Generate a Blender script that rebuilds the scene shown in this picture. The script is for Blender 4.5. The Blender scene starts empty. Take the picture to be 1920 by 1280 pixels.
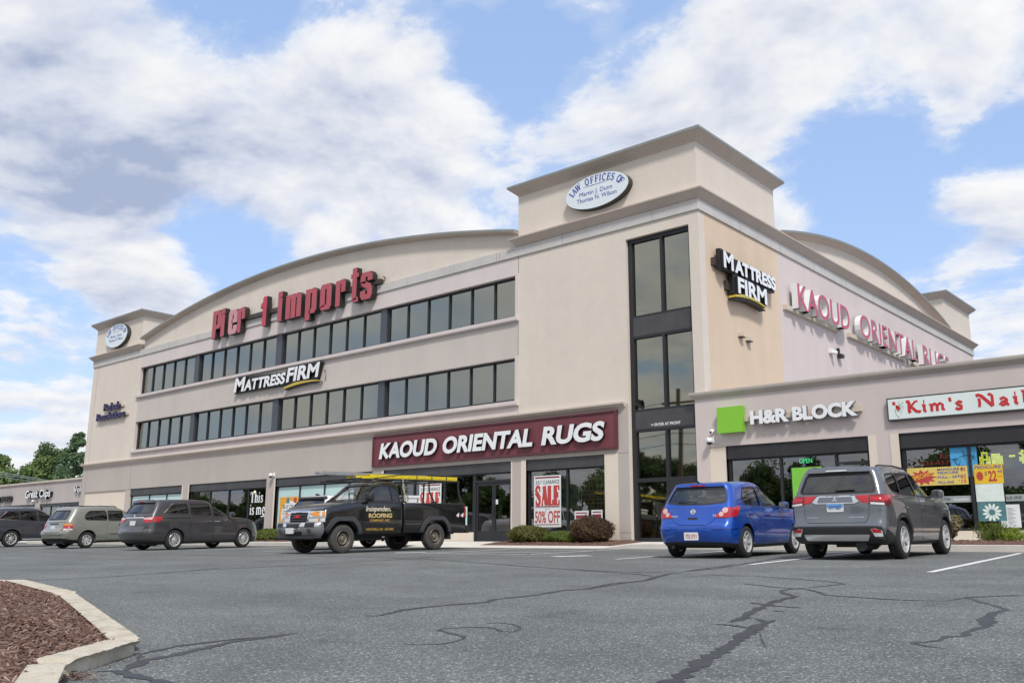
import bpy, bmesh, math, random
from mathutils import Vector, Matrix
from mathutils.bvhtree import BVHTree
random.seed(7)
SC = bpy.context.scene
COL = SC.collection
PI = math.pi

# ------------------------------------------------------------------ camera
RIGHT = Vector((0.75087688, 0.66041471, 0.00602682))
UP = Vector((0.13890489, -0.16683994, 0.97615053))
FWD = Vector((-0.64566969, 0.73213171, 0.21701109))
cd = bpy.data.cameras.new('camera'); cam = bpy.data.objects.new('camera', cd); COL.objects.link(cam)
cam.matrix_world = Matrix(((RIGHT.x, UP.x, -FWD.x, 0), (RIGHT.y, UP.y, -FWD.y, 0), (RIGHT.z, UP.z, -FWD.z, 0), (0, 0, 0, 1)))
cd.sensor_width = 36.0; cd.lens = 1717.73 * 36.0 / 1920.0; cd.clip_start = 0.05; cd.clip_end = 3000
SC.camera = cam

# ------------------------------------------------------------------ light
SUN_AZ = math.atan2(0.72, -0.60); SUN_EL = math.radians(50)
sd = bpy.data.lights.new('sun', 'SUN'); sd.energy = 1.75; sd.angle = math.radians(8); sd.color = (1.0, 0.955, 0.90)
sun = bpy.data.objects.new('sun', sd); COL.objects.link(sun)
sdir = Vector((math.sin(SUN_AZ) * math.cos(SUN_EL), math.cos(SUN_AZ) * math.cos(SUN_EL), math.sin(SUN_EL)))
sun.rotation_euler = sdir.to_track_quat('Z', 'Y').to_euler()
sun.location = (0, -20, 40)
SC.view_settings.view_transform = 'Standard'; SC.view_settings.look = 'None'
SC.view_settings.exposure = 0.82; SC.view_settings.gamma = 1.0
try: SC.view_settings.use_curve_mapping = False
except Exception: pass

class NT:
    def __init__(s, tree): s.t = tree; s.n = tree.nodes; s.l = tree.links
    def add(s, typ, **kw):
        n = s.n.new(typ)
        for k, v in kw.items():
            if k.startswith('i_'): n.inputs[k[2:].replace('_', ' ')].default_value = v
            else: setattr(n, k, v)
        return n
    def link(s, a, b): s.l.new(a, b)
    def math(s, op, a, b=None, clamp=False):
        n = s.n.new('ShaderNodeMath'); n.operation = op; n.use_clamp = clamp
        for i, v in enumerate((a, b)):
            if v is None: continue
            if isinstance(v, (int, float)): n.inputs[i].default_value = v
            else: s.l.new(v, n.inputs[i])
        return n.outputs[0]
    def noise(s, vec, scale, detail=4, rough=0.55, dist=0.0):
        n = s.n.new('ShaderNodeTexNoise'); n.inputs['Scale'].default_value = scale
        n.inputs['Detail'].default_value = detail; n.inputs['Roughness'].default_value = rough; n.inputs['Distortion'].default_value = dist
        if vec is not None: s.l.new(vec, n.inputs['Vector'])
        return n.outputs['Fac']
    def ramp(s, fac, stops):
        n = s.n.new('ShaderNodeValToRGB'); e = n.color_ramp.elements
        while len(e) < len(stops): e.new(0.5)
        for q, (p, c) in zip(e, stops):
            q.position = p; q.color = (c[0], c[1], c[2], 1) if isinstance(c, (tuple, list)) else (c, c, c, 1)
        s.l.new(fac, n.inputs[0]); return n.outputs[0]
    def mix(s, fac, a, b, blend='MIX'):
        n = s.n.new('ShaderNodeMix'); n.data_type = 'RGBA'; n.blend_type = blend
        for i, v in ((0, fac), (6, a), (7, b)):
            if isinstance(v, (int, float)): n.inputs[i].default_value = v
            elif isinstance(v, (tuple, list)): n.inputs[i].default_value = (v[0], v[1], v[2], 1)
            else: s.l.new(v, n.inputs[i])
        return n.outputs[2]

W = bpy.data.worlds.new('World'); SC.world = W; W.use_nodes = True
t = NT(W.node_tree); t.n.clear()
sky = t.add('ShaderNodeTexSky', sky_type='NISHITA', sun_disc=False, sun_elevation=SUN_EL, sun_rotation=SUN_AZ, air_density=1.0, dust_density=1.2, ozone_density=1.5, altitude=100)
tc = t.add('ShaderNodeTexCoord')
gen = tc.outputs['Generated']
sep = t.add('ShaderNodeSeparateXYZ'); t.link(gen, sep.inputs[0])
zz = t.math('ADD', t.math('MAXIMUM', sep.outputs[2], 0.0), 0.22)
cmb = t.add('ShaderNodeCombineXYZ')
t.link(t.math('DIVIDE', sep.outputs[0], zz), cmb.inputs[0]); t.link(t.math('DIVIDE', sep.outputs[1], zz), cmb.inputs[1])
pv = cmb.outputs[0]
n1 = t.noise(pv, 2.3, 12, 0.60, 0.25)
n2 = t.noise(pv, 8.0, 10, 0.66, 0.2)
off = t.add('ShaderNodeVectorMath', operation='ADD'); t.link(pv, off.inputs[0]); off.inputs[1].default_value = (0.085 * sdir.x, 0.085 * sdir.y, 0)
n1o = t.noise(off.outputs[0], 2.3, 5, 0.55, 0.25)
n1s = t.noise(pv, 2.3, 5, 0.55, 0.25)
dens = t.math('ADD', t.math('MULTIPLY', n1, 0.76), t.math('MULTIPLY', n2, 0.24))
# large cloud banks and gaps at their compass directions
def skydir(px, py):
    v = RIGHT * ((px - 960) / 1717.73) - UP * ((py - 640) / 1717.73) + FWD
    return v.normalized()
BANKS = [((760, 200), 170, 0.15), ((680, 120), 110, 0.10), ((1150, 225), 170, 0.18), ((1400, 190), 150, 0.16), ((1480, 80), 140, 0.10),
         ((1800, 130), 110, 0.16), ((1850, 370), 110, 0.15), ((80, 250), 220, 0.12), ((230, 350), 180, 0.10), ((200, 520), 130, 0.14), ((100, 770), 160, 0.16),
         ((800, 370), 130, 0.10), ((480, 240), 130, 0.08), ((1780, 520), 80, 0.08), ((1880, 600), 60, 0.06), ((600, 330), 140, 0.10), ((60, 60), 180, 0.08),
         ((500, 60), 130, -0.22), ((690, 40), 90, -0.10), ((230, 90), 140, 0.14), ((985, 120), 90, -0.24), ((1240, 70), 120, -0.13), ((1680, 290), 120, -0.17), ((1560, 300), 90, -0.13), ((1600, 420), 110, -0.10),
         ((250, 230), 60, -0.05), ((60, 590), 120, -0.22), ((420, 490), 90, -0.20), ((380, 405), 60, -0.06), ((900, 320), 55, -0.10), ((860, 60), 60, -0.05), ((1880, 250), 60, -0.14), ((1700, 420), 70, -0.10)]
for (px, py), r, amp in BANKS:
    c = skydir(px, py); k = 2.0 / (r * 1.15 / 1717.73) ** 2
    dt = t.add('ShaderNodeVectorMath', operation='DOT_PRODUCT'); t.link(gen, dt.inputs[0]); dt.inputs[1].default_value = c
    g = t.math('EXPONENT', t.math('MULTIPLY', t.math('SUBTRACT', dt.outputs['Value'], 1.0), k))
    dens = t.math('ADD', dens, t.math('MULTIPLY', g, amp * 0.78))
back = t.add('ShaderNodeVectorMath', operation='DOT_PRODUCT'); t.link(gen, back.inputs[0]); back.inputs[1].default_value = (0.25, -0.85, 0.46)
dens = t.math('ADD', dens, t.math('MULTIPLY', t.math('MAXIMUM', back.outputs['Value'], 0.0), 0.16))
mask = t.ramp(dens, [(0.46, 0.0), (0.507, 0.20), (0.545, 0.70), (0.60, 0.96), (0.66, 1.0)])
lit = t.math('MULTIPLY', t.math('SUBTRACT', n1s, n1o), 2.2)
thick = t.math('MULTIPLY', t.math('SUBTRACT', dens, 0.55), -0.9)
grey = None
for (px, py), r, amp in (((110, 280), 190, 0.15), ((330, 360), 150, 0.14), ((480, 290), 120, 0.06), ((60, 110), 130, 0.08)):   # thicker, greyer banks low in the west
    dt = t.add('ShaderNodeVectorMath', operation='DOT_PRODUCT'); t.link(gen, dt.inputs[0]); dt.inputs[1].default_value = skydir(px, py)
    g = t.math('MULTIPLY', t.math('EXPONENT', t.math('MULTIPLY', t.math('SUBTRACT', dt.outputs['Value'], 1.0), 2.0 / (r * 1.15 / 1717.73) ** 2)), amp)
    grey = g if grey is None else t.math('ADD', grey, g)
lit = t.math('SUBTRACT', lit, grey)
tone = t.ramp(t.math('ADD', t.math('ADD', t.math('ADD', lit, thick), t.math('MULTIPLY', t.noise(pv, 5.0, 9, 0.64), 0.62)), 0.30),
              [(0.14, (2.3, 2.7, 3.7)), (0.30, (3.5, 3.78, 4.5)), (0.45, (4.35, 4.5, 4.95)), (0.60, (5.1, 5.14, 5.25)), (0.75, (5.5, 5.5, 5.52))])
skyc = t.mix(1.0, sky.outputs[0], (1.42, 1.22, 1.10), 'MULTIPLY')
haze_c = t.mix(0.60, skyc, (2.35, 3.55, 5.9))
colr = t.mix(mask, haze_c, tone)
bg = t.add('ShaderNodeBackground'); bg.inputs['Strength'].default_value = 0.1
t.link(colr, bg.inputs[0])
wo = t.add('ShaderNodeOutputWorld'); t.link(bg.outputs[0], wo.inputs[0])

# ------------------------------------------------------------------ mesh helpers
OFF = {}
def props(o, label=None, cat=None, group=None, kind=None):
    if label: o['label'] = label
    if cat: o['category'] = cat
    if group: o['group'] = group
    if kind: o['kind'] = kind
    return o
def thing(name, label, cat, loc=(0, 0, 0), rot=(0, 0, 0), group=None):
    o = bpy.data.objects.new(name, None); COL.objects.link(o); o.location = loc; o.rotation_euler = rot
    o.empty_display_size = 0.2
    OFF[o.name] = Vector(loc) if tuple(rot) == (0, 0, 0) else Vector((0, 0, 0))
    return props(o, label, cat, group)
def set_mats(me, mats):
    for m in (mats if isinstance(mats, (list, tuple)) else [mats]): me.materials.append(m)
def obj_from_mesh(name, me, parent=None):
    o = bpy.data.objects.new(name, me); COL.objects.link(o)
    if parent is not None:
        o.parent = parent; OFF[o.name] = OFF.get(parent.name, Vector((0, 0, 0)))
    else: OFF[o.name] = Vector((0, 0, 0))
    return o
class MB:
    def __init__(s): s.v = []; s.f = []; s.m = []; s.mi = 0
    def add(s, vs, fs):
        b = len(s.v); s.v += [tuple(p) for p in vs]
        for f in fs: s.f.append(tuple(b + i for i in f)); s.m.append(s.mi)
        return b
    def quad(s, a, b, c, d): s.add([a, b, c, d], [(0, 1, 2, 3)])
    def box(s, x0, x1, y0, y1, z0, z1):
        s.add([(x0, y0, z0), (x1, y0, z0), (x1, y1, z0), (x0, y1, z0), (x0, y0, z1), (x1, y0, z1), (x1, y1, z1), (x0, y1, z1)],
              [(3, 2, 1, 0), (4, 5, 6, 7), (0, 1, 5, 4), (1, 2, 6, 5), (2, 3, 7, 6), (3, 0, 4, 7)])
    def fbox(s, F, u0, u1, v0, v1, n0, n1):
        P = [F(u, v, n) for n in (n0, n1) for (u, v) in ((u0, v0), (u1, v0), (u1, v1), (u0, v1))]
        s.add(P, [(3, 2, 1, 0), (4, 5, 6, 7), (0, 1, 5, 4), (1, 2, 6, 5), (2, 3, 7, 6), (3, 0, 4, 7)])
    def prism(s, F, poly, n0, n1):
        k = len(poly)
        a = sum(poly[i][0] * poly[(i + 1) % k][1] - poly[(i + 1) % k][0] * poly[i][1] for i in range(k))
        if a < 0: poly = poly[::-1]
        vs = [F(u, v, n0) for u, v in poly] + [F(u, v, n1) for u, v in poly]
        fs = [tuple(range(k - 1, -1, -1)), tuple(range(k, 2 * k))] + [(i, (i + 1) % k, k + (i + 1) % k, k + i) for i in range(k)]
        s.add(vs, fs)
    def tube(s, path, r, n=8, cap=True):
        path = [Vector(p) for p in path]; rings = []
        rr = r if isinstance(r, (list, tuple)) else [r] * len(path)
        ref = Vector((0, 0, 1))
        d0 = (path[1] - path[0]).normalized()
        if abs(d0.z) > 0.9: ref = Vector((1, 0, 0))
        vs = []
        for i, p in enumerate(path):
            d = (path[min(i + 1, len(path) - 1)] - path[max(i - 1, 0)]).normalized()
            a = d.cross(ref).normalized(); b = a.cross(d).normalized()
            for k in range(n):
                q = 2 * PI * k / n; vs.append(p + (a * math.cos(q) + b * math.sin(q)) * rr[i])
        fs = []
        for i in range(len(path) - 1):
            for k in range(n):
                fs.append((i * n + k, i * n + (k + 1) % n, (i + 1) * n + (k + 1) % n, (i + 1) * n + k))
        if cap: fs.append(tuple(range(n - 1, -1, -1))); fs.append(tuple(range((len(path) - 1) * n, len(path) * n)))
        s.add(vs, [f[::-1] for f in fs])
    def lathe(s, prof, axis='y', c=(0, 0, 0), n=32, close=False):
        # prof: list of (r, h) around axis
        vs = []; fs = []; m = len(prof)
        for k in range(n):
            q = 2 * PI * k / n; a, b = math.cos(q), math.sin(q)
            for r, h in prof:
                p = (r * a, h, r * b) if axis == 'y' else ((r * a, r * b, h) if axis == 'z' else (h, r * a, r * b))
                vs.append((p[0] + c[0], p[1] + c[1], p[2] + c[2]))
        for k in range(n):
            for i in range(m - 1 if not close else m):
                j = (i + 1) % m; k2 = (k + 1) % n
                fs.append((k * m + i, k2 * m + i, k2 * m + j, k * m + j))
        s.add(vs, fs)
    def build(s, name, mats, parent=None, smooth=None, recalc=False):
        me = bpy.data.meshes.new(name); off = OFF.get(parent.name, Vector((0, 0, 0))) if parent is not None else Vector((0, 0, 0))
        me.from_pydata([(p[0] - off.x, p[1] - off.y, p[2] - off.z) for p in s.v], [], s.f)
        set_mats(me, mats)
        me.polygons.foreach_set('material_index', s.m)
        if recalc:
            bm = bmesh.new(); bm.from_mesh(me); bmesh.ops.recalc_face_normals(bm, faces=bm.faces); bm.to_mesh(me); bm.free()
        if smooth is not None:
            me.polygons.foreach_set('use_smooth', [True] * len(me.polygons))
            me.set_sharp_from_angle(angle=math.radians(smooth))
        me.update()
        return obj_from_mesh(name, me, parent)
def build_each(mb, name, mats, parent=None, **kw):
    """one object per connected piece"""
    key = {}; par = list(range(len(mb.v)))
    def find(i):
        while par[i] != i: par[i] = par[par[i]]; i = par[i]
        return i
    for i, p in enumerate(mb.v):
        q = (round(p[0], 4), round(p[1], 4), round(p[2], 4))
        if q in key: par[find(i)] = find(key[q])
        else: key[q] = i
    for f in mb.f:
        for j in f[1:]: par[find(j)] = find(f[0])
    G = {}
    for f, m_ in zip(mb.f, mb.m): G.setdefault(find(f[0]), []).append((f, m_))
    for fs in G.values():
        b = MB(); mp = {}
        for f, m_ in fs:
            for i in f:
                if i not in mp: mp[i] = len(b.v); b.v.append(mb.v[i])
            b.f.append(tuple(mp[i] for i in f)); b.m.append(m_)
        b.build(name, mats, parent, **kw)
def frame(o, u, v, n):
    o, u, v, n = Vector(o), Vector(u), Vector(v), Vector(n)
    return lambda a, b, c=0.0: o + u * a + v * b + n * c
D = 24.751
FF = lambda a, b, c=0.0: Vector((a, D - c, b))             # front wall: a = x, b = z, c = outward
XS = -13.92
FS = lambda a, b, c=0.0: Vector((XS + c, a, b))            # side wall: a = y, b = z, c = outward
GZ = lambda y: -0.708 + 0.0288 * y                         # the lot climbs gently to the building

# ------------------------------------------------------------------ text
_ch = {}
def glyph(ch, offset=0.0):
    key = (ch, offset)
    if key in _ch: return _ch[key]
    def mesh_of(body):
        cu = bpy.data.curves.new('glyph', 'FONT'); cu.body = body; cu.size = 1.0; cu.offset = offset; cu.resolution_u = 4
        o = bpy.data.objects.new('glyph', cu); COL.objects.link(o)
        bpy.context.view_layer.update()
        me = bpy.data.meshes.new_from_object(o.evaluated_get(bpy.context.evaluated_depsgraph_get()))
        vs = [tuple(v.co) for v in me.vertices]; fs = [tuple(p.vertices) for p in me.polygons]
        bpy.data.objects.remove(o); bpy.data.curves.remove(cu); bpy.data.meshes.remove(me)
        return vs, fs
    def wid(vs): return max(v[0] for v in vs) - min(v[0] for v in vs)
    if ('||', offset) not in _ch:
        v2, _ = mesh_of('||'); _ch[('||', offset)] = wid(v2)
    v3, _ = mesh_of('|' + ch + '|')
    adv = wid(v3) - _ch[('||', offset)]
    if ch == ' ': r = ([], [], adv)
    else:
        vs, fs = mesh_of(ch)
        # place relative to its cell: left bearing from '|c' versus '|'
        r = (vs, fs, adv)
    _ch[key] = r; return r
_cap = {}
def capheight(offset):
    if offset not in _cap: _cap[offset] = max(v[1] for v in glyph('H', offset)[0])
    return _cap[offset]
def layout(text, h, offset=0.0, xs=1.0, width=None, shear=0.0, track=0.0, smallcaps=None):
    """list of (char, verts2d, faces, x) with cap height h; scaled in x to fit WIDTH if given"""
    out = []; x = 0.0
    for i, ch in enumerate(text):
        k = 1.0
        if smallcaps and ch.islower(): ch = ch.upper(); k = smallcaps
        vs, fs, adv = glyph(ch, offset); sc = h / capheight(offset) * k
        out.append((ch, [((v[0] * sc * xs) + x, v[1] * sc) for v in vs], fs))
        x += (adv * sc) * xs + track * h
    allx = [p[0] for _, vs, _ in out for p in vs]
    x0, x1 = min(allx), max(allx); f = 1.0 if width is None else width / (x1 - x0)
    res = []
    for ch, vs, fs in out:
        if vs: res.append((ch, [((p[0] - x0) * f + shear * p[1], p[1]) for p in vs], fs))
    return res
def put_glyph(mb, F, vs, fs, u, v, n0, n1):
    """flat faces at n1 and side walls down to n0"""
    k = len(vs)
    top = [F(u + a, v + b, n1) for a, b in vs]; bot = [F(u + a, v + b, n0) for a, b in vs]
    ec = {}
    ff = []
    for f in fs:
        ar = sum(vs[f[i]][0] * vs[f[(i + 1) % len(f)]][1] - vs[f[(i + 1) % len(f)]][0] * vs[f[i]][1] for i in range(len(f)))
        ff.append(f if ar > 0 else f[::-1])
    for f in ff:
        for i in range(len(f)):
            e = (f[i], f[(i + 1) % len(f)]); ec[e] = 1
    side = [(a, b) for (a, b) in ec if (b, a) not in ec]
    b0 = mb.add(top + bot, [])
    return b0, k, ff, side
def emit_glyph(mb, F, vs, fs, u, v, n0, n1, face_m=0, side_m=None):
    b0, k, ff, side = put_glyph(mb, F, vs, fs, u, v, n0, n1)
    for f in ff: mb.f.append(tuple(b0 + i for i in f)); mb.m.append(face_m)
    if n1 - n0 > 1e-4:
        for a, b in side:
            mb.f.append((b0 + b, b0 + a, b0 + k + a, b0 + k + b)); mb.m.append(face_m if side_m is None else side_m)
def text_part(name, text, F, u, v, h, mat, parent, n0=0.0, n1=0.004, **kw):
    mb = MB()
    for ch, vs, fs in layout(text, h, **kw): emit_glyph(mb, F, vs, fs, u, v, n0, n1)
    return mb.build(name, mat, parent)
def letter_parts(text, F, u, v, h, mats, parent, n0, n1, strike=0.0, **kw):
    for ch, vs, fs in layout(text, h, **kw):
        mb = MB()
        for i, dx in enumerate((0.0,) if not strike else (-strike, 0.0, strike)): emit_glyph(mb, F, vs, fs, u + dx, v, n0, n1 + 0.0008 * i, 0, 1)
        mb.build('letter', mats, parent)
# broad pen strokes for serif lettering; each glyph: width and strokes ((points), pen width factor)
def arc(cx, cy, rx, ry, a0, a1, n=9):
    return [(cx + rx * math.cos(math.radians(a0 + (a1 - a0) * i / n)), cy + ry * math.sin(math.radians(a0 + (a1 - a0) * i / n))) for i in range(n + 1)]
T_, N_ = 1.0, 0.42      # thick and thin strokes
SERIF = {
 'S': (0.62, [(arc(.31, .76, .21, .22, 35, 200) , .75), ([(.11, .68), (.31, .52), (.50, .34)], 1.25), (arc(.31, .24, .21, .22, 30, -150), .75), ([(.50, .72), (.52, .98)], N_), ([(.10, .02), (.11, .28)], N_)]),
 'A': (0.74, [([(.37, 1.0), (.60, .03)], 1.15), ([(.37, .97), (.13, .03)], N_), ([(.21, .34), (.51, .34)], N_), ([(.02, .03), (.25, .03)], N_), ([(.48, .03), (.73, .03)], N_)]),
 'L': (0.62, [([(.18, .0), (.18, 1.0)], 1.2), ([(.04, .03), (.58, .03)], N_), ([(.04, .97), (.34, .97)], N_), ([(.57, .0), (.57, .28)], .5)]),
 'E': (0.66, [([(.18, .0), (.18, 1.0)], 1.2), ([(.04, .03), (.60, .03)], N_), ([(.04, .97), (.58, .97)], N_), ([(.2, .52), (.46, .52)], N_), ([(.59, .0), (.59, .26)], .5), ([(.57, .76), (.57, 1.)], .5), ([(.45, .38), (.45, .66)], .45)]),
 'F': (0.62, [([(.18, .0), (.18, 1.0)], 1.2), ([(.04, .03), (.34, .03)], N_), ([(.04, .97), (.58, .97)], N_), ([(.2, .50), (.46, .50)], N_), ([(.57, .74), (.57, 1.)], .5), ([(.45, .36), (.45, .64)], .45)]),
 'I': (0.36, [([(.18, .0), (.18, 1.0)], 1.2), ([(.04, .03), (.32, .03)], N_), ([(.04, .97), (.32, .97)], N_)]),
 'O': (0.76, [(arc(.38, .5, .28, .48, 90, 270, 12), 1.0), (arc(.38, .5, .28, .48, -90, 90, 12), 1.0)]),
 'C': (0.70, [(arc(.38, .5, .28, .48, 50, 310, 14), 1.0), ([(.60, .70), (.60, .98)], N_)]),
 'W': (1.0, [([(.14, .97), (.32, .02)], 1.1), ([(.32, .02), (.50, .95)], N_), ([(.50, .97), (.68, .02)], 1.1), ([(.68, .02), (.87, .97)], N_), ([(.02, .97), (.28, .97)], N_), ([(.76, .97), (.98, .97)], N_), ([(.40, .97), (.58, .97)], N_)]),
 'T': (0.68, [([(.34, .0), (.34, 1.0)], 1.2), ([(.05, .96), (.63, .96)], .55), ([(.2, .03), (.48, .03)], N_), ([(.06, .74), (.06, .98)], .45), ([(.62, .74), (.62, .98)], .45)]),
 'h': (0.60, [([(.15, .0), (.15, 1.0)], .95), ([(.17, .50)] + arc(.31, .47, .15, .17, 140, 0, 6) + [(.46, .0)], .9), ([(.05, .97), (.16, .97)], N_), ([(.04, .03), (.27, .03)], N_), ([(.35, .03), (.57, .03)], N_)]),
 'i': (0.32, [([(.15, .0), (.15, .64)], .95), ([(.04, .62), (.16, .62)], N_), ([(.03, .03), (.28, .03)], N_), ([(.12, .86), (.19, .86)], 1.3)]),
 's': (0.48, [(arc(.24, .49, .14, .14, 40, 200, 7), .7), ([(.11, .43), (.24, .34), (.36, .24)], .95), (arc(.24, .16, .14, .14, 35, -150, 7), .7), ([(.37, .47), (.38, .63)], N_), ([(.09, .02), (.10, .18)], N_)]),
 'm': (0.92, [([(.14, .0), (.14, .64)], .95), ([(.16, .50)] + arc(.29, .47, .14, .16, 140, 0, 6) + [(.43, .0)], .9), ([(.45, .50)] + arc(.60, .47, .15, .16, 140, 0, 6) + [(.75, .0)], .9), ([(.04, .62), (.15, .62)], N_), ([(.04, .03), (.25, .03)], N_), ([(.34, .03), (.54, .03)], N_), ([(.65, .03), (.86, .03)], N_)]),
 'e': (0.54, [(arc(.27, .32, .19, .32, 0, 300, 14), .85), ([(.1, .34), (.45, .34)], N_)]),
 '.': (0.26, [([(.07, .05), (.16, .05)], 1.3)]),
}
# calligraphic set (flared brush letters)
BRUSH = {
 'K': (0.86, [([(.05, .93), (.19, .97), (.22, .80), (.20, .2), (.26, .06)], 1.25), ([(.72, .93), (.58, .93), (.26, .50)], .8), ([(.32, .54), (.62, .14), (.80, .10), (.82, .22)], 1.15)]),
 'i': (0.38, [([(.06, .55), (.18, .60), (.17, .15), (.28, .08)], 1.1), ([(.14, .83), (.20, .83)], 1.5)]),
 'm': (1.02, [([(.05, .55), (.17, .60), (.17, .04)], 1.05), ([(.2, .5), (.36, .62), (.48, .50), (.48, .04)], 1.05), ([(.5, .48), (.66, .62), (.78, .50), (.77, .14), (.90, .10)], 1.05)]),
 "'": (0.30, [([(.13, .98), (.17, .66)], 1.0)]),
 's': (0.58, [([(.46, .52), (.30, .62), (.14, .50), (.24, .38), (.42, .24), (.40, .08), (.22, .04), (.08, .14)], 1.1)]),
 'N': (1.06, [([(.03, .90), (.16, .96), (.30, .88), (.84, .06)], 1.25), ([(.18, .72), (.20, .30), (.16, .06)], 1.0), ([(.84, .06), (.84, .84), (.76, .95), (.64, .93)], 1.0)]),
 'a': (0.66, [([(.12, .50), (.30, .62), (.43, .48), (.43, .12), (.55, .06)], 1.05), ([(.42, .36), (.22, .30), (.10, .16), (.22, .05), (.42, .16)], .95)]),
 'l': (0.40, [([(.06, .95), (.19, 1.0), (.18, .16), (.30, .08)], 1.15)]),
}
def strokes_text(mb, F, text, table, u, v, h, pen, n0, n1, width=None, xs=1.0, gap=0.04, shear=0.0):
    tot = sum((table[c][0] if c != ' ' else 0.42) + gap for c in text) - gap
    sx = h * xs if width is None else width / tot
    x = 0.0; lay = 0
    for c in text:
        if c == ' ': x += 0.42 + gap; continue
        w, st = table[c]
        for pts, kf in st:
            P = [Vector(((a + x) * sx + shear * b * h, b * h)) for a, b in pts]; hw = pen * kf * 0.5 * h
            L = []; R_ = []
            for i, p in enumerate(P):
                d = (P[min(i + 1, len(P) - 1)] - P[max(i - 1, 0)]).normalized(); nn = Vector((-d.y, d.x))
                L.append(p + nn * hw); R_.append(p - nn * hw)
            e = 0.0006 * (lay % 7); lay += 1
            for i in range(len(P) - 1):
                mb.add([F(u + q.x, v + q.y, n1 + e) for q in (R_[i], R_[i + 1], L[i + 1], L[i])] + [F(u + q.x, v + q.y, n0) for q in (R_[i], R_[i + 1], L[i + 1], L[i])],
                       [(0, 1, 2, 3), (0, 4, 5, 1), (2, 6, 7, 3), (1, 5, 6, 2), (3, 7, 4, 0)])
        x += w + gap
    return x * sx
# ------------------------------------------------------------------ materials
_mats = {}
def mat(name, col, rough=0.6, metal=0.0, noise=None, bump=None, coat=0.0, spec=0.5, emit=None, streak=0.0, alpha=None):
    """noise: list of (scale, amount); bump: (scale, strength); streak: vertical weather marks"""
    if name in _mats: return _mats[name]
    m = bpy.data.materials.new(name); m.use_nodes = True; t = NT(m.node_tree)
    b = t.n['Principled BSDF']; b.inputs['Roughness'].default_value = rough; b.inputs['Metallic'].default_value = metal
    b.inputs['Base Color'].default_value = (*col, 1); b.inputs['Specular IOR Level'].default_value = spec
    if coat: b.inputs['Coat Weight'].default_value = coat; b.inputs['Coat Roughness'].default_value = 0.04
    if emit: b.inputs['Emission Color'].default_value = (*emit[0], 1); b.inputs['Emission Strength'].default_value = emit[1]
    if noise or bump or streak:
        tc = t.add('ShaderNodeTexCoord'); vec = tc.outputs['Object']
        c = None
        for sc, am in (noise or []):
            f = t.noise(vec, sc, 5, 0.6)
            v = t.ramp(f, [(0.25, 1 - am), (0.75, 1 + am)])
            c = t.mix(1.0, c if c is not None else col, v, 'MULTIPLY')
        if streak:
            mp = t.add('ShaderNodeMapping'); t.link(vec, mp.inputs[0]); mp.inputs['Scale'].default_value = (1.6, 1.6, 0.10)
            f = t.noise(mp.outputs[0], 1.0, 6, 0.65)
            v = t.ramp(f, [(0.35, 1 + streak * 0.4), (0.62, 1 - streak)])
            c = t.mix(1.0, c if c is not None else col, v, 'MULTIPLY')
        if c is not None: t.link(c, b.inputs['Base Color'])
        if bump:
            bp = t.add('ShaderNodeBump'); bp.inputs['Strength'].default_value = bump[1]; bp.inputs['Distance'].default_value = 0.02
            t.link(t.noise(vec, bump[0], 4, 0.6), bp.inputs['Height']); t.link(bp.outputs[0], b.inputs['Normal'])
    _mats[name] = m; return m
def glass_mat(name, tint, refl, base=0.06, rough=0.0, refl_col=(1, 1, 1)):
    """window pane: lets tinted light through and mirrors the sky and street; REFL = share mirrored head-on"""
    m = bpy.data.materials.new(name); m.use_nodes = True; t = NT(m.node_tree); t.n.clear()
    tr = t.add('ShaderNodeBsdfTransparent'); tr.inputs[0].default_value = (*tint, 1)
    gl = t.add('ShaderNodeBsdfGlossy'); gl.inputs['Roughness'].default_value = rough; gl.inputs[0].default_value = (*refl_col, 1)
    lw = t.add('ShaderNodeFresnel'); lw.inputs[0].default_value = 1.5
    f = t.math('ADD', t.math('MULTIPLY', lw.outputs[0], 1.0 - refl), refl, True)
    mx = t.add('ShaderNodeMixShader'); t.link(f, mx.inputs[0]); t.link(tr.outputs[0], mx.inputs[1]); t.link(gl.outputs[0], mx.inputs[2])
    o = t.add('ShaderNodeOutputMaterial'); t.link(mx.outputs[0], o.inputs[0])
    return m
M = {}
M['cream'] = mat('cream stucco', (0.668, 0.600, 0.528), 0.92, noise=[(0.35, 0.05), (3.0, 0.03), (40, 0.03)], bump=(55, 0.25), streak=0.021)
M['cream2'] = mat('pale cream panel', (0.69, 0.615, 0.52), 0.92, noise=[(0.6, 0.04), (40, 0.03)], bump=(55, 0.25), streak=0.018)
M['lav'] = mat('lavender stucco', (0.635, 0.570, 0.555), 0.92, noise=[(0.4, 0.05), (40, 0.03)], bump=(55, 0.25), streak=0.030)
M['lavs'] = mat('pale lavender stucco', (0.635, 0.555, 0.540), 0.92, noise=[(0.4, 0.05), (40, 0.03)], bump=(55, 0.25), streak=0.042)
M['span'] = mat('grey pink stucco', (0.555, 0.505, 0.470), 0.92, noise=[(0.4, 0.06), (40, 0.03)], bump=(55, 0.25), streak=0.036)
M['low'] = mat('grey stucco', (0.465, 0.418, 0.388), 0.92, noise=[(0.4, 0.06), (40, 0.03)], bump=(55, 0.25), streak=0.030)
M['pinkg'] = mat('pink grey stucco', (0.585, 0.515, 0.495), 0.92, noise=[(0.4, 0.05), (40, 0.03)], bump=(55, 0.25), streak=0.030)
M['tan'] = mat('tan stucco', (0.67, 0.53, 0.40), 0.92, noise=[(0.5, 0.07), (40, 0.03)], bump=(55, 0.25), streak=0.036)
M['band'] = mat('grey band', (0.535, 0.515, 0.50), 0.85, noise=[(0.8, 0.07), (12, 0.04)], streak=0.036)
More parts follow.
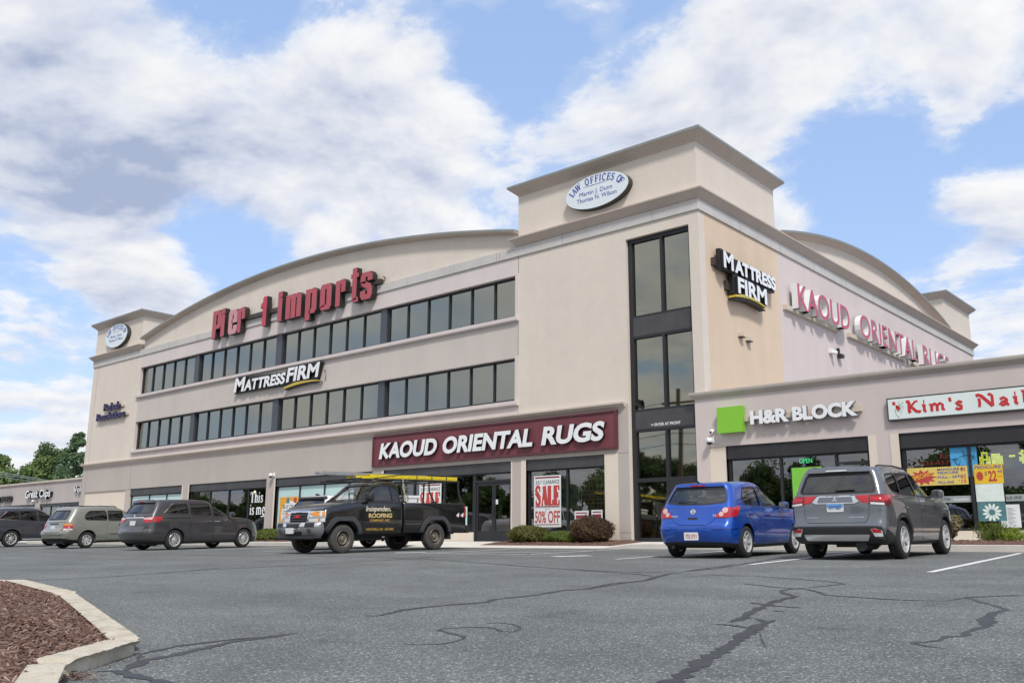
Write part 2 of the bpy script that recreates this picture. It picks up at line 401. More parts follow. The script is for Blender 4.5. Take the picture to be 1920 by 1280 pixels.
M['corn'] = mat('taupe cornice', (0.55, 0.465, 0.405), 0.85, noise=[(0.8, 0.06), (14, 0.04)], streak=0.036)
M['lip'] = mat('greenish metal coping', (0.26, 0.275, 0.255), 0.5, metal=0.2, noise=[(2, 0.12)])
M['ledge'] = mat('beige ledge', (0.56, 0.49, 0.43), 0.85, noise=[(1.2, 0.06)], streak=0.030)
M['roof'] = mat('grey roof membrane', (0.25, 0.25, 0.25), 0.9, noise=[(1, 0.1)])
M['frame'] = mat('dark bronze frame', (0.030, 0.031, 0.036), 0.45, metal=0.3, noise=[(3, 0.1)])
M['oframe'] = mat('dark slate office frame', (0.042, 0.046, 0.056), 0.45, metal=0.3, noise=[(3, 0.1)])
M['mull'] = mat('slate mullion', (0.085, 0.093, 0.115), 0.5, metal=0.3, noise=[(3, 0.1)])
M['hdr'] = mat('dark metal header', (0.076, 0.075, 0.080), 0.55, metal=0.2, noise=[(1.5, 0.15)], streak=0.15)
M['hdr2'] = mat('near black metal header', (0.035, 0.035, 0.040), 0.5, metal=0.2, noise=[(1.5, 0.15)], streak=0.1)
M['dark'] = mat('dark interior', (0.035, 0.034, 0.033), 0.9, noise=[(0.8, 0.3)])
M['white'] = mat('white plastic', (0.78, 0.79, 0.80), 0.45, noise=[(2, 0.03)])
M['letw'] = mat('white letter face', (0.80, 0.82, 0.84), 0.4, noise=[(1.5, 0.03)])
M['black'] = mat('black plastic', (0.014, 0.014, 0.015), 0.5, noise=[(5, 0.1)])
M['blackret'] = mat('black letter return', (0.022, 0.020, 0.020), 0.5, noise=[(3, 0.2)])
M['maroon'] = mat('maroon sign panel', (0.165, 0.040, 0.052), 0.55, noise=[(0.7, 0.10), (6, 0.05)], streak=0.10)
M['maroon2'] = mat('maroon sign frame', (0.110, 0.030, 0.040), 0.5, noise=[(2, 0.1)])
M['redlet'] = mat('faded red letter face', (0.41, 0.070, 0.090), 0.42, noise=[(1.2, 0.12)])
M['redlet2'] = mat('bright red letter face', (0.52, 0.035, 0.065), 0.40, noise=[(1.2, 0.10)])
M['pinklet'] = mat('sun bleached letter face', (0.56, 0.27, 0.29), 0.45, noise=[(1.2, 0.12)])
M['redside'] = mat('rose letter face', (0.47, 0.080, 0.125), 0.42, noise=[(1.2, 0.10)])
M['whret'] = mat('white letter return', (0.72, 0.74, 0.75), 0.5, noise=[(2, 0.06)])
M['brownret'] = mat('brown letter return', (0.055, 0.043, 0.040), 0.5, noise=[(3, 0.2)])
M['gold'] = mat('gold swoosh', (0.55, 0.42, 0.06), 0.45, noise=[(3, 0.08)])
M['green'] = mat('lime green plastic', (0.215, 0.530, 0.035), 0.38, noise=[(1.5, 0.04)])
M['greenp'] = mat('lime green print', (0.20, 0.55, 0.06), 0.5, noise=[(1.5, 0.05)])
M['beige'] = mat('beige raceway', (0.58, 0.50, 0.42), 0.6, noise=[(2, 0.06)])
M['greyret'] = mat('grey letter return', (0.19, 0.20, 0.21), 0.5, noise=[(2, 0.1)])
M['signw'] = mat('pale sign face', (0.70, 0.775, 0.755), 0.4, noise=[(1.0, 0.04)])
M['ovalw'] = mat('oval sign face', (0.70, 0.76, 0.80), 0.4, noise=[(1.0, 0.03)])
M['dkgreen'] = mat('dark green sign edge', (0.040, 0.046, 0.040), 0.5, noise=[(2, 0.1)])
M['blue'] = mat('navy blue lettering', (0.055, 0.10, 0.34), 0.5, noise=[(4, 0.06)])
M['purple'] = mat('dark purple lettering', (0.065, 0.05, 0.165), 0.5, noise=[(4, 0.1)])
M['bred'] = mat('bright red paint', (0.52, 0.028, 0.035), 0.5, noise=[(4, 0.06)])
M['postred'] = mat('poster red', (0.48, 0.055, 0.05), 0.6, noise=[(4, 0.06)])
M['postdk'] = mat('poster charcoal', (0.055, 0.05, 0.06), 0.6, noise=[(4, 0.06)])
M['postmar'] = mat('poster maroon', (0.27, 0.035, 0.06), 0.6, noise=[(4, 0.06)])
M['paper'] = mat('white paper', (0.72, 0.76, 0.76), 0.7, noise=[(3, 0.04)])
M['aqua'] = mat('pale aqua window film', (0.52, 0.71, 0.71), 0.15, noise=[(0.8, 0.05)])
M['yellowp'] = mat('yellow vinyl banner', (0.72, 0.55, 0.14), 0.6, noise=[(2, 0.08)])
M['yellow2'] = mat('bright yellow card', (0.80, 0.52, 0.03), 0.6, noise=[(2, 0.05)])
M['skyblue'] = mat('poster sky blue', (0.07, 0.37, 0.66), 0.5, noise=[(3, 0.12), (12, 0.15)])
M['palm'] = mat('poster palm shade', (0.02, 0.09, 0.20), 0.6, noise=[(3, 0.1)])
M['petal'] = mat('poster petal', (0.72, 0.80, 0.76), 0.6, noise=[(5, 0.08)])
M['posteal'] = mat('poster teal shade', (0.08, 0.20, 0.22), 0.6, noise=[(4, 0.3)])
M['orange'] = mat('poster orange', (0.75, 0.36, 0.05), 0.6, noise=[(3, 0.1)])
M['led'] = mat('lit yellow green diode', (0.35, 0.4, 0.03), 0.6, emit=((0.75, 0.85, 0.10), 1.7))
M['ledr'] = mat('dim red diode', (0.25, 0.02, 0.03), 0.6, emit=((0.8, 0.05, 0.08), 0.22))
M['neon'] = mat('green neon tube', (0.05, 0.3, 0.12), 0.5, emit=((0.08, 0.75, 0.28), 0.45))
M['bulb'] = mat('warm lamp', (0.8, 0.6, 0.3), 0.5, emit=((1.0, 0.72, 0.35), 3.0))
M['frost'] = mat('frosted vinyl strip', (0.33, 0.37, 0.37), 0.7, noise=[(3, 0.04)])
M['rug'] = mat('dark teal rug', (0.07, 0.105, 0.11), 0.95, noise=[(9, 0.6), (30, 0.5)])
M['rug2'] = mat('brown panel rug', (0.12, 0.082, 0.050), 0.95, noise=[(9, 0.5), (30, 0.4)])
M['rugl'] = mat('rug straw border', (0.50, 0.42, 0.26), 0.95, noise=[(9, 0.2)])
M['conc'] = mat('pale concrete walk', (0.64, 0.615, 0.565), 0.9, noise=[(0.6, 0.08), (14, 0.06)], bump=(60, 0.2))
M['kerb'] = mat('concrete kerb', (0.55, 0.52, 0.47), 0.9, noise=[(1.2, 0.10), (18, 0.08)], bump=(60, 0.3))
M['line'] = mat('worn white road paint', (0.66, 0.67, 0.66), 0.8, noise=[(6, 0.12), (60, 0.12)])
M['glassup'] = mat('mirror coated office glass', (0.292, 0.290, 0.248), 0.09, metal=1.0, noise=[(0.25, 0.08), (0.9, 0.04)])
M['glasst'] = mat('bronze coated tall glass', (0.265, 0.262, 0.215), 0.02, metal=1.0, noise=[(0.25, 0.08)])
M['glass'] = glass_mat('shop window glass', (0.62, 0.66, 0.64), 0.15)
M['steel'] = mat('brushed steel', (0.5, 0.5, 0.5), 0.35, metal=1.0, noise=[(6, 0.1)])
M['alu'] = mat('ladder aluminium', (0.55, 0.56, 0.56), 0.4, metal=0.8, noise=[(5, 0.15)])
M['yel'] = mat('yellow fibreglass rail', (0.78, 0.62, 0.02), 0.5, noise=[(4, 0.06)])
M['wood'] = mat('weathered pole wood', (0.20, 0.15, 0.10), 0.9, noise=[(4, 0.2)], bump=(20, 0.4))
M['wire'] = mat('black cable', (0.02, 0.02, 0.02), 0.6)

def granite():
    m = bpy.data.materials.new('tan weathered kerb stone'); m.use_nodes = True; t = NT(m.node_tree); b = t.n['Principled BSDF']
    v = t.add('ShaderNodeTexCoord').outputs['Object']
    c = t.ramp(t.noise(v, 5, 8, 0.7), [(0.3, (0.34, 0.285, 0.19)), (0.48, (0.50, 0.445, 0.345)), (0.7, (0.60, 0.55, 0.46))])
    g = t.ramp(t.noise(v, 11, 6, 0.7, 0.6), [(0.55, (1, 1, 1)), (0.66, (0.62, 0.66, 0.66))])
    s = t.ramp(t.noise(v, 160, 3, 0.6), [(0.3, 0.82), (0.7, 1.12)])
    c = t.mix(1.0, t.mix(1.0, c, g, 'MULTIPLY'), s, 'MULTIPLY'); t.link(c, b.inputs['Base Color']); b.inputs['Roughness'].default_value = 0.9
    bp = t.add('ShaderNodeBump'); bp.inputs['Strength'].default_value = 0.6; bp.inputs['Distance'].default_value = 0.01
    t.link(t.noise(v, 45, 6, 0.7), bp.inputs['Height']); t.link(bp.outputs[0], b.inputs['Normal'])
    return m
M['granite'] = granite()
def asphalt():
    m = bpy.data.materials.new('aged asphalt'); m.use_nodes = True; t = NT(m.node_tree); b = t.n['Principled BSDF']
    v = t.add('ShaderNodeTexCoord').outputs['Object']
    base = t.ramp(t.noise(v, 0.22, 6, 0.6), [(0.3, (0.120, 0.127, 0.124)), (0.7, (0.152, 0.160, 0.156))])
    st = t.ramp(t.noise(v, 0.9, 7, 0.65, 0.4), [(0.35, 0.86), (0.65, 1.10)])
    vo = t.add('ShaderNodeTexVoronoi'); vo.inputs['Scale'].default_value = 95; t.link(v, vo.inputs['Vector'])
    hs = t.add('ShaderNodeSeparateColor'); t.link(vo.outputs['Color'], hs.inputs[0])
    sp = t.ramp(hs.outputs[0], [(0.0, 0.60), (0.30, 0.86), (0.70, 1.05), (0.90, 1.40), (0.985, 2.7)])
    vo2 = t.add('ShaderNodeTexVoronoi'); vo2.inputs['Scale'].default_value = 150; t.link(v, vo2.inputs['Vector'])
    hs2 = t.add('ShaderNodeSeparateColor'); t.link(vo2.outputs['Color'], hs2.inputs[0])
    sp2 = t.ramp(hs2.outputs[1], [(0.0, 0.72), (0.5, 1.0), (1.0, 1.32)])
    mp = t.add('ShaderNodeMapping'); t.link(v, mp.inputs[0]); mp.inputs['Scale'].default_value = (0.10, 0.55, 1.0); mp.inputs['Rotation'].default_value = (0, 0, 0.1)
    lane = t.ramp(t.noise(mp.outputs[0], 1.0, 5, 0.6), [(0.36, 0.90), (0.62, 1.06)])
    dr = t.ramp(t.noise(v, 1.35, 3, 0.45), [(0.66, 1.0), (0.73, 0.80)])
    base = t.mix(1.0, t.mix(1.0, base, lane, 'MULTIPLY'), dr, 'MULTIPLY')
    c = t.mix(1.0, t.mix(1.0, t.mix(1.0, base, st, 'MULTIPLY'), sp, 'MULTIPLY'), sp2, 'MULTIPLY')
    t.link(c, b.inputs['Base Color']); b.inputs['Roughness'].default_value = 0.88; b.inputs['Specular IOR Level'].default_value = 0.35
    bp = t.add('ShaderNodeBump'); bp.inputs['Strength'].default_value = 0.5; bp.inputs['Distance'].default_value = 0.006
    t.link(vo.outputs['Distance'], bp.inputs['Height']); t.link(bp.outputs[0], b.inputs['Normal'])
    return m
M['asphalt'] = asphalt()
M['seal'] = mat('black crack sealant', (0.036, 0.036, 0.040), 0.55, noise=[(3, 0.3), (40, 0.2)], bump=(40, 0.3))
def mulch_m():
    m = bpy.data.materials.new('shredded bark mulch'); m.use_nodes = True; t = NT(m.node_tree); b = t.n['Principled BSDF']
    v = t.add('ShaderNodeTexCoord').outputs['Object']
    c = t.ramp(t.noise(v, 24, 5, 0.7), [(0.25, (0.045, 0.021, 0.015)), (0.5, (0.135, 0.070, 0.052)), (0.72, (0.29, 0.185, 0.15))])
    t.link(c, b.inputs['Base Color']); b.inputs['Roughness'].default_value = 0.95
    bp = t.add('ShaderNodeBump'); bp.inputs['Strength'].default_value = 0.9; bp.inputs['Distance'].default_value = 0.02
    t.link(t.noise(v, 55, 5, 0.7), bp.inputs['Height']); t.link(bp.outputs[0], b.inputs['Normal'])
    return m
M['mulch'] = mulch_m()
def leaf_m(name, a, b_, c_, scale=1.2, thin=0.30):
    m = bpy.data.materials.new(name); m.use_nodes = True; t = NT(m.node_tree); b = t.n['Principled BSDF']
    v = t.add('ShaderNodeTexCoord').outputs['Object']
    f = t.math('ADD', t.math('MULTIPLY', t.noise(v, scale, 3, 0.6), 0.6), t.math('MULTIPLY', t.noise(v, scale * 9, 3, 0.7), 0.4))
    c = t.ramp(f, [(0.34, a), (0.5, b_), (0.66, c_)]); t.link(c, b.inputs['Base Color'])
    b.inputs['Roughness'].default_value = 0.65; b.inputs['Specular IOR Level'].default_value = 0.3
    tr = t.add('ShaderNodeBsdfTranslucent'); t.link(t.mix(1.0, c, (1.3, 1.35, 0.7), 'MULTIPLY'), tr.inputs[0])
    mx = t.add('ShaderNodeMixShader'); mx.inputs[0].default_value = thin; t.link(b.outputs[0], mx.inputs[1]); t.link(tr.outputs[0], mx.inputs[2])
    t.link(mx.outputs[0], t.n['Material Output'].inputs[0])
    return m
M['leaf'] = leaf_m('broad leaf green', (0.085, 0.130, 0.048), (0.15, 0.215, 0.080), (0.23, 0.295, 0.13), 0.35)
M['leafd'] = leaf_m('dark leaf green', (0.070, 0.105, 0.052), (0.12, 0.170, 0.080), (0.19, 0.245, 0.12), 0.35)
M['leafb'] = leaf_m('blue green needle', (0.065, 0.115, 0.062), (0.11, 0.18, 0.092), (0.18, 0.255, 0.14), 0.35)
M['bushg'] = leaf_m('olive hedge leaf', (0.050, 0.060, 0.014), (0.115, 0.125, 0.028), (0.20, 0.19, 0.06), 2.2)
M['bushl'] = leaf_m('light green hedge leaf', (0.055, 0.085, 0.014), (0.12, 0.165, 0.030), (0.20, 0.25, 0.06), 2.2)
M['bushr'] = leaf_m('bronze red hedge leaf', (0.045, 0.022, 0.018), (0.105, 0.058, 0.038), (0.16, 0.12, 0.05), 2.2)
M['busht'] = leaf_m('dusty tan hedge leaf', (0.10, 0.085, 0.040), (0.22, 0.19, 0.10), (0.36, 0.32, 0.20), 2.2)
M['lime'] = leaf_m('lime perennial leaf', (0.10, 0.16, 0.015), (0.20, 0.29, 0.03), (0.32, 0.40, 0.08), 2.2)
M['bark'] = mat('grey brown bark', (0.10, 0.08, 0.06), 0.95, noise=[(3, 0.2)], bump=(12, 0.5))
M['twig'] = mat('dark twigs', (0.035, 0.026, 0.018), 0.95, noise=[(6, 0.3)])
# ------------------------------------------------------------------ wall sheets with openings
def wall(mb, F, u0, u1, v0, v1, holes=(), depth=0.25):
    us = sorted(set([u0, u1] + [h for q in holes for h in q[:2] if u0 < h < u1])); vs = sorted(set([v0, v1] + [h for q in holes for h in q[2:4] if v0 < h < v1]))
    def hole(u, v):
        for q in holes:
            if q[0] < u < q[1] and q[2] < v < q[3]: return q
    eq = lambda p, q: abs(p - q) < 1e-6
    for i in range(len(us) - 1):
        for j in range(len(vs) - 1):
            a, b, c, d = us[i], us[i + 1], vs[j], vs[j + 1]; q = hole((a + b) / 2, (c + d) / 2)
            if q is None: mb.quad(F(a, c, 0), F(b, c, 0), F(b, d, 0), F(a, d, 0)); continue
            if eq(q[0], a): mb.quad(F(a, c, 0), F(a, d, 0), F(a, d, -depth), F(a, c, -depth))
            if eq(q[1], b): mb.quad(F(b, d, 0), F(b, c, 0), F(b, c, -depth), F(b, d, -depth))
            if eq(q[2], c): mb.quad(F(b, c, 0), F(a, c, 0), F(a, c, -depth), F(b, c, -depth))
            if eq(q[3], d): mb.quad(F(a, d, 0), F(b, d, 0), F(b, d, -depth), F(a, d, -depth))
FLOOR = 0.135
B = thing('office_building', 'three storey cream and lavender stucco commercial building with arched parapets and corner towers', 'building', (-35.0, D, FLOOR))
XL = -56.35; TL = -50.30; TR = -21.52; SB = 30.38; YE = 55.0; SE = 50.3
OPU = (TL, -21.66, 8.26, 9.84); OPL = (TL, -21.66, 5.12, 6.70); OPT = (-16.72, -14.28, FLOOR, 10.14)
STORE = [(-50.20, -44.58), (-43.86, -37.0), (-36.28, -29.45), (-28.75, -21.83), (-21.13, -17.73)]
mb = MB(); wall(mb, FF, XL, TL, 4.55, 10.6); wall(mb, FF, TR, XS, 4.55, 10.6, [OPT], 0.3); wall(mb, FF, -16.75, OPT[1], FLOOR - .4, 4.55, [OPT], 0.3)
build_each(mb, 'tower_wall', M['cream'], B)
mb = MB(); wall(mb, FF, TL, TR, 8.26, 10.6, [OPU], 0.24); wall(mb, FF, TL, TR, 4.55, 5.12); wall(mb, FF, -21.66, TR, 5.12, 6.70)
mb.build('lavender_wall', M['lav'], B)
mb2 = MB(); wall(mb2, FF, TL, -21.66, 5.12, 8.26, [OPL], 0.24); wall(mb2, FF, -21.66, TR, 6.70, 8.26)
mb2.build('spandrel_wall', M['span'], B)
mb = MB(); wall(mb, FF, XL, -16.75, FLOOR - .4, 4.55, [(a, b, FLOOR - .4, 2.95) for a, b in STORE] + [(-55.80, -50.72, FLOOR - .4, 2.90)], 0.16)
mb.build('lower_wall', M['low'], B)
mb = MB(); mb.fbox(FF, -55.80, -50.72, FLOOR - .4, 2.90, -0.14, -0.05)
for a, b in ((-44.58, -44.5), (-43.95, -43.86), (-36.38, -36.28), (-28.85, -28.75), (-21.83, -21.78), (-21.36, -21.13), (-17.73, -17.20)):
    mb.fbox(FF, a, b, FLOOR - .4, 2.948, -0.2, 0.012)
build_each(mb, 'pale_pilaster', M['cream2'], B)
mb = MB()
for a, b in STORE:
    if a == -28.75: mb.fbox(FF, a + .1, -23.72, FLOOR - .4, 0.46, -0.2, -0.06)
    else: mb.fbox(FF, a + .003, b - .003, FLOOR - .4, 0.46, -0.2, -0.06)
build_each(mb, 'bulkhead', M['cream2'], B)
# control joints in the lower wall
mb = MB()
for x in (-55.83, -50.3): mb.fbox(FF, x - .012, x + .012, 2.93, 4.5, -0.02, 0.002)
mb.fbox(FF, -55.8, -50.3, 2.915, 2.935, -0.02, 0.002); mb.fbox(FF, -17.2, -16.76, 2.94, 2.955, -0.02, 0.002); mb.fbox(FF, -17.2, -16.76, 0.41, 0.425, -0.02, 0.002)
mb.fbox(FF, -21.535, -21.51, 4.6, 10.55, -0.02, 0.002); mb.fbox(FF, -55.76, -55.74, 4.62, 10.55, -0.02, 0.002)
build_each(mb, 'control_joint', mat('dark control joint', (0.20, 0.18, 0.165), 0.9), B)  # thin strips darker than the wall
# ledge between ground floor and upper floors
def sweep(mb, prof, pts, outs, cap=True):
    """prof: (out, z) pairs; pts: corner points on the wall line; outs: outward direction per point (mitred)"""
    k = len(prof); vs = []
    for p, o in zip(pts, outs):
        for a, z in prof: vs.append((p[0] + o[0] * a, p[1] + o[1] * a, z))
    fs = []
    for i in range(len(pts) - 1):
        for j in range(k):
            j2 = (j + 1) % k; fs.append((i * k + j, (i + 1) * k + j, (i + 1) * k + j2, i * k + j2))
    if cap: fs.append(tuple(range(k))[::-1]); fs.append(tuple((len(pts) - 1) * k + j for j in range(k)))
    mb.add(vs, fs)
prof = [(-0.1, 4.42), (0.0, 4.42), (0.10, 4.50), (0.135, 4.535), (0.175, 4.545), (0.175, 4.605), (-0.1, 4.615)]
mb = MB(); sweep(mb, prof, [(XL, D + 6), (XL, D), (-16.86, D)], [(-1, 0), (-1, -1), (0, -1)])
mb.build('ledge', M['ledge'], B, recalc=True)
# grey band and mid cornice
mb = MB(); sweep(mb, [(-0.2, 10.55), (0.055, 10.55), (0.055, 10.905), (-0.2, 10.91)], [(XL, YE), (XL, D), (XS, D), (XS, YE), (XS - 5, YE)], [(-1, 0), (-1, -1), (1, -1), (1, 1), (0, 1)])
mb.build('grey_band', M['band'], B, recalc=True)
mb = MB()
for x in (-47.2, -44.2, -41.2, -27.6, -25.1, -24.9, -22.6, -22.45, -19.4, -15.6): mb.fbox(FF, x - .008, x + .008, 10.555, 10.90, 0.04, 0.058)
for y in (27.5, 30.6, 33.6, 36.7, 39.8, 42.8, 45.9, 49.0, 52): mb.fbox(FS, y - .008, y + .008, 10.555, 10.90, 0.04, 0.058)
build_each(mb, 'band_joint', mat('dark band joint', (0.28, 0.27, 0.26), 0.9), B)  # narrow strips darker than the grey band
CP = [(-0.3, 10.91), (0.02, 10.91), (0.05, 10.93), (0.255, 11.15), (0.285, 11.165), (0.292, 11.215), (0.27, 11.225), (-0.3, 11.30)]
mb = MB()
sweep(mb, CP, [(TR, D + 1.2), (TR, D), (XS, D), (XS, YE), (XS - 5, YE)], [(-1, 0), (-1, -1), (1, -1), (1, 1), (0, 1)])
sweep(mb, CP, [(XL, D + 6), (XL, D), (-50.5, D), (-50.5, D + 1.2)], [(-1, 0), (-1, -1), (1, -1), (1, 0)])
build_each(mb, 'cornice', M['corn'], B, recalc=True)
# tower heads with flared eaves
TP = [(-0.2, 12.92), (0.02, 12.92), (0.04, 12.96), (0.285, 13.17), (0.305, 13.19), (-0.2, 13.2)]
TLp = [(-0.2, 13.19), (0.318, 13.19), (0.325, 13.28), (0.30, 13.285), (-0.2, 13.30)]
mbw, mbc, mbl = MB(), MB(), MB()
for (x0, x1, y0, y1) in ((TR - .02, XS, D, SB), (XL, -50.52, D, D + 5.8), (XS - 7, XS, SE, YE), (XL, -50.5, SE, YE)):
    for q in range(4):
        pass
    P = [(x0, y0), (x1, y0), (x1, y1), (x0, y1)]; O = [(-1, -1), (1, -1), (1, 1), (-1, 1)]
    mbw.add([(a, b, z) for z in (10.9, 13.0) for a, b in P], [(0, 1, 5, 4), (1, 2, 6, 5), (2, 3, 7, 6), (3, 0, 4, 7)])
    for m_, pr in ((mbc, TP), (mbl, TLp)): sweep(m_, pr, P + P[:1], O + O[:1], cap=False)
    mbl.quad((x0, y0, 13.29), (x1, y0, 13.29), (x1, y1, 13.29), (x0, y1, 13.29))
build_each(mbw, 'tower_head', M['cream'], B); build_each(mbc, 'tower_cornice', M['corn'], B, recalc=True); build_each(mbl, 'tower_coping', M['lip'], B)
# arched gable parapets
def arch(F, u0, u1, zi, ze, zo, zoe, out, name):
    uc, hw = (u0 + u1) / 2, (u1 - u0) / 2; N = 40
    zin = lambda u: zi - (zi - ze) * ((u - uc) / hw) ** 2
    zot = lambda u: zo - (zo - zoe) * ((u - uc) / hw) ** 2
    us = [u0 + (u1 - u0) * i / N for i in range(N + 1)]
    w = MB()
    for a, b in zip(us, us[1:]): w.quad(F(a, 10.88, -.05), F(b, 10.88, -.05), F(b, zin(b) + .03, -.05), F(a, zin(a) + .03, -.05))
    w.build('gable_wall', M['cream'], B)
    c, l = MB(), MB()
    sec = lambda u: [F(u, zin(u), -.3), F(u, zin(u), -.045), F(u, zin(u) + .03, -.02), F(u, zot(u) - .105, out - .03), F(u, zot(u) - .085, out), F(u, zot(u) - .08, -.3)]
    sel = lambda u: [F(u, zot(u) - .085, -.3), F(u, zot(u) - .085, out + .012), F(u, zot(u), out + .015), F(u, zot(u) + .01, -.05), F(u, zot(u) + .0, -.6)]
    for m_, s_ in ((c, sec), (l, sel)):
        k = len(s_(us[0])); vs = [p for u in us for p in s_(u)]
        fs = [(i * k + j, (i + 1) * k + j, (i + 1) * k + (j + 1) % k, i * k + (j + 1) % k) for i in range(N) for j in range(k)]
        fs += [tuple(range(k))[::-1], tuple(N * k + j for j in range(k))]
        m_.add(vs, fs)
    c.build('gable_cornice', M['corn'], B, smooth=40, recalc=True); l.build('gable_coping', M['lip'], B, smooth=40, recalc=True)
arch(FF, -50.2, TR - .02, 12.97, 11.42, 13.17, 11.56, 0.25, 'front')
arch(FS, SB + .02, SE, 12.35, 11.05, 12.60, 11.32, 0.25, 'side')
# side walls, roof
mb = MB(); wall(mb, FS, D + .38, SB, -0.5, 10.6); mb.build('tan_wall', M['tan'], B)
mb = MB(); wall(mb, FS, SB, YE, -0.5, 10.6); mb.build('side_wall', M['lavs'], B)
mb = MB(); wall(mb, FS, D, D + .38, -0.5, 10.6)
mb.quad((XL, YE, -.5), (XL, D, -.5), (XL, D, 10.6), (XL, YE, 10.6)); mb.quad((XS, YE, -.5), (XL, YE, -.5), (XL, YE, 10.6), (XS, YE, 10.6))
mb.build('end_wall', M['cream'], B)
mb = MB(); mb.box(XL + .3, XS - .3, D + 1.0, YE - .3, 10.45, 10.75); mb.build('roof', M['roof'], B)
# inner floor slabs and back walls, so the glass has rooms behind it
mb = MB(); mb.box(XL + .2, XS - .2, D + .3, D + 9, FLOOR - .45, FLOOR - .02); mb.box(XL + .2, -16.9, D + .3, D + 9, 3.0, 3.4); mb.box(XL + .2, XS - .2, D + 9, D + 9.2, -.3, 10.3)
for x in (-44.2, -36.65, -29.1, -21.5): mb.box(x - .1, x + .1, D + .3, D + 9, FLOOR, 3.0)
mb.box(-16.95, -16.85, D + .3, D + 9, FLOOR, 10.3); mb.box(TL, -21.6, D + .9, D + 1.0, 4.6, 10.3); mb.box(-16.84, -14.1, D + .9, D + 1.0, FLOOR, 10.3)
build_each(mb, 'interior', M['dark'], B)
# ribbon windows: four bays on each upper floor
BAYS = [(-50.30, -44.50, 5), (-44.10, -37.06, 6), (-36.60, -29.42, 6), (-29.02, -21.66, 6)]
for z0, z1 in ((8.30, 9.84), (5.16, 6.70)):
    for a, b, n in BAYS:
        w = MB()
        st = [a + (b - a) * i / n for i in range(n + 1)]
        for i, x in enumerate(st):
            h = 0.024 if 0 < i < n else 0.036
            x_ = min(max(x, a + h), b - h); w.fbox(FF, x_ - h, x_ + h, z0, z1, -0.30, -0.17)
        w.fbox(FF, a + .06, b - .06, z0, z0 + .05, -0.295, -0.172); w.fbox(FF, a + .06, b - .06, z1 - .06, z1, -0.295, -0.172)
        wo = w.build('window', M['oframe'], B)
        g = MB(); jit = random.Random(int(a * 100 + z0 * 10))
        for x0, x1 in zip(st, st[1:]):
            e = [jit.uniform(-.004, .004) for _ in range(4)]
            g.quad(FF(x0, z0 + .02, -.24 + e[0]), FF(x1, z0 + .02, -.24 + e[1]), FF(x1, z1 - .02, -.24 + e[1] + e[2]), FF(x0, z1 - .02, -.24 + e[0] + e[2]))
        g.build('pane', M['glassup'], wo)
    for x0, x1 in ((-44.50, -44.10), (-37.06, -36.60), (-29.42, -29.02)):
        w = MB(); w.fbox(FF, x0 + .002, x1 - .002, z0, z1, -0.28, -0.10); w.build('mullion', M['mull'], B)
    s = MB(); sweep(s, [(-0.1, z0 - .24), (0.09, z0 - .24), (0.13, z0 - .2), (0.13, z0 - .075), (0.10, z0 - .06), (-0.3, z0)], [(TL - .1, D), (TR + .04, D)], [(0, -1), (0, -1)])
    s.build('sill', M['lav'], B, recalc=True)
    s = MB(); s.fbox(FF, TR - .14, TR + .02, z0 - .06, z1 + .05, -.1, 0.03); s.build('jamb_trim', M['lav'], B)
# tall stair window in the right tower
w = MB(); xa, xb = OPT[0], OPT[1]; xm = -15.42
for x, h in ((xa + .08, .08), (xm, .045), (xb - .05, .05)): w.fbox(FF, x - h, x + h, FLOOR, 10.14, -0.30, -0.13)
for z, h in ((10.07, .07), (7.42, .04), (6.72, .04), (4.29, .04), (3.64, .04), (2.05, .06), (0.20, .06)): w.fbox(FF, xa + .16, xb - .1, z - h, z + h, -0.295, -0.135)
w.fbox(FF, xm - .02, xb - .1, FLOOR, 2.05, -.29, -.14)
wo = w.build('tall_window', M['frame'], B)
g = MB()
for x0, x1 in ((xa + .1, xm), (xm, xb - .06)):
    for z0, z1 in ((7.42, 10.1), (4.3, 6.72), (2.05, 3.64), (0.2, 2.05)):
        e = [random.uniform(-.004, .004) for _ in range(2)]
        g.quad(FF(x0, z0, -.22 + e[0]), FF(x1, z0, -.22 + e[1]), FF(x1, z1, -.22 + e[1]), FF(x0, z1, -.22 + e[0]))
g.build('pane', M['glasst'], wo)
w = MB(); w.fbox(FF, xa + .162, xb - .102, 6.76, 7.38, -.24, -.126); w.fbox(FF, xa + .162, xb - .102, 3.68, 4.25, -.24, -.126); build_each(w, 'spandrel_panel', M['hdr'], wo)

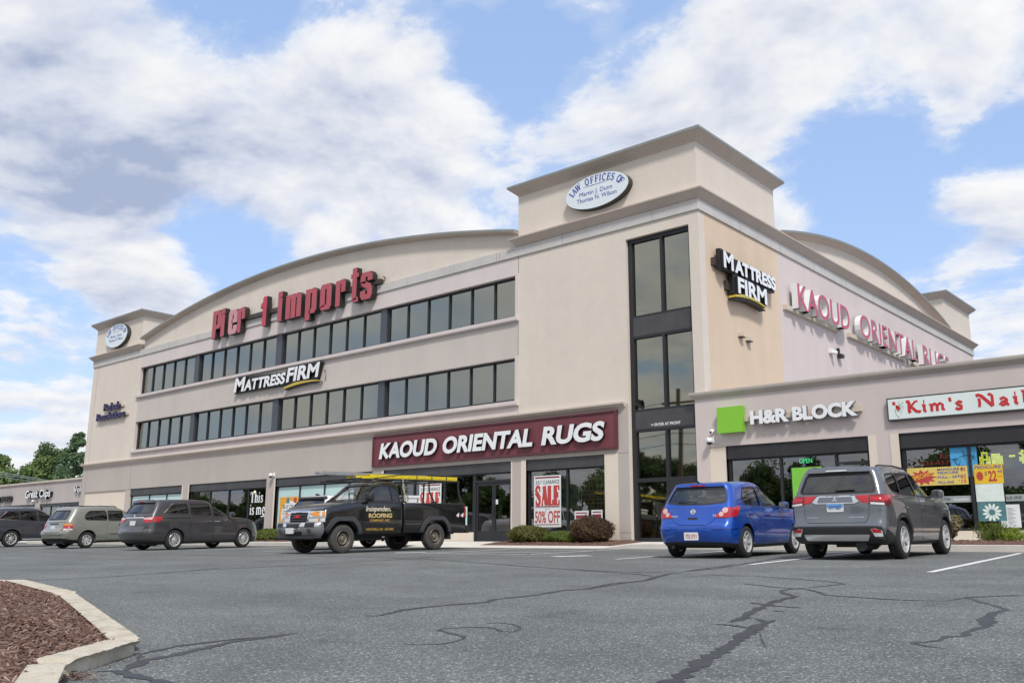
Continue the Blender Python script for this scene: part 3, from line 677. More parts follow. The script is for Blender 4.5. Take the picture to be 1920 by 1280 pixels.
# storefronts: metal header, frame, panes
def storefront(parent, x0, x1, mulls, F, z0=0.46, zh=2.60, zt=2.95, hdr='hdr', seams=(), skip=None, glass='glass'):
    h = MB(); h.fbox(F, x0 + .002, x1 - .002, zh, zt - .002, -0.16, -0.05); h.fbox(F, x0 + .002, x1 - .002, zh - .02, zh + .05, -0.15, -0.035)
    for s_ in seams: h.fbox(F, s_ - .01, s_ + .01, zh + .05, zt - .003, -.1, -.043)
    h.build('header', M[hdr], parent)
    w = MB()
    for i, x in enumerate([x0 + .045] + list(mulls) + [x1 - .045]):
        hw = 0.045 if i in (0, len(mulls) + 1) else 0.035
        w.fbox(F, x - hw, x + hw, z0, zh - .02, -0.20, -0.10)
    segs = [x0 + .09] + [v for m_ in mulls for v in (m_ - .035, m_ + .035)] + [x1 - .09]
    for a, b in zip(segs[::2], segs[1::2]):
        if skip and a > skip[0] - .1 and b < skip[1] + .1: continue
        w.fbox(F, a, b, z0, z0 + .07, -0.195, -0.105); w.fbox(F, a, b, zh - .07, zh - .02, -0.195, -0.105)
    wo = w.build('shop_window', M['frame'], parent)
    g = MB()
    for a, b in zip(segs[::2], segs[1::2]):
        if skip and a > skip[0] - .1 and b < skip[1] + .1: continue
        e = random.uniform(-.003, .003); g.quad(F(a - .01, z0 + .03, -.15 + e), F(b + .01, z0 + .03, -.15 - e), F(b + .01, zh - .04, -.15 - e), F(a - .01, zh - .04, -.15 + e))
    g.build('pane', M[glass], wo)
    return wo
storefront(B, *STORE[0], (-48.16, -46.30), FF, seams=(-47.2,))
storefront(B, *STORE[1], (-42.0, -40.30, -38.58), FF, seams=(-41.0, -39.4))
storefront(B, *STORE[2], (-34.53, -32.75, -31.08), FF, seams=(-33.0,))
storefront(B, -28.75, -23.72, (-27.02, -25.32), FF, seams=(-26.9, -25.2))
storefront(B, *STORE[4], (-19.38,), FF, seams=(-18.1,))
h = MB(); h.fbox(FF, -23.72, -21.832, 2.60, 2.948, -.16, -.05); h.fbox(FF, -23.72, -21.832, 2.58, 2.65, -.15, -.035); h.build('header', M['hdr'], B)
# glass double door with transom
d = MB()
for x in (-23.68, -21.87): d.fbox(FF, x - .04, x + .04, FLOOR, 2.58, -.2, -.09)
d.fbox(FF, -23.64, -21.91, 2.24, 2.33, -.195, -.095); d.fbox(FF, -23.64, -21.91, 2.53, 2.58, -.195, -.095)
do = d.build('door_frame', M['frame'], B)
g = MB(); g.quad(FF(-23.64, 2.32, -.15), FF(-21.9, 2.32, -.15), FF(-21.9, 2.55, -.15), FF(-23.64, 2.55, -.15)); g.build('transom_pane', M['glass'], do)
for x0, x1, hx in ((-23.635, -22.78, -22.86), (-22.77, -21.915, -22.69)):
    d = MB()
    d.fbox(FF, x0, x0 + .08, FLOOR, 2.235, -.18, -.12); d.fbox(FF, x1 - .08, x1, FLOOR, 2.235, -.18, -.12)
    d.fbox(FF, x0 + .08, x1 - .08, FLOOR, FLOOR + .36, -.178, -.122); d.fbox(FF, x0 + .08, x1 - .08, 2.13, 2.235, -.178, -.122)
    dd = d.build('door', M['frame'], B)
    g = MB(); g.quad(FF(x0 + .07, FLOOR + .35, -.15), FF(x1 - .07, FLOOR + .35, -.15), FF(x1 - .07, 2.14, -.15), FF(x0 + .07, 2.14, -.15)); g.build('pane', M['glass'], dd)
    g = MB(); g.tube([FF(hx, 1.05, -.12), FF(hx, 1.05, -.07), FF(hx, 1.35, -.07), FF(hx, 1.35, -.12)], .014); g.build('handle', M['black'], dd)
# aqua window film just inside bays one and three
for a, b in ((-50.1, -48.19), (-48.13, -46.33), (-46.27, -44.7), (-36.18, -34.56), (-34.50, -32.78), (-32.72, -31.11), (-31.05, -29.55)):
    mb = MB(); mb.fbox(FF, a, b, 0.54, 2.53, -.1465, -.1445); mb.build('window_film', M['aqua'], B)
# lamps glimpsed inside the second shop
mb = MB()
for x, z in ((-38.1, 2.55), (-37.5, 2.45), (-37.35, 2.2), (-39.6, 2.5), (-43.6, 2.3)): mb.lathe([(0.0, -.04), (.04, -.02), (.05, .02), (0.0, .05)], 'z', (x, D + 1.1, z), 10)
build_each(mb, 'ceiling_lamp', M['bulb'], B, smooth=40)

# ------------------------------------------------------------------ right hand shop row
R_ = thing('shop_building', 'long single storey pink grey shop row under a taupe cornice, right of the office tower', 'building', (0.0, D, FLOOR))
RX0, RX1 = -14.29, 14.0
RST = [(-13.29, -9.06), (-8.26, -4.0), (-3.2, 1.2), (2.0, 6.4), (7.2, 11.6)]
mb = MB(); wall(mb, FF, RX0, RX1, FLOOR - .5, 4.45, [(a, b, FLOOR - .5, 2.93) for a, b in RST] + [(-13.84, -13.29, FLOOR - .5, 2.93)], 0.2)
mb.quad((RX1, D, -.5), (RX1, D + 16, -.5), (RX1, D + 16, 4.45), (RX1, D, 4.45)); mb.quad((RX0, D + .01, -.5), (RX0, D + .01, 4.5), (RX0, D + .6, 4.5), (RX0, D + .6, -.5))
mb.build('wall', M['pinkg'], R_)
mb = MB()
mb.fbox(FF, -13.84, -13.29, FLOOR - .4, 2.93, -.15, -.03)
for a, b in RST[:-1]: mb.fbox(FF, b, b + .2, FLOOR - .4, 2.928, -.2, .012); mb.fbox(FF, b + .57, b + .8, FLOOR - .4, 2.928, -.2, .012)
build_each(mb, 'pilaster', M['cream2'], R_)
mb = MB()
for a, b in RST: mb.fbox(FF, a + .003, b - .003, FLOOR - .4, 0.42, -.2, -.06)
build_each(mb, 'bulkhead', M['cream2'], R_)
mb = MB(); sweep(mb, [(-0.2, 4.42), (0.02, 4.42), (0.04, 4.45), (0.115, 4.525), (0.13, 4.575), (0.13, 4.62), (-0.2, 4.65)], [(RX0, D + .5), (RX0, D), (RX1, D), (RX1, D + 16)], [(-1, 0), (-1, -1), (1, -1), (1, 0)])
build_each(mb, 'cornice', mat('grey taupe shop cornice', (0.49, 0.44, 0.40), .85, noise=[(0.8, .06)], streak=.06), R_, recalc=True)
mb = MB(); mb.box(XS + .05, RX1 - .1, D + .3, D + 16, 4.1, 4.4); mb.build('roof', M['roof'], R_)
mb = MB(); mb.box(RX0 + .2, RX1 - .1, D + .3, D + 7, FLOOR - .5, FLOOR - .02); mb.box(RX0 + .2, RX1 - .1, D + 7, D + 7.2, -.3, 4.1); mb.box(RX0 + .2, RX1 - .1, D + .3, D + 7, 3.0, 3.2)
for x in (-13.6, -8.66, -3.6, 1.6, 6.8, 12): mb.box(x - .1, x + .1, D + .3, D + 7, FLOOR, 3.0)
build_each(mb, 'interior', M['dark'], R_)
storefront(R_, *RST[0], (-11.64, -10.02), FF, z0=.42, zh=2.56, zt=2.93, hdr='hdr2', seams=(-11.64, -10.02))
storefront(R_, *RST[1], (-6.62, -5.0), FF, z0=.42, zh=2.56, zt=2.93, hdr='hdr2', seams=(-6.62, -5.0))
for st in RST[2:]: storefront(R_, *st, (st[0] + 1.5, st[0] + 3.0), FF, z0=.42, zh=2.56, zt=2.93, hdr='hdr2')
mb = MB(); mb.fbox(FF, -9.98, -9.15, 2.2, 2.28, -.19, -.105); mb.fbox(FF, -9.98, -9.15, .49, .75, -.19, -.105); build_each(mb, 'door_rail', M['frame'], R_)

# ------------------------------------------------------------------ left hand shop row, set back
YL = 30.07
FL = lambda a, b, c=0.0: Vector((a, YL - c, b))
L_ = thing('shop_building', 'distant single storey grey shop row in front of the trees, left of the office building', 'building', (-76.0, YL, FLOOR))
LX0, LX1 = -112.0, -55.9
LST = [(-110, -103), (-101.5, -94), (-92.9, -84.8), (-84.0, -76.35), (-75.5, -68.6), (-67.5, -60)]
mb = MB(); wall(mb, FL, LX0, LX1, -.6, 4.5, [(a, b, -.6, 2.92) for a, b in LST], .2); mb.quad((LX0, YL + 14, -.5), (LX0, YL, -.5), (LX0, YL, 4.5), (LX0, YL + 14, 4.5))
mb.build('wall', mat('grey lavender shop stucco', (0.45, 0.41, 0.40), .92, noise=[(.4, .05)], streak=.05), L_)
mb = MB(); sweep(mb, [(-.2, 4.5), (.03, 4.5), (.12, 4.56), (.12, 4.68), (-.2, 4.69)], [(LX0, YL + 14), (LX0, YL), (LX1, YL)], [(-1, 0), (-1, -1), (0, -1)])
mb.build('coping', M['ledge'], L_, recalc=True)
mb = MB(); mb.box(LX0 + .2, LX1, YL + .3, YL + 14, 4.1, 4.45); mb.build('roof', M['roof'], L_)
mb = MB(); mb.box(LX0 + .2, LX1, YL + 5, YL + 5.2, -.3, 4.1); mb.box(LX0 + .2, LX1, YL + .3, YL + 5, -.5, FLOOR); mb.box(LX0 + .2, LX1, YL + .3, YL + 5, 3.0, 3.2); build_each(mb, 'interior', M['dark'], L_)
mb = MB()
for a, b in LST: mb.fbox(FL, a + .003, b - .003, -.4, .5, -.2, -.06)
build_each(mb, 'bulkhead', M['cream2'], L_)
for a, b in LST:
    storefront(L_, a, b, [a + (b - a) * q for q in (.27, .52, .77)], FL, z0=.5, zh=2.75, zt=2.92)
mb = MB(); mb.fbox(FL, -72.6, -70.9, .6, 2.7, -.3, -.27); mb.fbox(FL, -74.6, -73.3, .6, 2.7, -.3, -.27); mb.fbox(FL, -83.0, -80.0, .6, 2.7, -.3, -.27); build_each(mb, 'window_shade', mat('pale green blind', (.45, .52, .43), .7, noise=[(2, .05)]), L_)
# ------------------------------------------------------------------ signs
def sign(name, label, F, u, v, group=None, cat='sign'): return thing(name, label, cat, tuple(F(u, v, 0)), group=group)
# big red channel letters across the arched gable
s = sign('channel_letter_sign', 'huge faded red Pier 1 Imports channel letters below the front arch', FF, -42.2, 10.3)
mb = MB(); mb.fbox(FF, -42.0, -29.2, 10.92, 11.12, 0.02, 0.18); mb.build('raceway', M['brownret'], s)
mb = MB(); mb.tube([FF(-29.2, 11.0, .1), FF(-29.05, 11.0, .1), FF(-28.98, 11.1, .1), FF(-29.1, 11.2, .1)], .03, 6); mb.build('conduit', M['brownret'], s)
def bars(pts, w):
    """filled outline of a letter stroke"""
    return pts
PIER = {   # condensed heavy letters, unit cap height; outlines as lists of polygons (convex pieces)
 'P': [[(0, 0), (.17, 0), (.17, 1), (0, 1)], [(.17, .86), (.30, .86), (.36, 1), (.17, 1)], [(.30, .86), (.41, .92), (.36, 1)], [(.29, .86), (.29, .42), (.45, .42), (.45, .86), (.41, .95)], [(.17, .34), (.38, .34), (.45, .42), (.29, .47), (.17, .47)]],
 'i': [[(0, 0), (.18, 0), (.18, .805), (0, .805)], [(0, .825), (.18, .825), (.18, 1.02), (0, 1.02)]],
 'e': [[(0, .10), (.17, .14), (.17, .76), (0, .80)], [(0, .80), (.17, .74), (.28, .74), (.42, .80), (.36, .90), (.06, .90)], [(.27, .48), (.43, .48), (.43, .80), (.27, .76)], [(.17, .42), (.43, .42), (.43, .53), (.17, .53)], [(0, .10), (.06, 0), (.36, 0), (.43, .10), (.27, .16), (.17, .16)], [(.27, .12), (.43, .10), (.43, .30), (.27, .30)]],
 'r': [[(0, 0), (.17, 0), (.17, .88), (0, .88)], [(.17, .74), (.28, .80), (.36, .90), (.24, .90), (.17, .84)], [(.26, .48), (.42, .48), (.42, .80), (.36, .90), (.26, .82)]],
 '1': [[(.13, 0), (.33, 0), (.33, 1), (.16, 1), (.13, .93)], [(0, .64), (.13, .68), (.13, .93), (.08, .82), (0, .76)]],
 'm': [[(0, 0), (.16, 0), (.16, .88), (0, .88)], [(.16, .72), (.24, .78), (.32, .88), (.22, .90), (.16, .84)], [(.24, 0), (.40, 0), (.40, .80), (.33, .90), (.24, .80)], [(.40, .72), (.48, .78), (.57, .88), (.46, .90), (.40, .82)], [(.49, 0), (.65, 0), (.65, .78), (.57, .89), (.49, .80)]],
 'p': [[(0, -.22), (.17, -.22), (.17, .88), (0, .88)], [(.17, .74), (.28, .76), (.40, .82), (.33, .90), (.17, .86)], [(.28, .08), (.45, .10), (.45, .78), (.40, .84), (.28, .76)], [(.17, 0), (.36, 0), (.45, .10), (.28, .14), (.17, .14)]],
 'o': [[(0, .10), (.17, .14), (.17, .76), (0, .80)], [(0, .80), (.17, .74), (.28, .74), (.45, .80), (.38, .90), (.07, .90)], [(.28, .14), (.45, .10), (.45, .80), (.28, .76)], [(0, .10), (.07, 0), (.38, 0), (.45, .10), (.28, .16), (.17, .16)]],
 't': [[(.07, .06), (.24, .08), (.24, 1.06), (.07, 1.06)], [(0, .78), (.07, .78), (.07, .88), (0, .88)], [(.24, .78), (.33, .78), (.33, .88), (.24, .88)], [(.07, .06), (.12, 0), (.33, 0), (.33, .12), (.24, .12)]],
 's': [[(0, .58), (.16, .54), (.16, .78), (0, .78)], [(0, .78), (.16, .76), (.28, .76), (.43, .78), (.36, .90), (.07, .90)], [(.28, .62), (.43, .62), (.43, .78), (.28, .78)], [(0, .58), (.06, .46), (.30, .30), (.43, .34), (.36, .48), (.16, .60)], [(.28, .12), (.43, .12), (.43, .34), (.28, .36)], [(0, .12), (.07, 0), (.36, 0), (.43, .12), (.28, .14), (.16, .14)], [(0, .12), (.16, .12), (.16, .28), (0, .28)]],
}
spots = [('P', -42.2, .93), ('i', -41.4, .90), ('e', -40.68, .98), ('r', -39.86, .80), ('1', -37.86, .78), ('i', -36.42, .92), ('m', -35.76, 1.02), ('p', -34.22, 1.0), ('o', -33.12, .98), ('r', -32.0, .86), ('t', -30.95, .82), ('s', -30.28, .98)]
for i, (c, x, k) in enumerate(spots):
    z0 = 10.31 if c not in 'm' else 10.33
    sc = 1.43 if c != 's' else 1.18 / .9
    if c in 'rpo' and i > 5: sc = 1.17 / .9
    if c == 'm': sc = 1.14 / .9
    if c in ('e', 'r') and i < 5: sc = 1.22 / .9
    mb = MB()
    for q, poly in enumerate(PIER[c]):
        ca = sum(a for a, b in poly) / len(poly); cb_ = sum(b for a, b in poly) / len(poly)   # heavier strokes
        poly = [(a + math.copysign(min(abs(a - ca), .022), a - ca), b + (0 if c == 'i' else math.copysign(min(abs(b - cb_), .014), b - cb_))) for a, b in poly]
        P = [(x + a * 1.72 * k, z0 + b * sc) for a, b in poly]
        mb.mi = 0; mb.prism(FF, P, 0.08, 0.36 + 0.0012 * (q % 3))
    # dark returns: every side and back face takes the return colour
    me_m = []
    for f in mb.f:
        ys = [mb.v[j][1] for j in f]; me_m.append(0 if max(ys) < D - 0.355 else 1)
    mb.m = me_m
    fm = 'pinklet' if i == 2 else ('redlet2' if i == 4 else 'redlet')
    lo = mb.build('letter', [M[fm], M['blackret']], s)
    if i == 2: lo['label'] = 'letter bleached to pale pink'
    if i == 4: lo['label'] = 'brighter red numeral'

# front mattress shop sign on the spandrel
def swoosh(mb, F, u0, u1, v0, v1, th, n0, n1, bow):
    N = 14
    L = [(u0 + (u1 - u0) * i / N, v0 + (v1 - v0) * i / N + bow * math.sin(PI * i / N) ) for i in range(N + 1)]
    T = [(a, b + th * (1 - 0.65 * abs(2 * i / N - 0.7) / 1.3)) for i, (a, b) in enumerate(L)]
    for i in range(N): mb.prism(F, [L[i], L[i + 1], T[i + 1], T[i]], n0, n1)
s = sign('cabinet_sign', 'black backed white Mattress Firm letters with a yellow swoosh between the two window bands', FF, -40.0, 7.3)
mb = MB(); mb.prism(FF, [(-40.07, 7.24), (-33.3, 7.21), (-33.02, 7.98), (-35.7, 8.05), (-35.75, 7.84), (-39.85, 8.04)], 0.04, 0.14); mb.build('backing', M['black'], s)
mb = MB(); mb.fbox(FF, -39.6, -33.4, 7.45, 7.62, .0, .05); mb.build('raceway', M['black'], s)
letter_parts('M', FF, -40.0, 7.31, .68, [M['letw'], M['blackret']], s, 0.14, 0.22, offset=.036, width=.86, shear=.18)
letter_parts('ATTRESS', FF, -39.12, 7.31, .50, [M['letw'], M['blackret']], s, 0.14, 0.22, offset=.040, width=3.38, shear=.18)
letter_parts('FIRM', FF, -35.62, 7.34, .64, [M['letw'], M['blackret']], s, 0.14, 0.22, offset=.036, width=2.4, shear=.18)
mb = MB(); swoosh(mb, FF, -35.78, -33.3, 7.03, 7.14, .13, 0.03, .19, .06); mb.build('swoosh', M['gold'], s)
mb = MB(); swoosh(mb, FF, -35.74, -33.05, 6.98, 7.08, .07, 0.03, .16, .06); mb.build('swoosh_black_board', M['black'], s)  # black board along the lower edge of the gold swoosh
mb = MB(); mb.tube([FF(-33.05, 7.6, .03), FF(-32.9, 7.6, .05), FF(-32.85, 7.3, .05), FF(-32.95, 7.1, .01)], .012, 6); mb.build('cable', M['wire'], s)

# side mattress shop sign
s = sign('cabinet_sign', 'two line white on black Mattress Firm sign on the tan side wall of the tower', FS, 26.0, 8.8)
mb = MB(); mb.prism(FS, [(25.62, 8.74), (29.45, 8.72), (29.55, 9.30), (26.4, 9.28), (26.4, 9.40), (25.62, 9.42)], 0.10, 0.26); mb.prism(FS, [(26.42, 8.06), (28.72, 8.08), (28.72, 8.735), (26.42, 8.735)], 0.10, 0.259); mb.build('backing', M['black'], s)
mb = MB(); mb.fbox(FS, 25.45, 25.75, 8.85, 9.1, .0, .12); mb.fbox(FS, 26.25, 26.6, 8.2, 8.5, .0, .12); mb.fbox(FS, 28.9, 29.2, 8.85, 9.1, 0, .11); build_each(mb, 'bracket', M['brownret'], s)
letter_parts('M', FS, 25.68, 8.80, .54, [M['letw'], M['blackret']], s, .26, .35, offset=.036, width=.66)
letter_parts('ATTRESS', FS, 26.42, 8.80, .44, [M['letw'], M['blackret']], s, .26, .35, offset=.05, width=3.0)
letter_parts('FIRM', FS, 26.58, 8.13, .53, [M['letw'], M['blackret']], s, .26, .35, offset=.036, width=2.08)
mb = MB(); swoosh(mb, FS, 26.4, 28.55, 7.94, 7.99, .11, .08, .34, .10); mb.build('swoosh', M['gold'], s)
mb = MB(); swoosh(mb, FS, 26.38, 28.6, 7.86, 7.90, .07, .06, .30, .10); mb.build('swoosh_black_board', M['black'], s)  # black board just below the gold swoosh

# maroon rug shop sign, front
s = sign('panel_sign', 'long maroon panel with white slanted KAOUD ORIENTAL RUGS letters above the front shop windows', FF, -29.4, 3.15)
mb = MB(); mb.fbox(FF, -29.36, -17.20, 3.14, 4.335, 0.0, 0.07); mb.build('panel', M['maroon'], s)
mb = MB()
for a, b, c, d in ((-29.40, -17.16, 3.10, 3.16), (-29.40, -17.16, 4.31, 4.37), (-29.40, -29.33, 3.16, 4.31), (-17.23, -17.16, 3.16, 4.31)): mb.fbox(FF, a, b, c, d, 0.0, 0.11)
mb.build('frame', M['maroon2'], s)
for wd, u, w_ in (('KAOUD', -28.86, 3.32), ('ORIENTAL', -25.22, 4.52), ('RUGS', -20.28, 2.62)):
    letter_parts(wd, FF, u, 3.425, .60, [M['letw'], M['blackret']], s, .07, .19, offset=.042, width=w_, shear=.20)
# rose rug shop sign on raceways, side wall
s = sign('channel_letter_sign', 'rose red KAOUD ORIENTAL RUGS letters with white returns on the side wall', FS, 31.0, 8.4)
for a, b in ((30.62, 35.5), (36.5, 43.15), (44.1, 48.9)):
    mb = MB(); mb.fbox(FS, a, b, 8.40, 8.58, 0.0, 0.15); mb.build('raceway', M['beige'], s)
for wd, u, w_ in (('KAOUD', 31.15, 4.8), ('ORIENTAL', 37.1, 6.95), ('RUGS', 44.95, 4.0)):
    letter_parts(wd, FS, u, 8.50, .95, [M['redside'], M['whret']], s, .15, .38, offset=0.0, width=w_, strike=.028)

# oval law office signs
def arc_text(mb, F, text, cu, cv, ru, rv, a0, a1, h, table, pen, n0, n1):
    n = len(text); tot = sum(table[c][0] if c != ' ' else .55 for c in text); x = 0
    for c in text:
        w_ = table[c][0] if c != ' ' else .55
        if c != ' ':
            a = math.radians(a0 + (a1 - a0) * (x + w_ / 2) / tot)
            p = Vector((cu + ru * math.cos(a), cv + rv * math.sin(a)))
            q = Vector((-math.sin(a) * ru, math.cos(a) * rv)).normalized() * -1
            nn = Vector((-q.y, q.x))
            G = lambda a_, b_, c_=0.0, p=p, q=q, nn=nn: F(*(p + q * a_ + nn * b_), c_)
            strokes_text(mb, G, c, table, -w_ * h * .5, -h / 2, h, pen, n0, n1)
        x += w_
def oval(cu, cv, hu, hv, label, names):
    s = sign('oval_sign', label, FF, cu, cv)
    E = [(cu + hu * math.cos(2 * PI * i / 56), cv + hv * math.sin(2 * PI * i / 56)) for i in range(56)]
    E2 = [(cu + (hu - .012) * math.cos(2 * PI * i / 56), cv + (hv - .012) * math.sin(2 * PI * i / 56)) for i in range(56)]
    mb = MB(); mb.prism(FF, E, 0.0, 0.25); mb.build('cabinet', M['dkgreen'], s)
    mb = MB(); mb.prism(FF, E2, 0.2, 0.256); mb.build('face', M['ovalw'], s)
    mb = MB(); arc_text(mb, FF, 'LAW OFFICES OF', cu, cv - .08, hu * .83, hv * .84, 164, 14, hv * .40, SERIF, .17, .256, .262)
    mb.build('lettering', M['blue'], s)
    k = hu / 1.36
    for i, tx in enumerate(names): text_part('lettering', tx, FF, cu - (.72, .84)[i] * k, cv - (.02, .25)[i] * k - .06, .155 * k, M['blue'], s, .256, .262, offset=0.0, width=(1.40, 1.70)[i] * k)
    mb = MB(); mb.prism(FF, [(cu - .58 * k, cv + .235), (cu - .06, cv + .225), (cu - .06, cv + .25)], .256, .262); mb.prism(FF, [(cu + .58 * k, cv + .245), (cu + .06, cv + .225), (cu + .06, cv + .25)], .256, .262)
    mb.prism(FF, [(cu - .03, cv + .237), (cu, cv + .205), (cu + .03, cv + .237), (cu, cv + .27)], .256, .262); mb.build('ornament', M['blue'], s)
oval(-17.73, 12.11, 1.365, .625, 'white oval LAW OFFICES sign on the near right corner tower', ('Martin J. Dunn', 'Thomas N. Wilson'))
oval(-53.28, 12.12, 1.40, .715, 'white oval LAW OFFICES sign on the far left corner tower', ('Martin J. Dunn', 'Thomas N. Wilson'))

# clinic letters, left tower
s = sign('channel_letter_sign', 'small dark purple two line Rehab Resolutions letters on the left tower wall', FF, -54.4, 7.3)
mb = MB(); mb.fbox(FF, -54.0, -51.75, 7.76, 7.88, 0, .08); mb.fbox(FF, -54.8, -51.15, 7.22, 7.34, 0, .08); build_each(mb, 'raceway', M['beige'], s)
letter_parts('Rehab', FF, -54.10, 7.66, .42, [M['purple'], M['blackret']], s, .08, .2, offset=.01, width=2.0)
letter_parts('Resolutions', FF, -54.92, 7.12, .42, [M['purple'], M['blackret']], s, .08, .2, offset=.01, width=3.5)

# tax office sign: green block and white letters
s = sign('channel_letter_sign', 'lime green square beside white H&R BLOCK letters over the shop windows', FF, -13.45, 3.3)
mb = MB(); mb.fbox(FF, -13.43, -12.61, 3.295, 4.06, .03, .22); o = mb.build('green_square', M['green'], s)
mb = MB(); mb.fbox(FF, -12.6, -9.15, 3.60, 3.765, 0, .10); mb.build('raceway', M['beige'], s)
letter_parts('H&R', FF, -12.36, 3.50, .37, [M['letw'], M['greyret']], s, .10, .21, offset=.05, width=1.18)
letter_parts('BLOCK', FF, -11.06, 3.50, .37, [M['letw'], M['greyret']], s, .10, .21, offset=.05, width=1.84)

# nail salon light box
s = sign('light_box_sign', "white Kim's Nails light box with red brush letters and a hand holding roses", FF, -8.5, 3.25)
mb = MB(); mb.fbox(FF, -8.46, -3.6, 3.26, 3.86, 0, .12); mb.build('cabinet', M['dkgreen'], s)
mb = MB(); mb.fbox(FF, -8.425, -3.64, 3.295, 3.825, .1, .125); mb.build('face', M['signw'], s)
mb = MB(); w_ = strokes_text(mb, FF, "Kim's", BRUSH, -7.98, 3.405, .335, .20, .125, .13, xs=1.30)
strokes_text(mb, FF, 'Nails', BRUSH, -6.28, 3.405, .335, .20, .125, .13, xs=1.36); mb.build('lettering', M['bred'], s)
mb = MB()
P = [(-8.26, 3.54), (-8.10, 3.56), (-8.06, 3.62), (-8.04, 3.60), (-8.10, 3.44), (-8.16, 3.33), (-8.19, 3.34), (-8.24, 3.42)]
for a, b in zip(P, P[1:] + P[:1]): mb.prism(FF, [(a[0], a[1]), (b[0], b[1]), (b[0] + .006, b[1] + .008), (a[0] + .006, a[1] + .008)], .125, .129)
for x, z in ((-8.2, 3.46), (-8.16, 3.47), (-8.13, 3.46)): mb.prism(FF, [(x, z), (x + .006, z), (x + .012, z + .09), (x + .006, z + .09)], .125, .129)
mb.build('hand_drawing', M['postdk'], s)
mb = MB()
for x, z, r in ((-8.27, 3.71, .045), (-8.17, 3.58, .055), (-8.20, 3.63, .03)): mb.prism(FF, [(x + r * math.cos(k), z + r * (1.1 if k % 2 else .7) * math.sin(k)) for k in [i * 2 * PI / 9 for i in range(9)]], .125, .130)
mb.build('rose_drawing', M['bred'], s)
mb = MB()
for pts in ([(-8.27, 3.69), (-8.2, 3.6), (-8.17, 3.5)], [(-8.05, 3.70), (-8.1, 3.62), (-8.15, 3.52)], [(-8.14, 3.75), (-8.15, 3.62)]):
    for a, b in zip(pts, pts[1:]): mb.prism(FF, [a, b, (b[0] + .01, b[1] + .004), (a[0] + .01, a[1] + .004)], .125, .1285)
for x, z in ((-8.05, 3.71), (-8.22, 3.6), (-8.12, 3.66)): mb.prism(FF, [(x - .02, z), (x, z - .014), (x + .03, z + .004), (x, z + .014)], .125, .1295)
mb.build('stem_drawing', mat('sign stem green', (.12, .3, .08), .6, noise=[(4, .1)]), s)

# far shops, left
s = sign('channel_letter_sign', 'white Great Clips letters with black returns on the distant left shop row', FL, -78, 3.4)
for wd, u, w_ in (('Great', -77.85, 2.35), ('Clips', -75.2, 2.0)): letter_parts(wd, FL, u, 3.44, .56, [M['letw'], M['blackret']], s, .02, .24, offset=.022, width=w_)
s = sign('channel_letter_sign', 'small dark PHOTO & VIDEO letters at the left edge of the distant shop row', FL, -86, 3.2)
letter_parts('PHOTO & VIDEO', FL, -86.2, 3.24, .46, [M['brownret'], M['blackret']], s, .02, .2, offset=.016, width=5.4)
s = sign('channel_letter_sign', 'white Vo letters half hidden behind the office building corner', FL, -69.3, 3.6)
letter_parts('Volume', FL, -69.25, 3.62, .40, [M['letw'], M['blackret']], s, .02, .2, offset=.02, width=2.6)

# vinyl lettering
s = sign('vinyl_lettering', 'small white ENTER AT FRONT letters with an arrow on the dark stair window panel', FF, -15.95, 3.7, cat='lettering')
text_part('lettering', 'ENTER AT FRONT', FF, -15.84, 3.745, .088, M['letw'], s, -.126, -.122, offset=.012, width=.95)
mb = MB(); mb.prism(FF, [(-15.98, 3.79), (-15.93, 3.76), (-15.93, 3.82)], -.126, -.122); mb.prism(FF, [(-15.935, 3.783), (-15.87, 3.783), (-15.87, 3.797), (-15.935, 3.797)], -.126, -.122); mb.build('arrow', M['letw'], s)

# posters behind the glass ------------------------------------------------
def card(name, label, F, u0, u1, v0, v1, m, n=-.142, cat='poster', group=None, th=.002):
    s = thing(name, label, cat, tuple(F((u0 + u1) / 2, v0, n)), group=group)
    mb = MB(); mb.fbox(F, u0, u1, v0, v1, n - th, n); mb.build('sheet', M[m], s); return s
def sale(u0, u1, v0, v1, label):
    s = card('sale_poster', label, FF, u0, u1, v0, v1, 'paper', group='sale posters in the rug shop windows'); w_ = u1 - u0; h = v1 - v0; n = -.142; L = lambda a: u0 + a * w_; H = lambda b: v0 + b * h
    mb = MB(); mb.fbox(FF, L(.05), L(.95), H(.945), H(.975), n, n + .003); mb.fbox(FF, L(.05), L(.95), H(.393), H(.408), n, n + .003); mb.fbox(FF, L(.05), L(.95), H(.375), H(.385), n, n + .003); mb.fbox(FF, L(.05), L(.95), H(.04), H(.056), n, n + .003)
    build_each(mb, 'stripe', M['postmar'], s)
    text_part('lettering', 'JULY CLEARANCE', FF, L(.06), H(.835), h * .07, M['postdk'], s, n, n + .003, offset=.012, width=w_ * .88)
    mb = MB(); strokes_text(mb, FF, 'SALE', SERIF, L(.05), H(.42), h * .375, .20, n, n + .003, width=w_ * .9); mb.build('lettering', M['postred'], s)
    text_part('lettering', 'UP TO', FF, L(.42), H(.335), h * .022, M['postdk'], s, n, n + .003, width=w_ * .16)
    text_part('lettering', '50% OFF', FF, L(.04), H(.085), h * .225, M['postred'], s, n, n + .003, offset=.02, width=w_ * .92)
sale(-20.88, -19.68, 0.62, 2.38, 'tall JULY CLEARANCE SALE poster in the right rug shop window above the bushes')
sale(-26.75, -25.52, 0.62, 2.33, 'JULY CLEARANCE SALE poster behind the bed of the black pickup truck')
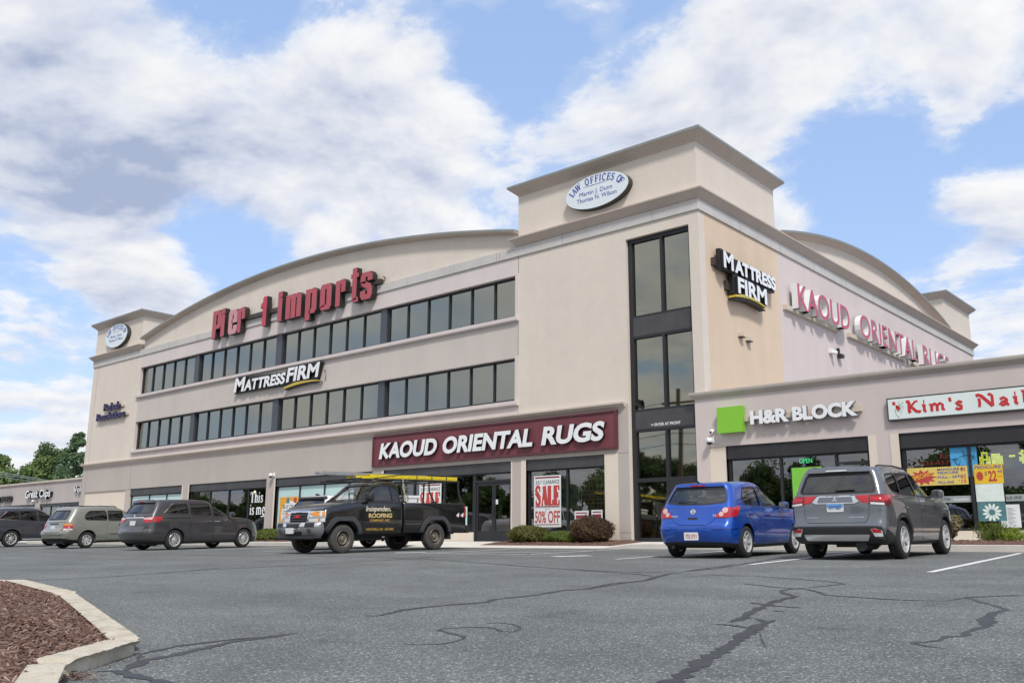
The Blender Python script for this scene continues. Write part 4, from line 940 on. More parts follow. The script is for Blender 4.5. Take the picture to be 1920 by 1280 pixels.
for u0, u1, v0, v1, lb in ((-19.1, -18.52, .5, 1.14, 'small white flyer board beside the tall sale poster'), (-18.4, -17.95, .62, 1.16, 'small white flyer board at the right end of the rug shop window')):
    s = card('flyer', lb, FF, u0, u1, v0, v1, 'paper')
    mb = MB(); mb.fbox(FF, u0 + .05, u1 - .05, v1 - .09, v1 - .05, -.142, -.139); mb.fbox(FF, u0 + .05, u1 - .05, v1 - .24, v1 - .14, -.142, -.139); mb.build('print', M['postmar'], s)
s = card('flyer', 'pale blue flyer low in the glass beside the shop door', FF, -24.55, -24.12, .55, 1.4, 'aqua')
mb = MB(); mb.fbox(FF, -24.5, -24.2, 1.15, 1.34, -.142, -.139); mb.build('print', M['blue'], s)
s = card('notice', 'small white notice taped on the glass door', FF, -22.72, -22.58, 1.45, 1.62, 'paper', n=-.142)
s = sign('vinyl_lettering', 'large white serif This is me. lettering on the second shop window', FF, -38.4, 1.4, cat='lettering')
for tx, u, v, w_ in (('This', -38.46, 1.90, 1.06), ('is', -38.46, 1.34, .38), ('me.', -37.94, 1.34, .92)):
    mb = MB(); strokes_text(mb, FF, tx, SERIF, u, v, .50, .145, -.146, -.142, width=w_); mb.build('lettering', M['letw'], s)
s = card('promotion_poster', 'orange and white BUY ONE GET ONE poster behind the front of the truck', FF, -36.05, -34.6, 0.70, 2.08, 'orange')
mb = MB(); mb.prism(FF, [(-35.22 + .68 * math.cos(i * PI / 16), 1.28 + .62 * math.sin(i * PI / 16)) for i in range(32)], -.142, -.140); mb.build('disc', M['paper'], s)
for tx, v, w_ in (('BUY ONE', 1.56, .98), ('GET ONE', 1.30, .98), ('FREE', 0.95, .8)): text_part('lettering', tx, FF, -35.78, v, .17, M['postdk'], s, -.140, -.138, offset=.01, width=w_)
mb = MB(); mb.prism(FF, [(-35.55, 1.8), (-35.3, 1.8), (-35.33, 1.98), (-35.38, 2.06), (-35.47, 2.06), (-35.52, 1.98)], -.140, -.137); mb.build('bottle_picture', M['posteal'], s)
mb = MB(); mb.prism(FF, [(-34.88 + .12 * math.cos(i * PI / 8), 1.93 + .12 * math.sin(i * PI / 8)) for i in range(16)], -.140, -.137); mb.build('fruit_picture', M['postred'], s)
# rugs hung inside
s = card('hanging_rug', 'dark teal patterned rug hanging behind the right rug shop window', FF, -20.3, -18.95, 0.5, 2.56, 'rug', n=-.26, cat='rug', th=.02)
s = card('hanging_rug', 'brown rug of straw edged squares hanging at the right end of the shop window', FF, -18.9, -17.9, 0.5, 2.56, 'rugl', n=-.24, cat='rug', th=.02)
mb = MB(); rr = random.Random(3); z = .54
while z < 2.5:
    h_ = rr.choice((.12, .17, .22)); x = -18.88
    while x < -17.95:
        w_ = rr.choice((.1, .14, .2)); mb.fbox(FF, x + .012, min(x + w_, -17.92) - .012, z + .012, z + h_ - .012, -.24, -.234); x += w_
    z += h_
mb.build('square_pattern', M['rug2'], s)
# tax office window
s = sign('neon_sign', 'green neon OPEN sign in the tax office window', FF, -11.05, 2.35)
text_part('tubes', 'OPEN', FF, -11.10, 2.31, .13, M['neon'], s, -.146, -.138, width=.38)
s = card('poster', 'lime green poster with a large white H in the tax office window', FF, -11.34, -10.45, 1.0, 2.19, 'greenp')
mb = MB(); mb.fbox(FF, -11.37, -10.42, .97, 2.22, -.1455, -.1442); mb.build('frame', M['black'], s)
text_part('lettering', 'H&R', FF, -11.2, 1.38, .22, M['letw'], s, -.142, -.139, offset=.02, width=.62)
# nail salon window
s = card('vinyl_banner', 'yellow manicure price banner with a red SPECIAL starburst in the salon window', FF, -8.22, -6.70, 1.56, 2.02, 'yellowp', n=-.139, cat='banner')
mb = MB(); star = []
for i in range(22):
    a = 2 * PI * i / 22; r = 1.0 if i % 2 == 0 else .62; star.append((-7.79 + .36 * r * math.cos(a), 1.77 + .205 * r * math.sin(a)))
c0 = (-7.79, 1.77)
for i in range(22): mb.prism(FF, [c0, star[i], star[(i + 1) % 22]], -.139, -.136)
mb.build('starburst', M['postred'], s)
G = frame(FF(-8.03, 1.69, 0), (math.cos(.28), 0, math.sin(.28)), (-math.sin(.28), 0, math.cos(.28)), (0, -1, 0))
text_part('lettering', 'SPECIAL!', G, 0, 0, .105, M['yellow2'], s, -.136, -.133, offset=.01, width=.48)
for tx, v, w_ in (('MANICURE &', 1.925, .62), ('PEDICURE', 1.84, .50), ('FULL - SETS', 1.73, .58), ('FILL-INS', 1.60, .38)): text_part('lettering', tx, FF, -7.42, v, .06, M['blue'], s, -.139, -.136, offset=.016, width=w_)
for tx, v, w_ in (('32', 1.90, .11), ('25', 1.72, .11), ('15', 1.60, .11)): text_part('lettering', tx, FF, -6.86, v, .085, M['postred'], s, -.139, -.136, offset=.014, width=w_); 
for v in (1.95, 1.77, 1.65): text_part('lettering', '$', FF, -6.92, v, .035, M['postred'], s, -.139, -.136, width=.025)
s = card('poster', 'bright blue palm tree poster high in the salon window', FF, -7.08, -6.45, 1.75, 2.50, 'skyblue', n=-.143)
mb = MB(); rr = random.Random(5)
for cx, cz in ((-6.98, 2.2), (-6.75, 2.28), (-6.55, 2.22), (-6.9, 2.02)):
    for k in range(9):
        a = rr.uniform(0, 2 * PI); r = rr.uniform(.1, .17); e = (cx + r * math.cos(a), cz + r * math.sin(a)); q = (-math.sin(a) * .012, math.cos(a) * .012)
        mb.prism(FF, [(cx - q[0], cz - q[1]), e, (cx + q[0], cz + q[1])], -.143, -.1415 + k * .0001)
mb.build('palm_fronds', M['palm'], s)
s = card('price_card', 'bright yellow PEDICURE $22.99 card in the salon window', FF, -6.56, -5.90, 1.555, 2.03, 'yellow2', n=-.139, cat='price card')
text_part('lettering', 'PEDICURE', FF, -6.53, 1.925, .075, M['blue'], s, -.139, -.136, offset=.016, width=.60)
text_part('lettering', '22', FF, -6.24, 1.62, .25, M['postred'], s, -.139, -.136, offset=.03, width=.19)
text_part('lettering', '$', FF, -6.315, 1.76, .10, mat('print green', (.08, .25, .08), .6), s, -.139, -.136, offset=.01, width=.05)
text_part('lettering', '99', FF, -6.02, 1.80, .075, M['blue'], s, -.139, -.136, width=.10)
mb = MB(); star = [(-6.43 + (.095 if i % 2 == 0 else .062) * math.cos(2 * PI * i / 24), 1.75 + (.135 if i % 2 == 0 else .09) * math.sin(2 * PI * i / 24)) for i in range(24)]
for i in range(24): mb.prism(FF, [(-6.43, 1.75), star[i], star[(i + 1) % 24]], -.139, -.136)
mb.fbox(FF, -6.03, -5.93, 1.72, 1.73, -.139, -.136); mb.build('starburst', M['postred'], s)
for i, c in enumerate('FREE'): pass
def flower(label, u0, u1, v0, v1, back, whole):
    s = card('flower_poster', label, FF, u0, u1, v0, v1, back, n=-.1405); cx, cz = (u0 + u1) / 2, (v0 + v1) / 2 - (0.02 if whole else .3)
    mb = MB(); R = .215 if whole else .5
    for i in range(12 if whole else 16):
        a = 2 * PI * i / (12 if whole else 16) + .2; d = (math.cos(a), math.sin(a)); q = (-d[1], d[0]); pts = [(cx + d[0] * R * f + q[0] * R * w_, cz + d[1] * R * f + q[1] * R * w_) for f, w_ in ((.25, -.05), (.7, -.16), (1, -.07), (1.02, .05), (.75, .15), (.25, .06))]
        pts = [(min(max(p[0], u0), u1), min(max(p[1], v0), v1)) for p in pts]
        mb.prism(FF, pts, -.1405, -.139 + (i % 3) * .0005)
    mb.build('petals', M['petal'], s)
    if whole:
        mb = MB(); mb.prism(FF, [(cx + .075 * math.cos(i * PI / 9), cz + .075 * math.sin(i * PI / 9)) for i in range(18)], -.1405, -.1365); mb.build('flower_centre', M['posteal'], s)
flower('pale close up flower poster below the yellow price card', -6.56, -5.93, 1.12, 1.55, 'petal', False)
flower('white daisy poster on dark teal at the foot of the salon window', -6.56, -5.92, .65, 1.11, 'posteal', True)
s = card('price_list', 'white price list sheets low in the salon window beside the daisy poster', FF, -6.06, -5.62, .48, 1.04, 'paper', n=-.1415)
mb = MB()
for i in range(14): mb.fbox(FF, -5.90, -5.90 + .1 + .08 * ((i * 7) % 3) / 2, .95 - i * .03, .957 - i * .03, -.1415, -.139)
mb.build('print', M['postdk'], s)
s = thing('led_display', 'black scrolling display with yellow green dotted hours text in the salon window', 'display', tuple(FF(-5.9, 2.0, -.3)))
mb = MB(); mb.fbox(FF, -6.45, -4.2, 1.98, 2.40, -.36, -.28); mb.build('cabinet', M['black'], s)
DOT = {'A': ['01110', '01010', '11011', '11111', '11011', '11011'], 'm': ['00000', '11110', '11111', '11111', '11111', '11111'], '-': ['000', '000', '111', '000', '000', '000'], '8': ['01110', '11011', '01110', '11011', '11011', '01110'], 'P': ['11110', '11011', '11110', '11000', '11000', '11000']}
mb = MB()
for c, u, w_ in (('A', -6.44, .26), ('m', -6.16, .26), ('-', -5.76, .14), ('8', -5.54, .26), ('P', -5.2, .26), ('m', -4.9, .26)):
    rows = DOT[c]
    for j, r in enumerate(rows):
        for i, q in enumerate(r):
            if q == '1':
                for k in (0, 1):
                    x = u + w_ * (i + .1 + k * .5) / len(r); z = 2.345 - j * .055
                    for k2 in (0, 1): mb.fbox(FF, x, x + w_ * .27 / len(r), z - .028 * k2 - .016, z - .028 * k2, -.28, -.277)
mb.build('diodes', M['led'], s)
s = thing('led_display', 'dim red dotted telephone number display in the salon window', 'display', tuple(FF(-7.5, 2.05, -.3)))
mb = MB(); mb.fbox(FF, -8.0, -7.0, 2.05, 2.42, -.36, -.30); mb.build('cabinet', M['black'], s)
text_part('diodes', '533-4329', FF, -7.85, 2.09, .105, M['ledr'], s, -.30, -.296, width=.78)
text_part('diodes', 'Kim', FF, -7.36, 2.25, .11, M['ledr'], s, -.30, -.296, width=.28)
s = thing('vinyl_strip', 'grey frosted strip reading CERTIFICATES across the salon window', 'vinyl strip', tuple(FF(-7, 1.12, -.16)))
mb = MB(); mb.fbox(FF, -8.15, -6.68, 1.12, 1.28, -.1455, -.1435); mb.fbox(FF, -5.9, -5.08, 1.12, 1.28, -.1455, -.1435); mb.build('strip', M['frost'], s)
for tx, u, w_ in (('GIFT CERTIFICATES', -8.1, .93), ('WALK-INS', -6.05, .5)): text_part('lettering', tx, FF, u, 1.165, .075, M['postdk'], s, -.1435, -.1415, offset=.016, width=w_)
for tx, u, w_ in (('Available', -7.1, .36), ('Credit', -5.4, .28)): text_part('lettering', tx, FF, u, 1.165, .07, M['white'], s, -.1435, -.1415, width=w_, shear=.3)

# security cameras, floods and small fittings ------------------------------
def dome_camera(F, u, v, label):
    s = thing('security_camera', label, 'camera', tuple(F(u, v, 0)), group='white dome security cameras')
    mb = MB(); mb.fbox(F, u - .02, u + .10, v - .05, v + .12, 0, .04); mb.fbox(F, u + .01, u + .07, v + .0, v + .08, .04, .16); mb.build('bracket', M['white'], s)
    c = F(u + .02, v, .18); mb = MB(); mb.lathe([(0, .10), (.07, .09), (.095, .05), (.10, -.03), (.09, -.045), (0, -.045)], 'z', tuple(c), 20); mb.build('housing', M['white'], s, smooth=40)
    mb = MB(); mb.lathe([(.078, -.045), (.07, -.085), (.04, -.115), (0, -.125)], 'z', tuple(c), 20); mb.build('dome', M['black'], s, smooth=60)
dome_camera(FF, -13.76, 3.10, 'white dome security camera under the green square sign')
dome_camera(FF, -36.45, 3.08, 'white dome security camera above the pillar behind the truck front')
dome_camera(FL, -76.4, 3.14, 'white dome security camera under the Great Clips letters')
s = thing('security_camera', 'small white bullet camera above the dome camera by the green square', 'camera', tuple(FF(-13.68, 3.42, 0)))
mb = MB(); mb.lathe([(0, 0), (.055, 0), (.055, .02), (.025, .03), (.025, .06), (.06, .07), (.065, .17), (.05, .185), (0, .185)], 'y', (0, 0, 0), 16); mb.v = [tuple(FF(-13.68 + a, 3.42 + c - b * .35, b)) for a, b, c in mb.v]; mb.build('housing', M['white'], s, smooth=40)
mb = MB(); mb.lathe([(0, .19), (.038, .19), (.038, .183)], 'y', (0, 0, 0), 16); mb.v = [tuple(FF(-13.68 + a, 3.42 + c - b * .35, b)) for a, b, c in mb.v]; mb.build('lens', M['black'], s)
for y, z, lb in ((27.2, 6.82, 'left one of the two small beige floodlights on the tan wall'), (27.72, 6.76, 'right one of the two small beige floodlights on the tan wall')):
    s = thing('floodlight', lb, 'floodlight', tuple(FS(y, z, 0)), group='floodlights on the tan wall')
    mb = MB(); mb.prism(frame(FS(y, z, 0), (0, 1, 0), (0, 0, 1), (1, 0, 0)), [(-.14, -.04), (.14, -.04), (.14, .10), (-.14, .10)], 0, .10); mb.build('housing', M['beige'], s)
    mb = MB(); mb.fbox(FS, y - .12, y + .12, z - .07, z - .04, .01, .16); mb.build('hood', M['brownret'], s)
s = thing('security_camera', 'small white wall camera below the rose rug shop letters', 'camera', tuple(FS(34.7, 7.45, 0)))
mb = MB(); mb.fbox(FS, 34.55, 34.85, 7.42, 7.60, 0, .12); mb.lathe([(0, .09), (.08, .07), (.10, 0), (.07, -.06), (0, -.07)], 'z', tuple(FS(34.7, 7.42, .2)), 14); mb.build('housing', M['white'], s, smooth=40)
s = thing('wall_lamp', 'small dark wall lamp beside the white camera on the side wall', 'lamp', tuple(FS(35.4, 7.5, 0)))
mb = MB(); mb.fbox(FS, 35.35, 35.5, 7.5, 7.75, 0, .08); mb.fbox(FS, 35.32, 35.62, 7.35, 7.5, .04, .2); mb.build('housing', M['black'], s)
s = thing('wall_horn', 'small black horn loudspeaker fixed at the edge of the tall stair window', 'loudspeaker', tuple(FF(-16.55, 4.45, -.1)))
mb = MB(); mb.lathe([(.04, 0), (.05, .08), (.15, .22), (.16, .23), (.0, .16)], 'y', (0, 0, 0), 18); mb.v = [tuple(FF(-16.58 + b * .8, 4.5 + c, -.14 + a * .8)) for a, b, c in mb.v]; mb.build('horn', M['black'], s, smooth=40)
# ------------------------------------------------------------------ ground
def structure(o): o['kind'] = 'structure'; return o
mb = MB()
ys = [-400, -60, -20, 0, 6, 12, 18, 24.751, 60, 400]
zz_ = [GZ(-60), GZ(-60)] + [GZ(y) for y in (-20, 0, 6, 12, 18, 24.751)] + [GZ(24.751)] * 2
for i in range(len(ys) - 1):
    mb.add([(-600, ys[i], zz_[i]), (600, ys[i], zz_[i]), (600, ys[i + 1], zz_[i + 1]), (-600, ys[i + 1], zz_[i + 1])], [(0, 1, 2, 3)])
structure(mb.build('parking_lot', M['asphalt']))
def on_ground(pts, dz): return [(x, y, GZ(y) + dz) for x, y in pts]
def ribbon(mb, pts, w, dz, jag=0.25, taper=True, seed=0, sub=0.12):
    rr = random.Random(seed); P = [Vector(pts[0])]
    for a, b in zip(pts, pts[1:]):
        a, b = Vector(a), Vector(b); n = max(1, int((b - a).length / sub))
        for i in range(1, n + 1): P.append(a.lerp(b, i / n))
    L = []; R = []; k = len(P)
    for i, p in enumerate(P):
        d = (P[min(i + 1, k - 1)] - P[max(i - 1, 0)]); d = d.normalized() if d.length else Vector((1, 0)); n = Vector((-d.y, d.x))
        ww = w * (rr.uniform(1 - jag, 1 + jag)) * 0.5
        if taper: ww *= min(1.0, 0.25 + 2.2 * min(i, k - 1 - i) / max(k * 0.25, 1))
        o = n * rr.uniform(-.3, .3) * w * jag
        L.append(p + o + n * ww); R.append(p + o - n * ww)
    vs = on_ground([(q.x, q.y) for q in L + R], dz)
    mb.add(vs, [(k + i, k + i + 1, i + 1, i) for i in range(k - 1)])
CR = {
 'A1': ([(-18.5, 5.2), (-14.25, 5.87), (-14.3, 6.81), (-14.57, 7.7), (-14.89, 8.48), (-15.0, 9.0), (-14.86, 9.6), (-14.93, 10.5), (-14.93, 11.2), (-15.1, 12.1)], .10),
 'A2': ([(-14.89, 8.48), (-15.5, 9.5)], .06), 'A3': ([(-15.5, 9.5), (-14.9, 9.9)], .05),
 'B': ([(-4.84, 2.30), (-4.76, 2.41), (-5.04, 2.67), (-5.1, 2.89), (-5.36, 3.4), (-5.42, 3.95)], .075), 'B2': ([(-5.29, 2.75), (-5.45, 3.07), (-5.48, 3.48), (-5.41, 3.75)], .045),
 'B3': ([(-4.78, 2.36), (-4.38, 2.35), (-4.18, 2.34), (-3.9, 2.2)], .075), 'B4': ([(-4.73, 2.39), (-5.0, 2.62), (-5.28, 2.76)], .04),
 'C': ([(-15.23, 12.07), (-15.21, 13.24), (-15.34, 14.23), (-15.87, 15.17), (-15.24, 16.0), (-15.29, 16.87), (-14.81, 18.39), (-13.67, 19.17)], .10),
 'D': ([(-15.34, 14.23), (-12.79, 13.29), (-10.74, 12.41), (-9.48, 11.96), (-8.6, 11.58), (-7.58, 11.26), (-6.9, 10.77)], .085), 'Dr': ([(-9.48, 11.96), (-8.35, 11.7), (-7.65, 11.6), (-7.4, 12.18)], .06),
 'E': ([(-5.99, 5.01), (-5.89, 5.06), (-6.09, 5.5), (-6.14, 5.67), (-6.14, 6.02), (-6.05, 6.53), (-6.2, 6.79), (-6.21, 7.45), (-6.37, 8.03), (-6.3, 8.45), (-6.46, 9.11), (-6.6, 10.13), (-6.84, 10.66), (-7.13, 11.49), (-7.22, 11.98)], .085),
 'E2': ([(-6.37, 8.6), (-6.6, 9.3), (-6.55, 9.9), (-6.75, 10.5)], .05),
 'S': ([(-4.4, 3.99), (-4.28, 4.0), (-4.18, 4.1), (-4.2, 4.26), (-4.26, 4.39), (-4.37, 4.48), (-4.58, 4.56), (-4.74, 4.62), (-4.79, 4.74), (-4.71, 4.86), (-4.58, 4.95), (-4.47, 4.92), (-4.33, 4.82), (-4.25, 4.84), (-4.31, 4.99), (-4.43, 5.12), (-4.59, 5.22), (-4.74, 5.23), (-4.76, 5.11)], .042),
 'F': ([(-7.22, 11.98), (-7.26, 12.83), (-7.41, 13.72), (-7.82, 15.39), (-8.33, 17.93)], .11), 'F3': ([(-7.3, 12.2), (-7.5, 13.4), (-7.75, 14.6)], .07),
 'F2': ([(-6.63, 11.0), (-6.33, 11.4), (-5.78, 11.45), (-5.1, 11.15), (-4.64, 10.92), (-4.26, 10.57), (-4.3, 10.1), (-4.41, 9.55), (-4.39, 9.2), (-4.16, 8.82), (-3.95, 8.61)], .055),
 'F4': ([(-4.39, 9.2), (-4.16, 8.82), (-3.95, 8.61), (-3.94, 8.44), (-3.84, 7.85), (-3.74, 7.55), (-3.56, 6.9), (-3.41, 6.5), (-3.34, 6.17)], .085),
 'G': ([(-5.23, 10.02), (-4.57, 9.62), (-4.23, 9.5), (-4.01, 9.25), (-3.8, 8.91), (-3.59, 8.83), (-3.05, 8.7), (-2.68, 8.75)], .06),
 'H': ([(-2.66, 8.72), (-2.63, 9.01), (-2.62, 9.25), (-2.33, 8.76), (-2.1, 8.36), (-2.03, 8.2), (-2.05, 8.01), (-2.02, 7.75), (-1.95, 7.4), (-1.88, 7.08), (-1.84, 6.97), (-1.85, 6.65), (-1.84, 6.42), (-1.79, 6.28), (-1.88, 6.16), (-1.85, 5.97), (-1.94, 5.75), (-1.82, 5.64), (-1.72, 5.62)], .055),
 'H3': ([(-2.05, 8.01), (-1.97, 7.4), (-1.85, 6.95)], .11), 'H2': ([(-2.62, 9.25), (-2.43, 9.61), (-2.1, 10.0)], .09),
 'I': ([(-2.2, 3.3), (-2.4, 3.95), (-2.47, 4.16), (-2.6, 4.56), (-2.73, 5.04), (-2.88, 5.46), (-2.97, 5.75), (-3.1, 6.19), (-3.15, 6.48)], .095),
 'I2': ([(-3.41, 6.5), (-3.29, 6.51), (-3.13, 6.31), (-3.07, 5.94), (-3.26, 6.02), (-3.37, 6.01), (-3.45, 6.0)], .05), 'I3': ([(-3.99, 7.76), (-3.7, 7.57), (-3.41, 7.5)], .05), 'I4': ([(-3.49, 7.13), (-3.37, 7.11)], .13), 'I5': ([(-2.88, 5.7), (-2.7, 5.37), (-2.54, 5.09)], .012),
 'far': ([(-26, 13), (-21.5, 14.3), (-18, 14.6), (-15.3, 14.2)], .10), 'far2': ([(-40, 12.5), (-33, 13.5), (-26, 13)], .12),
}
mb = MB()
for i, (k, (pts, w)) in enumerate(CR.items()): ribbon(mb, pts, w * .86, 0.0018 + 0.0003 * (i % 6), .55, True, i, .05)
structure(mb.build('crack_sealant', M['seal']))
mb = MB()
LINES = [((-4.19, 13.34), (-4.86, 21.2)), ((-7.40, 14.44), (-8.15, 21.6)), ((-10.85, 15.48), (-11.40, 21.6)), ((-14.55, 17.2), (-14.95, 21.6)), ((-17.9, 16.9), (-18.3, 21.6)),
         ((-24.6, 16.5), (-25.1, 21.6)), ((-28.6, 16.5), (-29.1, 21.6)), ((-32.9, 16.4), (-33.4, 21.6)), ((-37.2, 16.4), (-37.7, 21.6)), ((-41.5, 16.4), (-42, 21.6)), ((-1.0, 13.3), (-1.7, 21.2)), ((2.2, 13.3), (1.5, 21.2))]
for i, (a, b) in enumerate(LINES): ribbon(mb, [a, b], .11, 0.006, .07, False, 40 + i, .3)
ribbon(mb, [(-17.5, 17.0), (-14.6, 17.15)], .10, .0085, .1, False, 61); ribbon(mb, [(-17.5, 18.1), (-14.9, 18.4)], .10, .0085, .1, False, 62); ribbon(mb, [(-16.9, 19.4), (-14.7, 20.2)], .10, .0085, .1, False, 64)
ribbon(mb, [(-12.97, 16.15), (-12.6, 16.95)], .42, .0085, .15, False, 63, .1); ribbon(mb, [(-18.95, 16.8), (-18.5, 17.5)], .40, .0085, .15, False, 65, .1)
structure(mb.build('parking_lines', M['line']))
# raised walk along the shop fronts, dropping to the lot at the entrance, with a kerb
KY = 22.0
def kz(x):
    hi, lo = 0.072, GZ(KY) + 0.012
    if x < -28.2 or x > -14.6: return hi
    f = min(1.0, (x + 28.2) / 1.6, (-14.6 - x) / 1.6); f = max(0.0, f); f = f * f * (3 - 2 * f); return hi + (lo - hi) * f
mb = MB(); xs = [-56.4 + i * .5 for i in range(85)] + [-13.9 + i * 2.0 for i in range(16)]
for a, b in zip(xs, xs[1:]):
    mb.quad((a, KY + .15, kz(a)), (b, KY + .15, kz(b)), (b, D + .02, FLOOR - .004), (a, D + .02, FLOOR - .004))
for x in [-54 + i * 1.5 for i in range(44)]:
    if abs(x + 21) > .1: pass
structure(mb.build('sidewalk', M['conc']))
mb = MB()
for a, b in zip(xs, xs[1:]):
    for p, q in (((KY, -.2), (KY + .01, -.012)), ((KY + .01, -.012), (KY + .025, 0.0)), ((KY + .025, 0.0), (KY + .15, 0.002))):
        za = lambda x, d: (GZ(KY) - .1 if d == -.2 else kz(x) + d)
        mb.quad((a, p[0], za(a, p[1])), (b, p[0], za(b, p[1])), (b, q[0], za(b, q[1])), (a, q[0], za(a, q[1])))
structure(mb.build('kerb', M['kerb'], smooth=60))
# left row walk
mb = MB(); mb.quad((-112, 27, .0), (-56.4, 27, .0), (-56.4, YL, .12), (-112, YL, .12)); structure(mb.build('sidewalk', M['conc']))

# mulch beds
def chips(mb, region, zf, n, s0, s1, seed):
    rr = random.Random(seed)
    for _ in range(n):
        x, y = region(rr); z = zf(x, y); a = rr.uniform(0, PI); L = rr.uniform(s0, s1); w = L * rr.uniform(.12, .3); t = rr.uniform(-.5, .5); h = w * .5
        d = Vector((math.cos(a) * math.cos(t), math.sin(a) * math.cos(t), math.sin(t))); q = Vector((-math.sin(a), math.cos(a), rr.uniform(-.4, .4))).normalized(); c = Vector((x, y, z + rr.uniform(0, .02)))
        n_ = d.cross(q).normalized() * h * .5
        P = [c - d * L / 2 - q * w / 2, c + d * L / 2 - q * w / 3, c + d * L / 2 + q * w / 3, c - d * L / 2 + q * w / 2]
        mb.mi = rr.randrange(3) if True else 0
        mb.add([p + n_ for p in P] + [p - n_ for p in P], [(0, 1, 2, 3), (7, 6, 5, 4), (0, 4, 5, 1), (1, 5, 6, 2), (2, 6, 7, 3), (3, 7, 4, 0)])
    mb.mi = 0
CHIP = [M['mulch'], mat('reddish chip', (0.165, 0.088, 0.064), .9, noise=[(20, .3)]), mat('pale chip', (0.29, 0.20, 0.16), .9, noise=[(20, .25)])]
def wz(x, y): return kz(x) + (FLOOR - .004 - kz(x)) * (y - KY - .15) / (D - KY - .15)
def bed(x0, x1, y0, y1, h, seed, n):
    mb = MB(); nx = max(8, int((x1 - x0) / .25)); ny = 8; rr = random.Random(seed)
    f = lambda x, y: h * min(1, (x - x0) / .35, (x1 - x) / .35, (y - y0) / .3) 
    zf = lambda x, y: wz(x, y) + .006 + max(0, f(x, y))
    g = [[(x0 + (x1 - x0) * i / nx, y0 + (y1 - y0) * j / ny) for j in range(ny + 1)] for i in range(nx + 1)]
    idx = mb.add([(x, y, zf(x, y) + rr.uniform(-.004, .012) * (0 < i < nx and 0 < j < ny)) for i, c in enumerate(g) for j, (x, y) in enumerate(c)], [])
    for i in range(nx):
        for j in range(ny): mb.f.append((i * (ny + 1) + j, (i + 1) * (ny + 1) + j, (i + 1) * (ny + 1) + j + 1, i * (ny + 1) + j + 1)); mb.m.append(0)
    chips(mb, lambda r: (r.uniform(x0 + .1, x1 - .1), r.uniform(y0 + .05, y1 - .05)), zf, n, .04, .10, seed)
    o = mb.build('mulch_bed', CHIP); o['kind'] = 'stuff'; return o
bed(-21.7, -16.3, 23.0, D - .02, .05, 1, 900); bed(-37.2, -33.0, 23.0, D - .02, .05, 2, 400); bed(-12.0, 8.0, 22.25, 24.2, .06, 3, 1600); bed(-47, -41, 23, D - .02, .05, 4, 200)

# kerbed island, lower left: separate stones round a mulch mound
def stone(name, a, b, wd, h, label, seed, rough=.0035, round_=.018):
    a, b = Vector((a[0], a[1])), Vector((b[0], b[1])); d = (b - a).normalized(); n = Vector((-d.y, d.x)); L = (b - a).length
    rr = random.Random(seed); s = MB(); nx = max(6, int(L / .035)); prof = [(0, -.1), (0, h * .35), (0, h * .7), (.006, h - round_ * .6), (round_, h), (wd * .5, h + .004), (wd - round_, h), (wd - .004, h - round_), (wd, h * .6), (wd, -.1)]
    k = len(prof); ph = rr.uniform(0, 9)
    for i in range(nx + 1):
        t_ = i / nx; e = min(t_, 1 - t_) * L; sq = 0 if e > .035 else (.035 - e) * .55
        for (o, z) in prof:
            j = rr.uniform(-rough, rough) if z > 0 else 0
            bulge = .012 * math.sin(ph + t_ * 7 + z * 30) if o < .01 and 0 < z < h * .9 else 0
            oo = o + (sq if o < wd / 2 else -sq) + bulge + j * .6; zz = z - (sq if z > h * .6 else 0) + (j * .7 if z > h * .5 else 0)
            p = a + d * (t_ * L) + n * oo; s.v.append((p.x, p.y, GZ(p.y) + zz))
    for i in range(nx):
        for j in range(k - 1): s.f.append((i * k + j, i * k + j + 1, (i + 1) * k + j + 1, (i + 1) * k + j)); s.m.append(0)
    s.f.append(tuple(range(k))[::-1]); s.f.append(tuple(nx * k + j for j in range(k))); s.m += [0, 0]
    root = thing(name, label, 'kerb stone', (a.x, a.y, GZ(a.y)), group='kerb stones round the mulch island')
    s.build('block', M['granite'], root, smooth=50, recalc=True); return root
H_ = .078
stone('kerb_stone', (-4.78, 2.10), (-3.6, 1.52), -.135, H_, 'cracked tan kerb stone along the bottom edge of the picture', 1)
stone('kerb_stone', (-5.33, 2.76), (-4.80, 2.13), -.150, H_ + .004, 'chipped pale corner kerb stone beside the forked black crack', 2, .005, .03)
stone('kerb_stone', (-9.75, 4.32), (-5.42, 2.80), -.125, H_, 'long straight kerb stone running along the right side of the mulch', 3, .0025)
stone('kerb_stone', (-13.0, 5.05), (-9.80, 4.34), -.16, H_ + .012, 'thick rounded kerb stone at the far tip of the mulch island', 4, .004, .03)
stone('kerb_stone', (-16.2, 4.75), (-13.08, 5.03), -.15, H_, 'farthest kerb stone, at the left picture edge', 5)
mb = MB(); O = [(-3.7, 1.42), (-4.86, 2.02), (-5.4, 2.66), (-9.75, 4.18), (-13.0, 4.88), (-16.2, 4.6), (-18, 3.0), (-14, .5), (-8, -1.0), (-4, .2)]
cx, cy = -9.0, 2.4
def mz(x, y, f): return GZ(y) + .055 + .17 * (1 - f ** 2)
rings = 14; K = []
for p, q in zip(O, O[1:] + O[:1]):
    for i in range(8): K.append((p[0] + (q[0] - p[0]) * i / 8, p[1] + (q[1] - p[1]) * i / 8))
rr = random.Random(9)
for r in range(rings + 1):
    f = r / rings
    for (x, y) in K: mb.v.append((cx + (x - cx) * f, cy + (y - cy) * f, mz(0, cy + (y - cy) * f, f) + (rr.uniform(-.012, .012) if r < rings else 0)))
n = len(K)
for r in range(rings):
    for i in range(n): mb.f.append((r * n + i, r * n + (i + 1) % n, (r + 1) * n + (i + 1) % n, (r + 1) * n + i)); mb.m.append(0)
